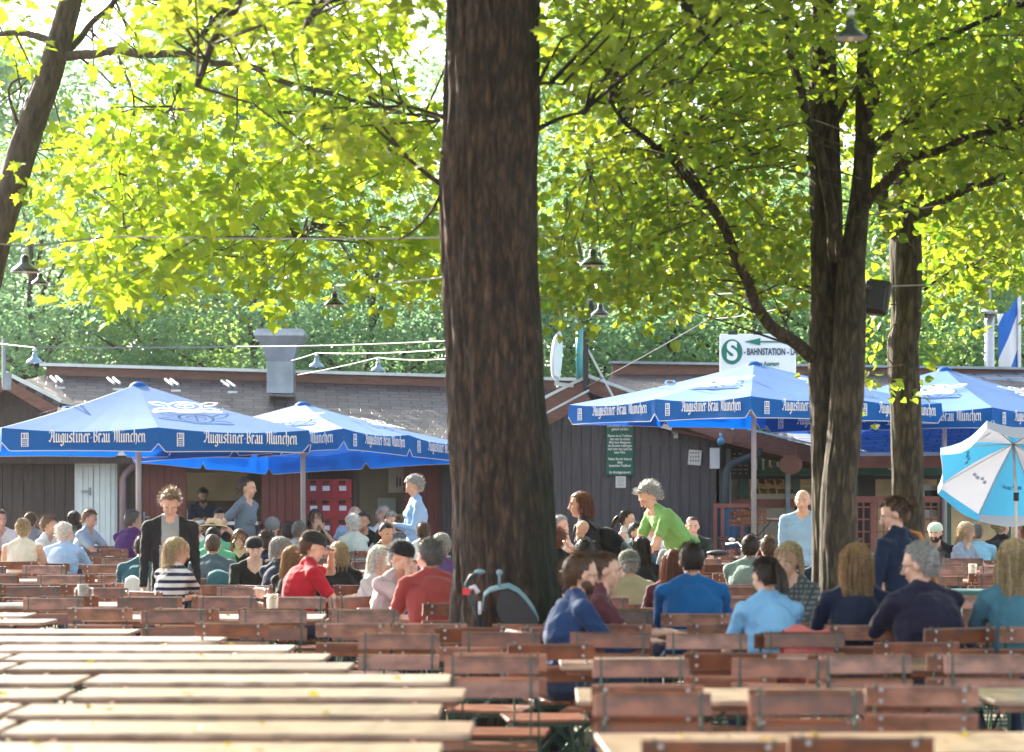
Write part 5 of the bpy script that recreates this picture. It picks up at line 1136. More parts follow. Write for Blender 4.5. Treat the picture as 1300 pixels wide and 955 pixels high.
cam_ = empty('security_camera', P(848, 543, dR - .2), 0, 'small white security camera under the eave above the grey boards', 'camera')
rel(MB().box(P(846, 542, dR - .35), (.16, .12, .07), Matrix.Rotation(R(15), 3, 'Y')).build('housing', wm), cam_); rel(MB().bar(P(852, 544, dR - .3), P(858, 552, dR - .02), .03).box(P(858, 553, dR - .02), (.06, .03, .08)).build('bracket', wm), cam_)
lb_ = MB(); lb_.ell(P(915, 561, 34.6), (.06, .06, .06)); lb_.tube([P(915, 561, 34.6), P(915, 550, 34.6)], .02, 6); tag(lb_.build('eave_lamp', mat('blue_glass', (.06, .25, .4), .2), None, True), 'small round blue lamp under the verge right of the boards', 'lamp')
wl = MB(); wl.box(P(907, 582, 35.2), (.14, .12, .3)); tag(wl.build('wall_lantern', mat('lantern_glass', (.55, .6, .62), .2)), 'pale wall lantern at the corner beside the kiosk sign', 'lamp')
# ---- big direction sign
sgn = empty('station_sign', P(960, 455, 36.5), 0, 'white direction sign with a green S and arrow reading BAHNSTATION', 'sign'); sgn.location.z = 0
c = P(962, 452, 36.5); hh = (480 - 424) / F * 36.5; ww = (1010 - 913) / F * 36.5
rel(MB().rbox(c, (ww, .06, hh), .02).build('panel', mat('sign_panel_white', (.78, .8, .8), .4, .03)), sgn)
sg_g = mat('s_bahn_green', (.0, .16, .10), .4, .04)
disc = MB(); cc = P(929, 447, 36.5) + Vector((0, -.035, 0))
disc.prism([cc + Vector((math.cos(2 * math.pi * k / 28) * .158, 0, math.sin(2 * math.pi * k / 28) * .19)) for k in range(28)], (0, -.006, 0)); rel(disc.build('disc', sg_g), sgn)
rel(text_obj('S', 'sign_text', wm, None, cc + Vector((0, -.009, .0)), .38, offset=.016, xs=.9), sgn)
ar = MB(); a0 = P(945, 434, 36.45); 
ar.prism([a0, a0 + Vector((.24, 0, .055)), a0 + Vector((.24, 0, .012)), a0 + Vector((.72, 0, .012)), a0 + Vector((.72, 0, -.012)), a0 + Vector((.24, 0, -.012)), a0 + Vector((.24, 0, -.055))], (0, -.005, 0)); rel(ar.build('arrow', sg_g), sgn)
rel(text_obj('- BAHNSTATION - LAIM', 'sign_text', mat('sign_dark_text', (.03, .06, .09)), None, P(944, 447, 36.45), .14, align='LEFT', offset=.004, xs=.60), sgn)
rel(text_obj('zum Ausgang', 'sign_text', sg_g, None, P(958, 462, 36.45), .10, align='LEFT', offset=.003, xs=.7), sgn)
for px in (925, 1000): rel(MB().box((X(px, 36.6), 36.6, c.z / 2), (.07, .07, c.z)).build('post', m_gtrim), sgn)
for px in (930, 962, 1000): rel(MB().box(P(px, 423, 36.5) , (.14, .05, .05)).build('clip', m_black), sgn)
# ---- poles, antenna, flag, chimney, maypole
t = empty('green_post_pair', P(742, 480, 34.8), 0, 'pair of tall posts, turquoise pipe and black post, at the gable peak', 'post')
rel(MB().tube([P(735.5, 485, 35.2), P(735.5, 419, 35.2)], .05, 12).lathe([(.055, -.02), (.055, .02)], P(735.5, 419, 35.2), 12).build('pipe', mat('turquoise_pipe', (.05, .3, .3), .35), None, True), t)
rel(MB().bar(P(743.5, 500, 34.7), P(743.5, 421, 34.7), .075).build('black_post', m_black), t)
rel(MB().bar(P(743.5, 438, 34.7), P(779, 505, 34.7), .03).build('brace', m_zinc), t)
t = empty('satellite_dish', P(700, 490, 35), 0, 'white satellite dish seen nearly edge-on beside the big trunk', 'satellite dish')
b = MB(); b.lathe([(.001, 0), (.15, .012), (.3, .05), (.38, .1), (.385, .1), (.30, .04), (.001, -.01)], (0, 0, 0), 24, rot=Matrix.Rotation(R(12), 3, 'Y') @ Matrix.Rotation(R(82), 3, 'Y') @ Matrix.Rotation(R(10), 3, 'X')); o = b.build('dish', mat('dish_white', (.75, .78, .8), .4, .04), t, True); o.location = Vector((-.0, 0, .42))
rel(MB().tube([P(700, 476, 35), P(708, 480, 35), P(708, 492, 35)], .02, 6).bar(P(704, 487, 34.9), P(728, 490, 34.9), .05).build('bracket', m_zinc), t)
t = empty('steel_chimney', (X(1256, 41), 41, 0), 0, 'tall round bright steel chimney pipe behind the right parasol', 'chimney')
rel(MB().tube([Vector((X(1256, 41), 41, 1)), P(1256, 398, 41)], .085, 16).build('flue', mat('polished_steel', (.6, .62, .65), .25, .1, 4, metallic=.8), None, True), t)
rel(MB().lathe([(.001, .12), (.14, .05), (.14, .02), (.12, -.02)], P(1256, 398, 41), 16).lathe([(.2, -.04), (.115, .06)], P(1256, 474, 41), 16).build('cap', mat('polished_steel', (.6, .62, .65)), None, True), t)
mp = bpy.data.materials.new('banner_stripe'); t_, n2_, l2_, b2_ = nt(mp); tc = n2_.new('ShaderNodeTexCoord'); sp = n2_.new('ShaderNodeSeparateXYZ'); l2_.new(tc.outputs['Object'], sp.inputs[0])
m0 = n2_.new('ShaderNodeMath'); m0.operation = 'MULTIPLY'; m0.inputs[1].default_value = -13.; l2_.new(sp.outputs[0], m0.inputs[0])
m1 = n2_.new('ShaderNodeMath'); m1.operation = 'MULTIPLY_ADD'; m1.inputs[1].default_value = 5.4; l2_.new(sp.outputs[2], m1.inputs[0]); l2_.new(m0.outputs[0], m1.inputs[2])
sn = n2_.new('ShaderNodeMath'); sn.operation = 'SINE'; l2_.new(m1.outputs[0], sn.inputs[0]); gt = n2_.new('ShaderNodeMath'); gt.operation = 'GREATER_THAN'; gt.inputs[1].default_value = 0; l2_.new(sn.outputs[0], gt.inputs[0])
mx = n2_.new('ShaderNodeMix'); mx.data_type = 'RGBA'; l2_.new(gt.outputs[0], mx.inputs[0]); mx.inputs[6].default_value = (.68, .7, .75, 1); mx.inputs[7].default_value = (.01, .13, .5, 1); l2_.new(mx.outputs[2], b2_.inputs['Base Color']); b2_.inputs['Roughness'].default_value = .7
bn = empty('striped_banner', P(1293, 486, 40), 0, 'draped blue and white diagonally striped banner on a thin pole at the right edge', 'banner')
b = MB(); vs = []
for j in range(15):
    t_j = j / 14; zt_, zb_ = 0, 0
    for i in range(9):
        u = i / 8; zz = (1.48 - .34 * (1 - u)) * t_j; vs.append((-.32 + .32 * u - .02 * t_j * (1 - u), .04 * math.sin(u * 7 + t_j * 2), zz - .12 * math.sin(u * 3.1)))
b.add(vs, [(j * 9 + i, j * 9 + i + 1, (j + 1) * 9 + i + 1, (j + 1) * 9 + i) for j in range(14) for i in range(8)])
o = b.build('cloth', mp, bn, True); md = o.modifiers.new('s', 'SOLIDIFY'); md.thickness = .008
rel(MB().tube([Vector((X(1294, 40), 40, 0)), P(1294, 360, 40)], .03, 8).build('pole', mat('pole_white', (.6, .6, .6), .4), None, True), bn)
tag(MB().tube([Vector((X(5, 35.2), 35.2, Z(492, 35.2))), P(5, 430, 35.2)], .03, 8).box(P(9, 484, 35.2), (.12, .06, .25)).build('wire_mast', m_gtrim), 'thin grey mast on the small gable at the far left', 'mast')
tag(MB().tube([Vector((X(1284, 41), 42, 0)), P(1253, 330, 42)], .05, 8).build('flagpole', m_gtrim), 'thin grey pole left of the striped banner', 'pole')
# ================================================================ PARASOLS
fab = mat('parasol_blue_skylit', (.09, .21, .46), .62, .08, 2, trans=.22, tcol=(.01, .10, .5), spec=.3)  # canopy paler than the valance: sky reflection put into the base colour
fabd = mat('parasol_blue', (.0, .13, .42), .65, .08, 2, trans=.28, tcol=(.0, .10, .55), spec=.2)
white_print = mat('white_print', (.78, .78, .76), .5, .03)
hem = mat('hem_white', (.62, .62, .6), .6, .03)
pole_m = mat('aluminium_pole', (.5, .47, .46), .42, .12, 5, metallic=.35)
def umbrella(name, label, x, y, side, za, ze, rot, pitch=0, roll=0, vh=.27, letter=True, pole_px=None):
    root = empty(name, (x, y, gz(y)), 0, label, 'parasol', 'large blue beer garden parasols'); za -= gz(y); ze -= gz(y)
    head = empty('canopy_head', (0, 0, ze)); head.parent = root; 
    hd = Matrix.Rotation(R(rot), 4, 'Z'); tilt = Matrix.Rotation(R(pitch), 4, 'X') @ Matrix.Rotation(R(roll), 4, 'Y')
    bpy.data.objects.remove(head)
    Mx = Matrix.Translation((0, 0, ze)) @ tilt @ hd
    h = side / 2; za_ = za - ze
    ring = [Vector((-h, -h, 0)), Vector((0, -h, .02)), Vector((h, -h, 0)), Vector((h, 0, .02)), Vector((h, h, 0)), Vector((0, h, .02)), Vector((-h, h, 0)), Vector((-h, 0, .02))]
    apex = Vector((0, 0, za_)); b = MB()
    nt_, nu = 8, 6
    for k in range(8):
        a, c = ring[k], ring[(k + 1) % 8]; vs = []
        for i in range(nt_ + 1):
            t = .04 + .96 * i / nt_
            for j in range(nu + 1):
                u = j / nu; e = a.lerp(c, u); p = apex.lerp(e, t); p.z -= .05 * math.sin(math.pi * u) * t * t + .03 * math.sin(math.pi * t); vs.append(Mx @ p)
        n = nu + 1
        b.add(vs, [(i * n + j, (i + 1) * n + j, (i + 1) * n + j + 1, i * n + j + 1) for i in range(nt_) for j in range(nu)])
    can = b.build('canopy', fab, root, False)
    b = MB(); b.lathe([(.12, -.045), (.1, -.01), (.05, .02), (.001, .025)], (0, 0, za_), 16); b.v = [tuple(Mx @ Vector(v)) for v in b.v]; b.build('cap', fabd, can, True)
    # valance
    vb = MB(); hb = MB()
    for k in range(8):
        a, c = ring[k], ring[(k + 1) % 8]; n = 22; top = []; bot = []
        out = Vector((a.x + c.x, a.y + c.y, 0)); out = Vector((0, math.copysign(1, out.y), 0)) if abs(a.y - c.y) < .1 else Vector((math.copysign(1, out.x), 0, 0))
        for j in range(n + 1):
            u = j / n; p = a.lerp(c, u); p.z -= .05 * math.sin(math.pi * u); e = min(u, 1 - u)
            nh = .10 * math.exp(-(e / .025) ** 2) if e < .08 else 0
            wv = .012 * math.sin(u * 9 + k)
            top.append(p.copy()); q = p + out * (wv + .01); q.z = -vh + nh + .012 * math.sin(math.pi * u); bot.append(q)
        vs = [Mx @ p for p in top] + [Mx @ p for p in bot]; m_ = n + 1
        vb.add(vs, [(j, j + 1, m_ + j + 1, m_ + j) for j in range(n)])
        hb.tube([Mx @ p for p in bot], .006, 4)
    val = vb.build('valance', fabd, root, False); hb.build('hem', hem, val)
    # lettering on each valance piece
    if letter:
        for k in range(8):
            a, c = ring[k], ring[(k + 1) % 8]; ln = (c - a).length; xd = (c - a).normalized(); nd = xd.cross(Vector((0, 0, 1)))
            tb = MB(); o = a + xd * ln * .30 + nd * .028 + Vector((0, 0, -.055 - .115)); blackletter(tb, 'Augustiner-Bräu München', o, xd, Vector((0, 0, 1)), ln * .62, .098, nd, .25)
            # beer glass badge
            o2 = a + xd * ln * .12 + nd * .028 + Vector((0, 0, -.06))
            w_, h_ = .085, .165
            def q(x0, x1, z0, z1, kk=0): tb.add([o2 + xd * x + Vector((0, 0, z)) + nd * kk for x, z in ((x0, z0), (x1, z0), (x1, z1), (x0, z1))], [(0, 1, 2, 3)])
            q(0, w_, -.012, 0); q(0, .012, -.16, -.014); q(w_ - .012, w_, -.16, -.014); q(.014, w_ - .014, -.075, -.062); q(.03, .042, -.06, -.014); q(.054, .064, -.06, -.014)
            for z in (-.09, -.11, -.13, -.15): q(.014, w_ - .014, z - .008, z)
            tb.v = [tuple(Mx @ Vector(v)) for v in tb.v]; tb.build('lettering', white_print, val, fix=False)
        for k in range(4):   # crest on each canopy side
            a, c = ring[2 * k], ring[(2 * k + 2) % 8]; mid = (a + c) / 2; xd = (c - a).normalized(); up = (apex - mid).normalized(); nd = xd.cross(up).normalized()
            o = mid.lerp(apex, .46) + xd * .12 * side + nd * .022; tb = MB()
            def seg(pts, w):
                for p_, q_ in zip(pts[:-1], pts[1:]):
                    d = (Vector(q_) - Vector(p_)).normalized(); s = Vector((-d.y, d.x)) * w / 2
                    qq = [Vector(p_) - s, Vector(p_) + s, Vector(q_) + s, Vector(q_) - s]
                    tb.add([o + xd * v.x + up * v.y for v in qq], [(0, 1, 2, 3)])
            cir = lambda cx, cy, rx, ry, n=20: [(cx + rx * math.cos(2 * math.pi * i / n), cy + ry * math.sin(2 * math.pi * i / n)) for i in range(n + 1)]
            seg(cir(0, 0, .2, .17), .035); seg(cir(0, .01, .11, .09), .02); seg([(0, -.15), (0, .16)], .02); seg([(-.07, .03), (.07, .03)], .02)
            for s in (-1, 1):
                seg([(s * .2, .08), (s * .30, .16), (s * .42, .15), (s * .36, .05), (s * .24, 0)], .03); seg([(s * .18, -.12), (s * .3, -.08), (s * .4, -.16)], .03)
            seg([(-.42, -.24), (-.2, -.2), (0, -.25), (.2, -.2), (.42, -.24)], .075)
            tb.v = [tuple(Mx @ Vector(v)) for v in tb.v]; tb.build('crest', white_print, can, fix=False)
    # ribs, struts, hub, pole, foot
    for k in range(8):
        e = ring[k] * .97; b = MB(); b.bar(Mx @ (apex * .96 + Vector((0, 0, -.05))), Mx @ (Vector((e.x, e.y, -.02))), .02, .03)
        b.build('rib', pole_m, root)
        b = MB(); m_ = apex.lerp(Vector((e.x, e.y, 0)), .52); b.bar(Mx @ Vector((0, 0, -.12)), Mx @ (m_ + Vector((0, 0, -.07))), .016, .02); b.build('strut', pole_m, root)
    b = MB(); b.lathe([(.001, -.04), (.07, -.04), (.075, 0), (.07, .04), (.001, .04)], (0, 0, -.12), 12); b.v = [tuple(Mx @ Vector(v)) for v in b.v]; b.build('hub', pole_m, root, True)
    b = MB(); top = Mx @ apex; b.tube([(0, 0, .05), (top.x * .3, top.y * .3, ze - .3), (top.x, top.y, top.z - .03)], .036, 14); b.build('pole', pole_m, root, True)
    b = MB(); b.box((0, 0, .04), (.7, .7, .08)); b.build('base_slab', mat('concrete_slab', (.3, .29, .27), .85, .15, 10, bump=.3, bscale=40), root)
    return root
# corner direction angles measured from the -Y direction; a square's corner sits at 45deg from its side normal
def rot_for(theta): return theta + 45 - 0      # corner (-h,-h) is at -45 from -Y
d = 30.1; umbrella('blue_parasol', 'blue parasol at the far left with white lettering and a sunlit left face', X(176, d), d, 3.6, Z(487, d), Z(550, d), rot_for(-29), pitch=0, roll=0)
d = 33.0; umbrella('blue_parasol', 'blue parasol behind the left one, its white-bright roof touching the big trunk', X(385, d), d, 3.3, Z(512, d) - .0, Z(563, d), rot_for(17.5), pitch=-3.2, roll=-1.2)
d = 32.3; umbrella('blue_parasol', 'blue parasol right of the big trunk on a tall grey pole', X(957, d), d, 3.5, Z(461, d), Z(513, d), rot_for(-6.6))
d = 34.3; umbrella('blue_parasol', 'blue parasol behind the right trunks, cut by the right picture edge', X(1199, d), d, 3.6, Z(468, d), Z(526, d), rot_for(4))
# blue and white tilted parasol
def small_parasol():
    d = 26.4; root = empty('tilted_parasol', (X(1290, d), d, gz(d)), 0, 'tilted light blue and white panelled parasol at the right edge', 'parasol')
    rad = .87; hub = Vector((X(1275, d) - X(1290, d), 0, Z(573, d))); Mx = Matrix.Translation(Vector((X(1287, d) - X(1290, d), 0, Z(596, d) - gz(d)))) @ Matrix.Rotation(R(8), 4, 'Y') @ Matrix.Rotation(R(-38), 4, 'X') @ Matrix.Rotation(R(12), 4, 'Z')
    lb = mat('parasol_sky_blue', (.05, .26, .48), .6, .06, 2, trans=.15, tcol=(.05, .35, .6)); lw = mat('parasol_white', (.42, .45, .52), .6, .04, 2, trans=.15)
    can = None; hgt = .36
    for k in range(8):
        a0, a1 = k * math.pi / 4, (k + 1) * math.pi / 4; b = MB(); vs = []
        A_, B_ = Vector((math.cos(a0) * rad, math.sin(a0) * rad, 0)), Vector((math.cos(a1) * rad, math.sin(a1) * rad, 0)); ap = Vector((0, 0, hgt))
        for i in range(7):
            t = i / 6
            for j in range(6):
                u = j / 5; p = ap.lerp(A_.lerp(B_, u), t); p += Vector((p.x, p.y, 0)) * -.05 * math.sin(math.pi * u) * t; p.z -= .05 * math.sin(math.pi * u) * t - .05 * math.sin(math.pi * t); vs.append(Mx @ p)
        b.add(vs, [(i * 6 + j, i * 6 + j + 1, (i + 1) * 6 + j + 1, (i + 1) * 6 + j) for i in range(6) for j in range(5)])
        pnl = b.build('panel', lb if k % 2 else lw, root, True)
        b = MB(); e = vs[-6:]; dn = (Mx.to_3x3() @ Vector((0, 0, -.16)))
        b.add([*e, *[p + dn * (1 - .15 * abs(j - 2.5)) for j, p in enumerate(e)]], [(j, j + 1, j + 7, j + 6) for j in range(5)]); b.build('valance', lw if k % 2 else lb, pnl, True)
        lg = MB(); mp_ = ap.lerp((A_ + B_) / 2, .62)
        xdv = (B_ - A_).normalized(); upv = (ap - (A_ + B_) / 2).normalized(); nd = xdv.cross(upv) * .025
        for (cx, cz, w) in ((-.09, 0, .05), (-.03, .02, .04), (.03, 0, .05), (.08, .01, .035)):
            lg.add([mp_ + nd + xdv * (cx + sx * w / 2) + upv * (cz + sz * .02) for sx, sz in ((-1, -1), (1, -1), (1, 1), (-1, 1))], [(0, 1, 2, 3)])
        lg.v = [tuple(Mx @ Vector(v)) for v in lg.v]; lg.build('print', lw if k % 2 else lb, pnl, fix=False)
        b = MB(); b.bar(Mx @ ap, Mx @ A_, .01); b.build('rib', pole_m, root)
    top = Mx @ Vector((0, 0, hgt)); jn = Vector((0, 0, 1.55))
    b = MB(); b.tube([(0, 0, .02), jn, jn.lerp(top, .5), top], .017, 10); b.build('pole', pole_m, root, True)
    b = MB(); b.lathe([(.001, 0), (.03, 0), (.03, .09), (.001, .09)], (0, 0, 1.5), 10); b.build('joint', m_black, root, True)
    b = MB(); b.lathe([(.001, .0), (.25, .0), (.24, .06), (.04, .1), (.001, .1)], (0, 0, 0), 20); b.build('foot', m_black, root, True)
small_parasol()
# ================================================================ PENDANT LAMPS AND WIRES
enam = mat('dark_enamel', (.014, .03, .032), .22, .2, 6, coat=.4); enb = mat('blue_enamel', (.16, .3, .42), .3, .1, 6, coat=.3); lampin = mat('lamp_inside', (.5, .45, .42), .5, .05)
def lamp(px, py, d, wpx, label, m=enam):
    w = wpx / F * d; s = w / .34; o = P(px, py, d); t = empty('pendant_lamp', o, 0, label, 'lamp', 'pendant lamps hanging from the wires'); t.scale = (s, s, s * .78)
    b = MB(); b.lathe([(.172, 0), (.17, .035), (.165, .045), (.07, .14), (.055, .16), (.05, .24), (.035, .27), (.001, .28)], n=24); b.build('shade', m, t, True)
    b = MB(); b.lathe([(.16, .006), (.11, .05), (.001, .09)], n=20); b.build('reflector', lampin, t, True)
    b = MB(); b.ell((0, 0, .02), (.035, .035, .05)); b.build('bulb', mat('bulb_glass', (.7, .68, .6), .2), t, True)
    b = MB(); b.tube([(0, 0, .3), (.0, 0, .36), (.03, 0, .38), (0, 0, .42)], .012, 6); b.lathe([(.02, .3), (.05, .34), (.02, .38)], n=8); b.build('hook', m_zinc, t, True)
    return o + Vector((0, 0, .32 * s))
LM = [(32, 346, 19, 35, 'dark enamel pendant lamp at the far left edge, in front of another'), (51, 361, 21.5, 22, 'smaller pendant lamp just right of and behind the far left lamp'), (44, 461, 32, 21, 'small pale blue pendant lamp low at the far left above the hut'),
      (425, 388, 20.5, 27, 'dark pendant lamp hanging under leaves left of the big trunk'), (402, 466, 31, 19, 'small blue-grey pendant lamp right of the exhaust duct'), (480, 471, 30, 18, 'small blue-grey pendant lamp between the duct and the big trunk'),
      (753, 338, 20.5, 34, 'dark pendant lamp right of the big trunk against bright leaves'), (762, 401, 24, 24, 'pendant lamp below the dark one, half hidden by leaves right of the trunk'), (1080, 50, 14, 42, 'dark pendant lamp at the top of the picture above the double trunk')]
tops = [lamp(*a, **({'m': enb} if i in (2, 4, 5) else {})) for i, a in enumerate(LM)]
wire_m = mat('wire', (.18, .17, .16), .5, .1)
def wire(pts, lab, r=.006):
    out = []
    for a, b in zip(pts[:-1], pts[1:]):
        L_ = (b - a).length
        for i in range(8):
            t = i / 8; p = a.lerp(b, t); p.z -= .003 * L_ * 4 * t * (1 - t); out.append(p)
    out.append(pts[-1]); tag(MB().tube(out, r, 5).build('lamp_wire', wire_m), lab, 'wire')
def along(lst): return lst
wire([P(-80, 300, 19), tops[0], P(140, 300, 19.2), P(560, 302, 16.2)], 'wire from the far left lamp to the big trunk', .007)
wire([P(120, 328, 22), P(300, 346, 21), tops[3], P(562, 352, 16.3)], 'wire carrying the dark lamp left of the big trunk', .006)
wire([P(-60, 428, 35), tops[2], P(300, 440, 33), P(566, 433, 28)], 'pale wire over the left hut roof carrying the blue lamp', .010)
wire([P(370, 458, 33), tops[4], P(566, 444, 24)], 'wire above the roof right of the exhaust duct', .008)
wire([P(378, 476, 34), tops[5], P(566, 456, 24)], 'lowest wire sloping up from the duct to the big trunk', .008)
wire([P(684, 298, 16), tops[6], P(1030, 282, 18.6), P(1340, 240, 20)], 'wire from the big trunk over the dark lamp to the right trees', .007)
wire([P(686, 378, 16.2), tops[7], P(1040, 365, 18.6), P(1340, 352, 24)], 'lower wire behind the leaves right of the big trunk', .007)
wire([P(1080, -60, 14), tops[8]], 'short wire holding the topmost lamp', .006)
wire([P(743, 492, 34.7), P(900, 405, 30), P(1036, 380, 19)], 'wire rising from the gable posts to the double trunk', .007)
b = MB(); b.rbox(P(1112, 378, 19.0), (.2, .18, .27), .02, Matrix.Rotation(R(8), 3, 'Y')); b.rbox(P(1112, 378, 18.89), (.15, .02, .2), .01, Matrix.Rotation(R(8), 3, 'Y')); b.bar(P(1112, 368, 19.0), P(1095, 362, 18.7), .03)
tag(b.build('loudspeaker', m_black), 'small black loudspeaker box fixed between the right trunks', 'loudspeaker')
# ================================================================ TREES
def inpoly(x, y, poly):
    c = False; j = len(poly) - 1
    for i in range(len(poly)):
        xi, yi = poly[i]; xj, yj = poly[j]
        if (yi > y) != (yj > y) and x < (xj - xi) * (y - yi) / (yj - yi) + xi: c = not c
        j = i
    return c
MAPLE = [(0, 0), (.26, -.05), (.20, .12), (.52, .20), (.42, .32), (.56, .55), (.22, .50), (.24, .72), (.12, .72), (0, 1.0)]
LINDEN = [(0, .04), (.2, -.05), (.42, .12), (.46, .36), (.28, .68), (.07, .9), (0, 1.0)]
SIMPLE = [(0, 0), (.34, .35), (0, 1.0)]
def leaf_mesh(name, pts, nrm, tip, size, half, m, parent=None, fold=.22, tint=None):
    N_ = len(pts); h = np.array(half)
    k = len(h)
    T = np.zeros((2 * k, 3)); T[:k, 0] = h[:, 0]; T[:k, 1] = h[:, 1]; T[:k, 2] = np.abs(h[:, 0]) * fold - .18 * h[:, 1] ** 2
    T[k:] = T[:k]; T[k:, 0] *= -1
    tip = tip - (tip * nrm).sum(1)[:, None] * nrm; tip /= np.linalg.norm(tip, axis=1)[:, None] + 1e-9; bx = np.cross(tip, nrm)
    V = pts[:, None, :] + size[:, None, None] * (T[None, :, 0, None] * bx[:, None, :] + T[None, :, 1, None] * tip[:, None, :] + T[None, :, 2, None] * nrm[:, None, :])
    V = V.reshape(-1, 3); nv = len(V)
    base = np.arange(N_) * 2 * k
    F1 = base[:, None] + np.arange(k)[None, :]; F2 = base[:, None] + (k + np.arange(k)[::-1])[None, :]
    loops = np.stack([F1, F2], 1).reshape(-1).astype(np.int32); nf = 2 * N_
    me = bpy.data.meshes.new(name); me.vertices.add(nv); me.vertices.foreach_set('co', V.ravel().astype(np.float32))
    me.loops.add(len(loops)); me.loops.foreach_set('vertex_index', loops); me.polygons.add(nf)
    me.polygons.foreach_set('loop_start', (np.arange(nf) * k).astype(np.int32)); me.polygons.foreach_set('loop_total', np.full(nf, k, np.int32))
    me.update(calc_edges=True); me.validate()
    a = me.attributes.new('tint', 'FLOAT', 'FACE'); tv = np.random.rand(N_) if tint is None else tint; a.data.foreach_set('value', np.repeat(tv, 2).astype(np.float32))
    me.materials.append(m); o = bpy.data.objects.new(name, me); COL.objects.link(o); o.parent = parent
    return o
def spray_leaves(centers, per, spread, size, droop=.35, flat=.45, seed=1):
    rs = np.random.RandomState(seed); C = np.repeat(np.array(centers), per, 0); n = len(C)
    off = rs.normal(size=(n, 3)) * np.array(spread); P_ = C + off
    nr = rs.normal(size=(n, 3)) * flat + np.array([0, 0, 1.]); nr /= np.linalg.norm(nr, axis=1)[:, None]
    hd = off + rs.normal(size=(n, 3)) * .15; hd[:, 2] -= droop * .5; hd += 1e-6
    s = size * rs.uniform(.65, 1.2, n); cl = np.repeat(rs.rand(len(centers)), per); tint = np.clip(cl * .55 + rs.rand(n) * .45, 0, 1)
    return P_, nr, hd, s, tint
def cull(a, boxes):
    pt = a[0]; px = 650 + pt[:, 0] / pt[:, 1] * F; py = HZ - (pt[:, 2] - CH) / pt[:, 1] * F; keep = np.ones(len(pt), bool)
    for x0, x1, y0, y1, dm in boxes: keep &= ~((px > x0) & (px < x1) & (py > y0) & (py < y1) & (pt[:, 1] < dm))
    for line, w, dm in OPEN:
        for (xa, ya), (xb, yb) in zip(line[:-1], line[1:]):
            L2 = (xb - xa) ** 2 + (yb - ya) ** 2; t = np.clip(((px - xa) * (xb - xa) + (py - ya) * (yb - ya)) / L2, 0, 1)
            keep &= ~((np.hypot(px - xa - t * (xb - xa), py - ya - t * (yb - ya)) < w) & (pt[:, 1] < dm) & (RK.rand(len(pt)) < .88))
    return tuple(v[keep] for v in a)
RK = np.random.RandomState(77)
OPEN = [([(1030, 452), (1008, 432), (975, 408), (955, 380), (935, 330), (918, 290), (900, 262), (880, 235), (855, 205), (830, 185), (800, 162), (782, 140)], 11, 18.7), ([(1098, 262), (1120, 232), (1160, 200), (1215, 180), (1300, 150)], 11, 18.6), ([(1150, 290), (1180, 262), (1225, 240), (1280, 222)], 10, 21.1), ([(1062, 330), (1046, 230), (1030, 160), (1008, 90)], 9, 18.5),
        ([(84, 68), (150, 68), (235, 72), (330, 90), (425, 122), (500, 140), (560, 152)], 8, 20.6), ([(235, 72), (272, 20), (330, -12)], 7, 20.1), ([(1100, 200), (1130, 168), (1165, 140)], 8, 18.6)]
CLEAR = [(555, 692, -20, 900, 15.9), (408, 442, 355, 400, 20.6), (734, 772, 306, 345, 20.7), (745, 778, 378, 408, 24.1), (14, 52, 312, 352, 19.2), (1024, 1112, 128, 460, 18.7), (1118, 1172, 300, 480, 21.1), (1054, 1106, -10, 56, 14.1), (910, 1015, 418, 482, 30), (1262, 1302, 372, 492, 30), (1026, 1112, 60, 140, 17.6)]
def trunk_mesh(name, path, m, parent, n=56, ridges=.02, steps=140, ell=None, seedv=0, ridge_f=7.):
    # path: list of (point, radius) ; smooth interpolation, bark ridges displaced
    pts = [Vector(p) for p, r in path]; rad = [r for p, r in path]; L = len(pts) - 1; rings = []
    def cr(a, b, c, d, t): return .5 * ((2 * b) + (-a + c) * t + (2 * a - 5 * b + 4 * c - d) * t * t + (-a + 3 * b - 3 * c + d) * t ** 3)
    vs = []; S = steps
    for i in range(S + 1):
        u = i / S * L; k = min(int(u), L - 1); t = u - k
        g = lambda l, j: l[min(max(j, 0), L)]
        c = cr(g(pts, k - 1), g(pts, k), g(pts, k + 1), g(pts, k + 2), t); r = cr(g(rad, k - 1), g(rad, k), g(rad, k + 1), g(rad, k + 2), t)
        for j in range(n):
            a = 2 * math.pi * j / n; ca, sa = math.cos(a), math.sin(a)
            q = Vector((ca * r * ridge_f * 2.2, sa * r * ridge_f * 2.2, c.z * 1.5 + seedv))
            w = noise.noise(q * .5) * .5; rr = noise.noise(Vector((q.x + w, q.y + w, q.z * 1.0))); rr2 = noise.noise(q * 2.1)
            big = noise.noise(Vector((ca * 1.2 + seedv, sa * 1.2, c.z * .8)))
            d = ridges * (1 - abs(rr) * 3.2) * .8 + ridges * .35 * rr2 + r * .07 * big
            vs.append((c.x + ca * (r + d), c.y + sa * (r + d), c.z))
    fs = [(i * n + j, i * n + (j + 1) % n, (i + 1) * n + (j + 1) % n, (i + 1) * n + j) for i in range(S) for j in range(n)]
    b = MB(); b.add(vs, fs); return b
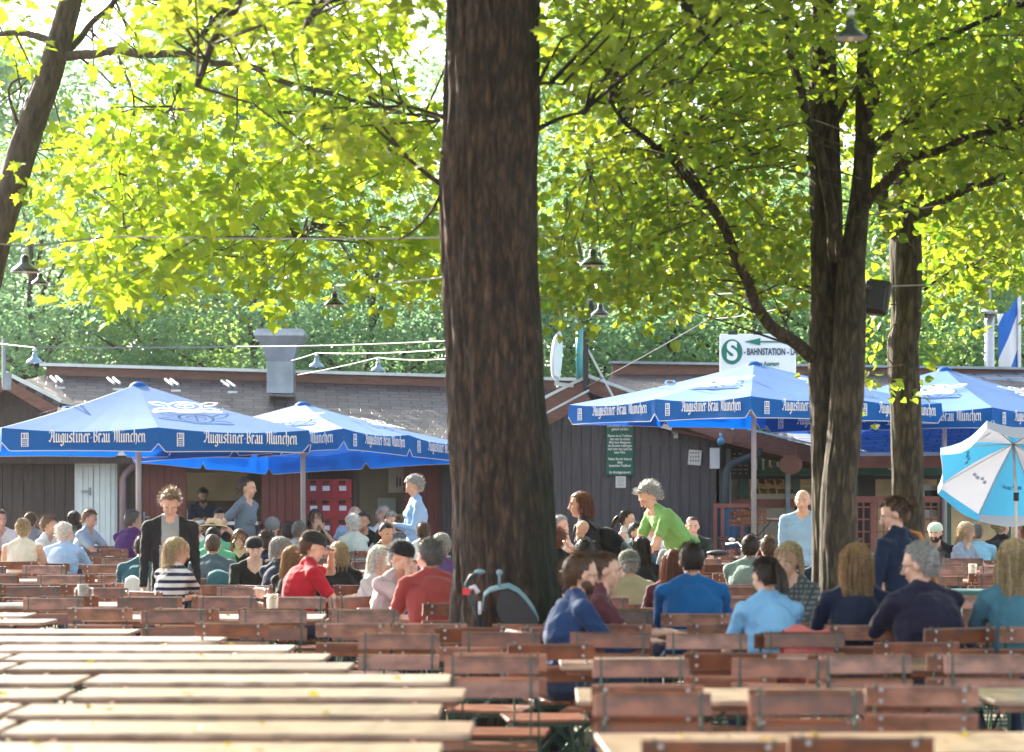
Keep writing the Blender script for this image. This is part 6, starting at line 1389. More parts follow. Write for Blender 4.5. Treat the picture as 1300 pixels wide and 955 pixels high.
def limb(pts, r0, r1, n=8, jit=.0): 
    out = []; L = len(pts) - 1; m_ = 5
    P_ = [Vector(p) for p in pts]
    for k in range(L):
        a, b, c, d = P_[max(k - 1, 0)], P_[k], P_[k + 1], P_[min(k + 2, L)]
        for i in range(m_):
            t = i / m_; out.append(.5 * ((2 * b) + (-a + c) * t + (2 * a - 5 * b + 4 * c - d) * t * t + (-a + 3 * b - 3 * c + d) * t ** 3))
    out.append(P_[-1]); nn = len(out)
    out = [p + Vector((noise.noise(p * 3), noise.noise(p * 3 + Vector((5, 5, 5))), noise.noise(p * 3 + Vector((9, 1, 2))))) * jit for p in out]
    return out, [r0 + (r1 - r0) * (i / (nn - 1)) ** .8 for i in range(nn)]
def twigs(mb, centers, anchors, rs, r=.006, sag=.15):
    A = np.array([tuple(a) for a in anchors])
    for c in centers:
        d = np.linalg.norm(A - np.array(c), axis=1) + rs.rand(len(A)) * .8; a = Vector(A[int(d.argmin())]); c = Vector(c); L = (c - a).length
        if L > 2.6: a = c + (a - c) * (2.2 / L); L = 2.2
        mid = a.lerp(c, .5) + Vector((rs.normal() * .13 * L, rs.normal() * .13 * L, sag * L * .6)); mb.tube([a, a.lerp(mid, .6), mid, mid.lerp(c, .6), c], [r * (1.2 + L * .6), r * 1.3, r, r * .8, r * .5], 4, caps=False)
bark1 = barkmat('bark_dark_ridged', (.010, .007, .005), (.12, .066, .042), moss=(.012, .018, .004), sx=9, plates=True)
bark2 = barkmat('bark_linden', (.024, .019, .011), (.13, .10, .06), sx=8, plates=True)
bark3 = barkmat('bark_maple', (.03, .022, .016), (.11, .08, .055), sx=8)
LM_ = leafmat('maple_leaves', (.05, .11, .012), (.14, .20, .015), (.20, .38, .02), (.58, .70, .03), .62)
LL_ = leafmat('linden_leaves', (.03, .08, .015), (.09, .16, .02), (.14, .32, .02), (.56, .62, .04), .52)
LC_ = leafmat('centre_leaves', (.06, .10, .015), (.12, .17, .02), (.25, .38, .02), (.45, .5, .04), .5)
LB_ = leafmat('wood_leaves', (.06, .13, .05), (.12, .21, .06), (.34, .58, .14), (.52, .72, .2), .55)
LB2_ = leafmat('wood_leaves_bluish', (.055, .13, .075), (.12, .21, .11), (.26, .5, .24), (.4, .64, .32), .5)
rs_ = np.random.RandomState(11)
def sample_poly(polys, n):
    out = []; tot = sum(p[3] for p in polys)
    for poly, d0, d1, w in polys:
        xs = [p[0] for p in poly]; ys = [p[1] for p in poly]; k = 0
        while k < n * w / tot:
            x, y = rs_.uniform(min(xs), max(xs)), rs_.uniform(min(ys), max(ys))
            if inpoly(x, y, poly): out.append(tuple(P(x, y, rs_.uniform(d0, d1)))); k += 1
    return out
# ---- big centre trunk
dT = 15.8; s = dT / F
t1 = empty('tree', (X(634, dT), dT, 0), 0, 'huge dark ridged tree trunk in the middle of the picture, nearest tree', 'tree')
T1 = []
edges = [(-60, 568, 684), (40, 567, 684), (150, 563, 684), (230, 559, 682), (330, 563, 684), (430, 567, 688), (520, 568, 692), (600, 571, 699), (680, 574, 704), (740, 575, 709), (780, 573, 714)]
path = [(Vector((X((a + b) / 2, dT), dT, Z(y, dT))), (b - a) / 2 * s - .008) for y, a, b in edges][::-1]
base_r = path[0][1]; path = [(Vector((path[0][0].x, dT, -.05)), base_r + .06), (Vector((path[0][0].x, dT, .35)), base_r + .01)] + path
path += [(path[-1][0] + Vector((.02, .05, 1.2)), .29), (path[-1][0] + Vector((.1, .1, 3.5)), .20)]
tb = trunk_mesh('trunk', path, bark1, t1, n=170, ridges=.026, steps=420, seedv=3., ridge_f=9.)
o = tb.build('trunk', bark1, None, True, fix=False); rel(o, t1)
lb = MB(); top = path[-2][0]; anchors = []
for k in range(9):
    a = k * 2 * math.pi / 9 + .3; q = [top + Vector((0, 0, .1 * k - .3)), top + Vector((math.cos(a) * 1.3, math.sin(a) * 1.3, 1.0 + .15 * k)), top + Vector((math.cos(a) * 2.8, math.sin(a) * 2.8, 1.7 + .1 * k)), top + Vector((math.cos(a) * 4.2, math.sin(a) * 4.2, 1.9))]
    pt, rd = limb(q, .12, .02, jit=.15); lb.tube(pt, rd, 8); anchors += pt
for pl, r0, r1 in (([(566, 238), (545, 225), (520, 200), (502, 182)], .022, .008), ([(564, 152), (540, 146), (515, 140)], .018, .008), ([(560, 240), (548, 268), (528, 290), (505, 305)], .014, .006), ([(682, 165), (705, 155), (730, 148), (745, 146)], .018, .007), ([(684, 300), (672, 262)], .01, .01), ([(682, 108), (700, 104), (716, 106)], .014, .006), ([(600, -20), (540, -60), (450, -40), (390, 30)], .06, .02), ([(640, -40), (560, -90), (380, -60), (290, 20), (250, 110)], .06, .02), ([(660, -40), (740, -60), (840, -20), (900, 60)], .06, .02)):
    pt, rd = limb([P(x, y, dT - (.0 if len(pl) < 5 and pl[0][0] != 600 else .35 * i)) for i, (x, y) in enumerate(pl)], r0, r1, jit=.03); lb.tube(pt, rd, 6); anchors += pt
cen = []
for k in range(420):
    v = rs_.normal(size=3); v /= np.linalg.norm(v); v *= rs_.rand() ** .33 * np.array([4.4, 4.6, 2.2]); c_ = (top.x + .1 + v[0], dT + v[1] + .4, 7.9 + v[2])
    if Z(-30, c_[1]) > c_[2] - .2: continue
    cen.append(c_)
# low hanging sprays that come into the top of the picture, close to the lens
low = sample_poly([([(180, -60), (560, -60), (555, 60), (500, 80), (420, 40), (330, 120), (250, 110), (215, 60)], 13.5, 15.8, 1.), ([(730, -60), (1040, -60), (1010, 40), (900, 90), (800, 120), (740, 110)], 13.5, 15.8, .9), ([(380, 90), (440, 90), (505, 170), (500, 210), (470, 190), (390, 210)], 14.5, 15.8, .4)], 36)
for k in range(520):  # unseen overhead clusters, added to block sky fill over the front rows
    x_, y_, z_ = rs_.uniform(-2.5, 9.5), rs_.uniform(1.5, 15), rs_.uniform(6.3, 9.5)
    if Z(-40, y_) > z_ - .3: continue
    cen.append((x_, y_, z_))
far_twig = [c for c in cen if rs_.rand() < .25]
twigs(lb, far_twig + low, anchors, rs_, .007)
rel(lb.build('limbs', bark1, None, True, fix=False), t1)
a = spray_leaves(cen, 24, (.38, .38, .16), .17, seed=2)
a = cull(a, CLEAR); b_ = cull(spray_leaves(low, 26, (.17, .17, .10), .095, seed=3), CLEAR)
rel(leaf_mesh('crown', *[np.concatenate([u, v]) for u, v in zip((a[0], a[1], a[2], a[3]), b_[:4])], MAPLE, LC_, tint=np.concatenate([a[4], b_[4]])), t1)
# ---- left leaning maple
dM = 20.5; t2 = empty('tree', (X(-90, dM), dM, 0), 0, 'leaning maple at the upper left with sunlit yellow-green leaves and a long level branch', 'tree')
pm = [(-95, 760, .2), (-70, 600, .17), (-40, 450, .15), (-10, 320, .135), (8, 260, .128), (32, 180, .12), (57, 110, .11), (76, 50, .10), (95, -20, .09), (130, -160, .09), (170, -320, .05)]
path = [(P(x, y, dM), r) for x, y, r in pm]; path[0] = (Vector((path[0][0].x, dM, -.05)), .3)
rel(trunk_mesh('trunk', path, bark3, t2, n=56, ridges=.010, steps=200, seedv=9., ridge_f=12.).build('trunk', bark3, None, True, fix=False), t2)
lb = MB(); anchors = []
LB = [([(84, 68), (150, 68), (235, 72), (330, 90), (425, 122), (500, 140), (560, 152)], 20.5, 18.5, .045, .01), ([(60, 100), (85, 62), (110, 35), (140, 5), (150, -20)], 20.5, 21, .04, .02), ([(235, 72), (272, 20), (300, 5), (330, -12)], 20, 19.5, .025, .012),
      ([(272, 20), (250, 60), (230, 110), (218, 140)], 20, 19.6, .014, .006), ([(30, 190), (12, 110), (35, 100), (0, 128)], 20.5, 20.2, .018, .006), ([(330, 90), (350, 130), (368, 160)], 20, 19.7, .010, .005), ([(105, 70), (130, 90), (150, 120)], 20.5, 20.2, .012, .005),
      ([(90, -20), (230, -60), (380, -40), (400, 60), (395, 170), (400, 260), (385, 300)], 20.5, 19.5, .035, .006), ([(300, 88), (300, 150), (302, 230), (310, 330)], 20, 20, .010, .004), ([(150, 70), (170, 140), (155, 220), (160, 300)], 20.4, 20, .012, .004), ([(76, 60), (20, 40), (-60, 60), (-140, 120)], 20.5, 21, .04, .01), ([(130, -160), (250, -220), (420, -200)], 20.5, 21, .05, .02)]
for pl, d0, d1, r0, r1 in LB:
    n_ = len(pl); pt, rd = limb([P(x, y, d0 + (d1 - d0) * i / (n_ - 1)) for i, (x, y) in enumerate(pl)], r0, r1, jit=.05); lb.tube(pt, rd, 6); anchors += pt
polys = [([(-60, -60), (80, -60), (20, 60), (-60, 130)], 18, 22, .10), ([(70, 90), (160, 150), (200, 60), (560, 60), (560, 200), (470, 215), (330, 320), (300, 300), (240, 345), (165, 300), (130, 372), (165, 390), (185, 330), (140, 240), (90, 200)], 17.6, 22.5, 1.0),
         ([(150, 200), (560, 170), (565, 260), (470, 300), (350, 290), (250, 300), (170, 330)], 18, 21.5, .22), ([(118, 320), (200, 300), (200, 350), (165, 385), (122, 375)], 19, 20.5, .10), ([(215, 300), (285, 300), (270, 345), (225, 340)], 19, 20.5, .05), ([(305, 320), (370, 290), (385, 360), (330, 395)], 19, 20.5, .11),
         ([(445, 300), (560, 270), (562, 385), (500, 330), (475, 395), (450, 370)], 18.5, 20.5, .17), ([(40, 150), (120, 120), (150, 300), (60, 330), (30, 270)], 20, 23, .13), ([(170, -60), (560, -60), (560, 60), (200, 60)], 18, 22.5, .55), ([(-160, -260), (560, -300), (560, -60), (-160, -60)], 17.5, 23.5, .8), ([(395, 200), (450, 190), (445, 300), (420, 320)], 19, 20.5, .08)]
cen = sample_poly(polys, 350)
cen = [c for c in cen if not any(math.hypot(to_px(c)[0] - a, to_px(c)[1] - b) < r for a, b, r in ((108, 72, 44), (110, 118, 36), (535, 118, 45), (545, 45, 40), (430, 290, 30), (300, 370, 26), (400, 340, 24), (520, 255, 18), (215, 235, 14), (345, 215, 16), (470, 90, 14), (250, 110, 14), (95, 20, 30), (140, 95, 25)))]
twigs(lb, [c for c in cen if rs_.rand() < .75], anchors, rs_, .005)
rel(lb.build('limbs', bark3, None, True, fix=False), t2)
a = spray_leaves(cen, 26, (.23, .22, .13), .118, droop=.6, flat=.6, seed=5); a = cull(a, CLEAR)
rel(leaf_mesh('crown', *a[:4], MAPLE, LM_, tint=a[4]), t2)
# ---- right double linden
dD = 18.6; t3 = empty('tree', (X(1062, dD), dD, 0), 0, 'linden with two fused stems right of centre and a branch reaching up left', 'tree')
def stem(cols, d, nm, tr, m, **k):
    path = [(Vector((X((a + b) / 2, d), d, Z(y, d))), (b - a) / 2 * d / F - .004) for y, a, b in cols]
    path = [(Vector((path[0][0].x, d, -.05)), path[0][1] + .1), (Vector((path[0][0].x, d, .4)), path[0][1] + .02)] + path
    o = trunk_mesh(nm, path, m, tr, **k).build(nm, m, None, True, fix=False); rel(o, tr); return path
pa = stem([(740, 1031, 1078), (640, 1031, 1070), (560, 1030, 1066), (500, 1028, 1068), (450, 1026, 1069), (380, 1030, 1070), (300, 1029, 1070), (200, 1027, 1067), (120, 1027, 1064), (40, 1030, 1060), (-80, 1038, 1060), (-260, 1045, 1058)], dD + .08, 'trunk', t3, bark2, n=60, ridges=.010, steps=220, seedv=1., ridge_f=12.)
pb = stem([(740, 1040, 1088), (640, 1042, 1086), (560, 1050, 1093), (500, 1054, 1097), (450, 1057, 1099), (380, 1060, 1099), (330, 1064, 1099), (260, 1078, 1104), (200, 1084, 1108), (130, 1086, 1110), (60, 1088, 1108), (-60, 1090, 1108), (-240, 1098, 1110)], dD - .12, 'trunk', t3, bark2, n=60, ridges=.010, steps=220, seedv=5., ridge_f=12.)
lb = MB(); anchors = [p for p, r in pa[4:]] + [p for p, r in pb[4:]]
RB = [([(1030, 452), (1008, 432), (975, 408), (955, 380), (935, 330), (918, 290), (900, 262), (880, 235)], 18.6, 17.6, .055, .035), ([(880, 235), (855, 205), (830, 185), (800, 162), (782, 140), (772, 125)], 17.6, 17.0, .035, .010), ([(905, 262), (870, 200), (850, 192)], 17.6, 17.4, .014, .008), ([(880, 226), (850, 192), (810, 190), (745, 210)], 17.5, 17.2, .014, .005),
      ([(1062, 330), (1046, 230), (1030, 160), (1008, 90), (1000, 40), (985, -40)], 18.4, 17.8, .05, .02), ([(1050, 210), (1000, 195), (960, 192), (930, 200)], 18.5, 18.2, .03, .012), ([(1098, 262), (1120, 232), (1160, 200), (1215, 180), (1280, 158), (1340, 140)], 18.5, 17.6, .05, .02), ([(1100, 200), (1130, 168), (1165, 140), (1190, 128)], 18.5, 18, .04, .02),
      ([(1062, 150), (1075, 128), (1090, 110)], 18.5, 18.2, .03, .015), ([(1105, 130), (1125, 100), (1180, 60), (1260, 20), (1340, -20)], 18.5, 17.5, .04, .015), ([(1040, 60), (980, 0), (880, -60), (760, -100)], 18.5, 17.5, .04, .015), ([(1040, -80), (1040, -200), (950, -300)], 18.6, 18, .05, .02), ([(1098, -80), (1160, -180), (1260, -260)], 18.6, 19, .05, .02)]
for pl, d0, d1, r0, r1 in RB:
    n_ = len(pl); pt, rd = limb([P(x, y, d0 + (d1 - d0) * i / (n_ - 1)) for i, (x, y) in enumerate(pl)], r0, r1, jit=.04); lb.tube(pt, rd, 8); anchors += pt
polys = [([(685, 110), (760, 60), (1010, 40), (1020, 380), (980, 400), (960, 330), (900, 330), (860, 385), (780, 350), (700, 340), (690, 240), (720, 190)], 15.8, 20.5, 1.), ([(690, -60), (1340, -60), (1340, 130), (1000, 150), (690, 60)], 15.8, 21, .85), ([(1000, 100), (1340, 60), (1340, 300), (1190, 290), (1110, 190), (1000, 200)], 15.8, 20, .65),
         ([(700, 320), (780, 330), (850, 350), (820, 375), (790, 395), (720, 375), (700, 370)], 17, 19.5, .16), ([(860, 290), (1020, 290), (1025, 360), (985, 360), (900, 365), (870, 350)], 17, 20, .16), ([(680, -400), (1500, -400), (1500, -60), (680, -60)], 14.5, 22.5, 1.1), ([(1340, -60), (1560, -60), (1560, 330), (1340, 330)], 15, 21, .4), ([(1020, 200), (1110, 200), (1100, 330), (1030, 330)], 17.4, 18.2, .05)]
cen = sample_poly(polys, 720)
cen = [c for c in cen if not any(math.hypot(to_px(c)[0] - a, to_px(c)[1] - b) < r for a, b, r in ((700, 165, 30), (694, 335, 10), (960, 440, 85)))]
cen += [tuple(P(x, y, 18.2)) for x, y in ((1062, 330),)]
smallc = [tuple(P(x, y, 18.2)) for x, y in ((1055, 440), (1068, 456), (1058, 520), (1050, 445))]
twigs(lb, [c for c in cen if rs_.rand() < .6], anchors, rs_, .005)
rel(lb.build('limbs', bark2, None, True, fix=False), t3)
a = spray_leaves(cen, 38, (.24, .23, .13), .078, droop=.5, flat=.6, seed=6); a = cull(a, CLEAR)
rel(leaf_mesh('crown', *a[:4], LINDEN, LL_, tint=a[4]), t3)
# ---- right single linden
dS = 21.0; t4 = empty('tree', (X(1152, dS), dS, 0), 0, 'single-stemmed linden just right of the double-stemmed one', 'tree')
pc = stem([(740, 1130, 1176), (640, 1132, 1172), (560, 1131, 1171), (480, 1128, 1168), (440, 1127, 1166), (400, 1132, 1170), (330, 1130, 1170), (290, 1131, 1169), (250, 1133, 1166), (200, 1136, 1164), (120, 1140, 1163), (-40, 1148, 1162), (-200, 1155, 1163)], dS, 'trunk', t4, bark2, n=60, ridges=.011, steps=200, seedv=12., ridge_f=12.)
lb = MB(); anchors = [p for p, r in pc[4:]]
for pl, d0, d1, r0, r1 in [([(1150, 290), (1180, 262), (1225, 240), (1280, 222), (1340, 200)], 21, 20.4, .06, .03), ([(1135, 300), (1120, 250), (1128, 200), (1135, 120)], 21, 20.8, .07, .03), ([(1160, 260), (1240, 200), (1320, 178)], 21, 22, .035, .012), ([(1172, 370), (1210, 340), (1240, 335), (1255, 300)], 21, 21.5, .014, .006), ([(1150, 60), (1240, -20), (1340, -80)], 21, 21, .04, .015)]:
    n_ = len(pl); pt, rd = limb([P(x, y, d0 + (d1 - d0) * i / (n_ - 1)) for i, (x, y) in enumerate(pl)], r0, r1, jit=.04); lb.tube(pt, rd, 8); anchors += pt
polys = [([(1100, 60), (1400, 40), (1400, 300), (1300, 340), (1200, 330), (1170, 250), (1100, 200)], 19.5, 23.5, 1.), ([(1170, 300), (1300, 320), (1310, 372), (1240, 330), (1185, 410), (1172, 400)], 20, 23, .18), ([(1090, -200), (1500, -200), (1500, 60), (1090, 60)], 19, 24, .8), ([(1090, 440), (1132, 420), (1130, 500), (1105, 520)], 20.2, 20.8, .03), ([(1100, 380), (1130, 370), (1128, 400), (1104, 400)], 20.5, 21.5, .02), ([(1250, 340), (1310, 340), (1310, 400), (1280, 390)], 21, 23, .08)]
cen = sample_poly(polys, 250)
twigs(lb, [c for c in cen if rs_.rand() < .6], anchors, rs_, .005)
rel(lb.build('limbs', bark2, None, True, fix=False), t4)
a = spray_leaves(cen, 36, (.25, .24, .14), .085, droop=.5, flat=.6, seed=8); a = cull(a, CLEAR)
rel(leaf_mesh('crown', *a[:4], LINDEN, LL_, tint=a[4]), t4)
# ---- wood behind the huts
def wood_tree(seed, m, h=11., rad=3.6):
    rs = np.random.RandomState(seed); t = empty('woodland_tree'); 
    b = MB(); pt, rd = limb([(0, 0, 0), (.1, 0, 2.5), (-.1, .1, 5), (.15, 0, h * .8)], .24, .05, jit=.1); b.tube(pt, rd, 8)
    blobs = []
    for k in range(30):
        z = rs.uniform(.16, .98); w = rad * math.sin(math.pi * min(1, (z * .9 + .12))) ** .6; a_ = rs.uniform(0, 6.28); r_ = w * rs.uniform(.3, 1) ** .5
        blobs.append((math.cos(a_) * r_, math.sin(a_) * r_, z * h, rs.uniform(.7, 1.3)))
    for x, y, z, r_ in blobs[::2]: b.tube([Vector((0, 0, z * .75)), Vector((x * .5, y * .5, z * .9)), Vector((x, y, z))], [.06, .04, .015], 5)
    b.build('trunk', bark3, t, True, fix=False)
    cs = []
    for x, y, z, r_ in blobs:
        for k in range(13):
            v = rs.normal(size=3); v /= np.linalg.norm(v); cs.append((x + v[0] * r_, y + v[1] * r_, z + v[2] * r_ * .75))
    a = spray_leaves(cs, 36, (.30, .30, .17), .155, droop=.5, flat=.6, seed=seed)
    leaf_mesh('crown', *a[:4], SIMPLE, m, t, tint=a[4]); return t
protos = [wood_tree(1, LB_), wood_tree(2, LB2_), wood_tree(3, LB_, 11, 3.2), wood_tree(4, LB2_, 10.5, 3.9)]
snaps = [snapshot(p) for p in protos]
rr2 = random.Random(21); wl_ = []
WS = []
for px in (-90, 45, 190, 330, 470, 600, 730, 850, 960, 1080, 1210, 1340): WS.append((px + rr2.uniform(-15, 15), rr2.uniform(43.5, 46.5), rr2.uniform(.58, .74), 0))
for px in (-70, 30, 250, 390, 480, 680, 800, 900, 1020, 1140, 1270): WS.append((px + rr2.uniform(-20, 20), rr2.uniform(50, 53), rr2.uniform(.74, .9), 1))
for px in (-60, 20, 215, 330, 430, 640, 760, 880, 990, 1130, 1280): WS.append((px + rr2.uniform(-20, 20), rr2.uniform(58, 62), rr2.uniform(1.12, 1.3), 2))
cnt = {0: 0, 1: 0, 2: 0}
for px, d, k, row in WS:
    ki = rr2.randrange(4)
    if px < 600 and rr2.random() < .6: ki = rr2.choice([1, 3])
    o = copy_tree(snaps[ki]); o.location = (X(px, d), d, 0); o.scale = (k * 1.05, k * 1.05, k); o.rotation_euler = (0, 0, rr2.uniform(0, 6.28))
    tag(o, 'leafy background tree, %s from the left in the %s line behind the huts' % (ORD[cnt[row]], ('nearest', 'middle', 'farthest')[row]), 'tree', 'woodland trees behind the huts'); cnt[row] += 1
for p in protos:
    for c in kids(p): bpy.data.objects.remove(c)
    bpy.data.objects.remove(p)
# ================================================================ BITS NEAR THE TRUNK, KIOSK FURNITURE
def place_loose():
    global extra
# pushchair by the trunk
dp = 15.1; t = empty('pushchair', (X(640, dp), dp, 0), 0, 'pushchair with light blue hood and black handle parked before the big trunk', 'pushchair')
q = lambda px, py, dd=0: P(px, py, dp + dd) - Vector((X(640, dp), dp, 0))
bl = mat('hood_light_blue', (.16, .28, .33), .7, .08, 4, bump=.3, bscale=12); bk = mat('pushchair_black', (.01, .013, .018), .5, .2, 10, bump=.3, bscale=15)
b = MB(); arc = [(612, 771), (614, 752), (622, 745), (634, 742), (646, 740), (658, 746), (668, 756), (678, 770), (684, 784)]
vs = []
for i, (a_, b__) in enumerate(arc):
    w = .06 + .05 * math.sin(math.pi * i / 8)
    for k in range(7):
        u = k / 6 * 2 - 1; vs.append(q(a_, b__ + 5 * u * u, 0) + Vector((0, u * w, 0)))
b.add(vs, [(i * 7 + k, i * 7 + k + 1, (i + 1) * 7 + k + 1, (i + 1) * 7 + k) for i in range(8) for k in range(6)])
o = b.build('hood', bl, t, True); md = o.modifiers.new('s', 'SOLIDIFY'); md.thickness = .008
b = MB(); b.prism([q(630, 772, -.09), q(634, 752, -.09), (q(643, 748, -.09)), q(656, 753, -.09), q(668, 766, -.09), q(682, 784, -.09), q(684, 800, -.09), q(640, 800, -.09)], (0, .2, 0)); b.build('seat_fabric', bk, t)
b = MB(); b.tube([q(608, 727, -.1), q(598, 732, -.1), (q(592, 742, -.1)), q(596, 756, -.1), q(604, 775, -.1), q(612, 800, -.1)], .014, 8); b.build('handle', mat('grip_dark', (.01, .03, .035), .4), t, True)
b = MB(); b.ell(q(609, 726, -.1), (.035, .03, .016)); b.ell(q(634, 727, -.1), (.02, .02, .02)); b.tube([q(634, 727, -.1), q(634, 745, -.08)], .008, 6); b.build('grip_cap', bl, t, True)
b = MB(); b.box(q(592, 751, -.12), (.045, .05, .04)); b.build('red_clip', mat('clip_red', (.6, .02, .03), .4), t)
b = MB(); b.tube([q(596, 748, -.12), q(602, 745, -.12), q(607, 753, -.12)], .016, 6); b.box(q(609, 772, -.12), (.02, .03, .08)); b.build('white_clip', mat('clip_white', (.6, .6, .65), .4), t, True)
for sx in (-.28, .1, .3):
    b = MB(); b.lathe([(.001, -.02), (.10, -.02), (.115, -.012), (.115, .012), (.10, .02), (.001, .02)], (sx, -.05, .115), 18, rot=Matrix.Rotation(R(90), 3, 'X')); b.build('wheel', bk, t, True)
b = MB(); b.bar((-.28, -.02, .115), (.1, -.02, .6), .022); b.bar((.3, -.02, .115), (-.1, -.02, .62), .022); b.bar(q(612, 800, -.1), (-.1, -.02, .55), .022); b.build('frame', m_gtrim, t)
# bicycles
def bicycle(x, y, rz, col, label):
    t = empty('bicycle', (x, y, gz(y)), rz, label, 'bicycle', 'bicycles parked by the railing')
    fr = mat('bike_' + col[0], col[1], .3, .1, 5, coat=.4); tyre = mat('tyre', (.012, .012, .012), .8, .1)
    for wx in (-.52, .52):
        b = MB(); b.tube([(wx + .33 * math.cos(a), 0, .345 + .33 * math.sin(a)) for a in [i * math.pi / 16 for i in range(33)]], .018, 6); w_ = b.build('wheel', tyre, t, True)
        b = MB()
        for k in range(14): a = k * math.pi / 7; b.bar((wx, 0, .345), (wx + .32 * math.cos(a), 0, .345 + .32 * math.sin(a)), .003)
        b.tube([(wx + .31 * math.cos(a), 0, .345 + .31 * math.sin(a)) for a in [i * math.pi / 12 for i in range(25)]], .008, 4); b.build('spokes', m_alu, w_)
    b = MB()
    for p_, q_ in (((-.52, 0, .345), (-.12, 0, .3)), ((-.12, 0, .3), (-.2, 0, .85)), ((-.52, 0, .345), (-.18, 0, .72)), ((-.12, 0, .3), (.36, 0, .72)), ((-.17, 0, .7), (.34, 0, .86)), ((.33, 0, .95), (.38, 0, .66)), ((.38, 0, .66), (.52, 0, .345))): b.tube([p_, q_], .015, 6)
    b.build('frame', fr, t)
    b = MB(); b.ell((-.22, 0, .9), (.13, .07, .035)); b.build('saddle', m_black, t, True)
    b = MB(); b.tube([(.25, -.28, 1.03), (.36, -.2, 1.05), (.34, 0, 1.0), (.36, .2, 1.05), (.25, .28, 1.03)], .012, 6); b.tube([(.33, 0, .95), (.34, 0, 1.0)], .014, 6); b.build('handlebar', m_alu, t, True)
    b = MB(); b.ell((.3, .22, 1.08), (.035, .035, .025)); b.build('bell', m_alu, t, True)
    b = MB(); b.lathe([(.001, 0), (.085, 0), (.085, .01), (.001, .01)], (-.12, .03, .3), 14, rot=Matrix.Rotation(R(90), 3, 'X')); b.bar((-.12, .04, .3), (-.05, .06, .16), .015); b.bar((-.12, -.04, .3), (-.19, -.06, .44), .015); b.build('crank', m_alu, t)
    return t
bicycle(X(1096, 26.5), 26.5, R(200), ('silver', (.5, .5, .52)), 'silver bicycle whose handlebar shows right of the double trunk')
bicycle(X(905, 26.0), 26.0, R(15), ('grey', (.3, .32, .35)), 'grey bicycle standing left of the tall parasol pole')
bicycle(X(935, 27.2), 27.2, R(-20), ('silver', (.5, .5, .52)), 'silver bicycle behind the tall parasol pole')
# terrace furniture before the kiosk (upright chairs and a table on the railing line)
s_ch = snapshot(make_chair())
for px, d, h, z, lab in ((932, 33.0, 200, .0, 'tilted empty chair with pale slats before the blue board'), (954, 32.9, 170, .0, 'empty chair at the kiosk right behind the tall parasol pole'), (1072, 33.2, 160, 0, 'empty chair between the double trunk and the lattice railing')):
    c = copy_tree(s_ch); c.location = (X(px, d), d, .62); c.rotation_euler = (R(-6 if px == 932 else 0), 0, R(h)); tag(c, lab, 'chair', 'slatted folding chairs in the beer garden')
for g_ in s_ch[1]:
    for gg in g_[1]: bpy.data.objects.remove(gg[0])
    bpy.data.objects.remove(g_[0])
bpy.data.objects.remove(s_ch[0])
tb_ = make_table(1.2); tb_.location = (X(990, 33.0), 33.0, .60); tag(tb_, 'narrow table in front of the cream kiosk panel, left of the bald standing man', 'table', 'slatted garden tables in the beer garden')
tr_ = MB(); tr_.rbox((X(1010, 33.4), 33.4, .3), (4.2, 1.9, .56), .02); tag(tr_.build('wooden_terrace', mat('terrace_planks', (.12, .08, .06), .7, .2, 4)), 'low wooden terrace in front of the coffee kiosk', 'terrace')
# fallen leaves on tables, chairs and ground
rl_ = np.random.RandomState(4); fp = []; 
for tb_i in tables:
    for k in range(rl_.poisson(3)): a_ = R(tb_i[3]); u_, v_ = rl_.uniform(-.6, .6), rl_.uniform(-.22, .22); fp.append((tb_i[1] + u_, tb_i[2] + v_, .768 + gz(tb_i[2])))
for k in range(900): yy_ = rl_.uniform(9, 32); fp.append((rl_.uniform(-6, 6), yy_, .012 + gz(yy_)))
fp = np.array(fp); nf_ = len(fp); nn_ = rl_.normal(size=(nf_, 3)) * .25 + np.array([0, 0, 1.]); nn_ /= np.linalg.norm(nn_, axis=1)[:, None]
tag(leaf_mesh('fallen_leaves', fp, nn_, rl_.normal(size=(nf_, 3)), rl_.uniform(.03, .06, nf_), LINDEN, leafmat('dry_leaves', (.10, .07, .02), (.25, .2, .05), (.3, .25, .04), (.4, .35, .06), .3)), 'yellowed fallen leaves lying on tables and gravel', 'leaves', kind='stuff')
# green covered table on the right
gt_ = empty('green_service_table', (X(1245, 20.6), 20.6, 0.01), 0, 'dark green covered service table right of the dark sweater man', 'table')
b = MB(); b.rbox((0, 0, .80), (.72, .6, .05), .01); b.build('tabletop', mat('table_cover_green', (.02, .10, .10), .5, .15), gt_)
b = MB(); b.rbox((0, .0, .42), (.66, .54, .70), .02); b.build('skirt', mat('skirt_dark_green', (.012, .05, .045), .6, .2), gt_)
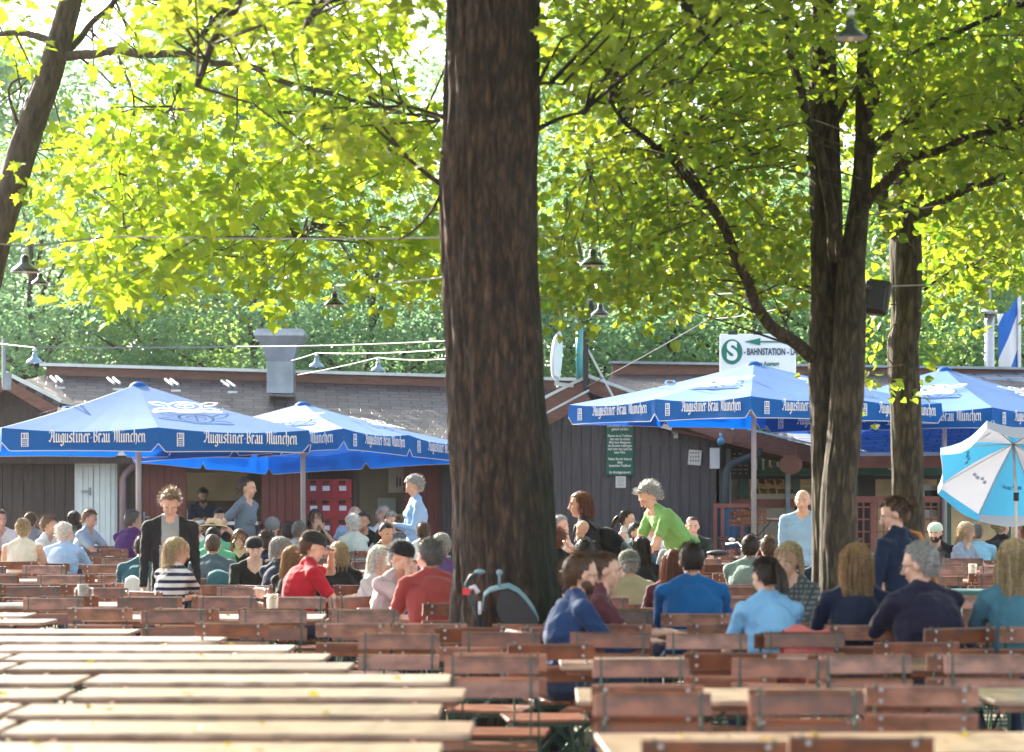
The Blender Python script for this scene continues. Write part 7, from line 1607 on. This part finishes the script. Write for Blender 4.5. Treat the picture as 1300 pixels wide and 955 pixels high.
# ================================================================ SKY, SUN, CAMERA
SUN_EL, SUN_AZ = 28.0, -36.0     # azimuth from +Y towards +X
hz = MB().box((0, 30, 12), (150, 110, 26)).build('haze', bpy.data.materials.new('haze_air')); tag(hz, kind='stuff')
hm_ = hz.data.materials[0]; t_, n_, l_, b_ = nt(hm_); n_.remove(b_); pv = n_.new('ShaderNodeVolumePrincipled'); pv.inputs['Density'].default_value = .0002; pv.inputs['Color'].default_value = (.9, .95, 1, 1); pv.inputs['Anisotropy'].default_value = .7
l_.new(pv.outputs[0], n_['Material Output'].inputs['Volume'])
w = bpy.data.worlds.new('World'); sc.world = w; w.use_nodes = True
n = w.node_tree.nodes; l = w.node_tree.links; bg = n['Background']
sky = n.new('ShaderNodeTexSky'); sky.sky_type = 'NISHITA'; sky.sun_disc = False; sky.sun_elevation = R(SUN_EL); sky.sun_rotation = R(SUN_AZ); sky.air_density = 1.; sky.dust_density = 1.6; sky.ozone_density = 1.
hs_ = n.new('ShaderNodeHueSaturation'); hs_.inputs['Saturation'].default_value = .5; l.new(sky.outputs[0], hs_.inputs['Color']); l.new(hs_.outputs[0], bg.inputs[0]); bg.inputs[1].default_value = .11
sv = Vector((math.sin(R(SUN_AZ)) * math.cos(R(SUN_EL)), math.cos(R(SUN_AZ)) * math.cos(R(SUN_EL)), math.sin(R(SUN_EL))))
sd = bpy.data.lights.new('sun', 'SUN'); sd.energy = 5.; sd.angle = R(.55); sd.color = (1, .90, .74)
so = bpy.data.objects.new('sun', sd); COL.objects.link(so); so.rotation_euler = sv.to_track_quat('Z', 'Y').to_euler(); so.location = sv * 60
cd = bpy.data.cameras.new('camera'); co = bpy.data.objects.new('camera', cd); COL.objects.link(co); sc.camera = co
co.location = (0, 0, CH); co.rotation_euler = (R(90), 0, 0); cd.sensor_width = 36; cd.lens = F / 1300 * 36; cd.shift_y = (HZ - 477.5) / 1300; cd.clip_end = 2000
cd.dof.use_dof = True; cd.dof.focus_distance = 27.; cd.dof.aperture_fstop = 2.8
sc.render.engine = 'CYCLES'; sc.cycles.use_denoising = True
sc.cycles.max_bounces = 5; sc.cycles.transmission_bounces = 4; sc.cycles.transparent_max_bounces = 6; sc.cycles.diffuse_bounces = 3; sc.cycles.glossy_bounces = 2; sc.cycles.volume_bounces = 0
sc.cycles.sample_clamp_indirect = 6
sc.view_settings.view_transform = 'Standard'; sc.view_settings.look = 'None'; sc.view_settings.exposure = 2.3; sc.view_settings.gamma = 1
sc.render.resolution_x = 1024; sc.render.resolution_y = 752
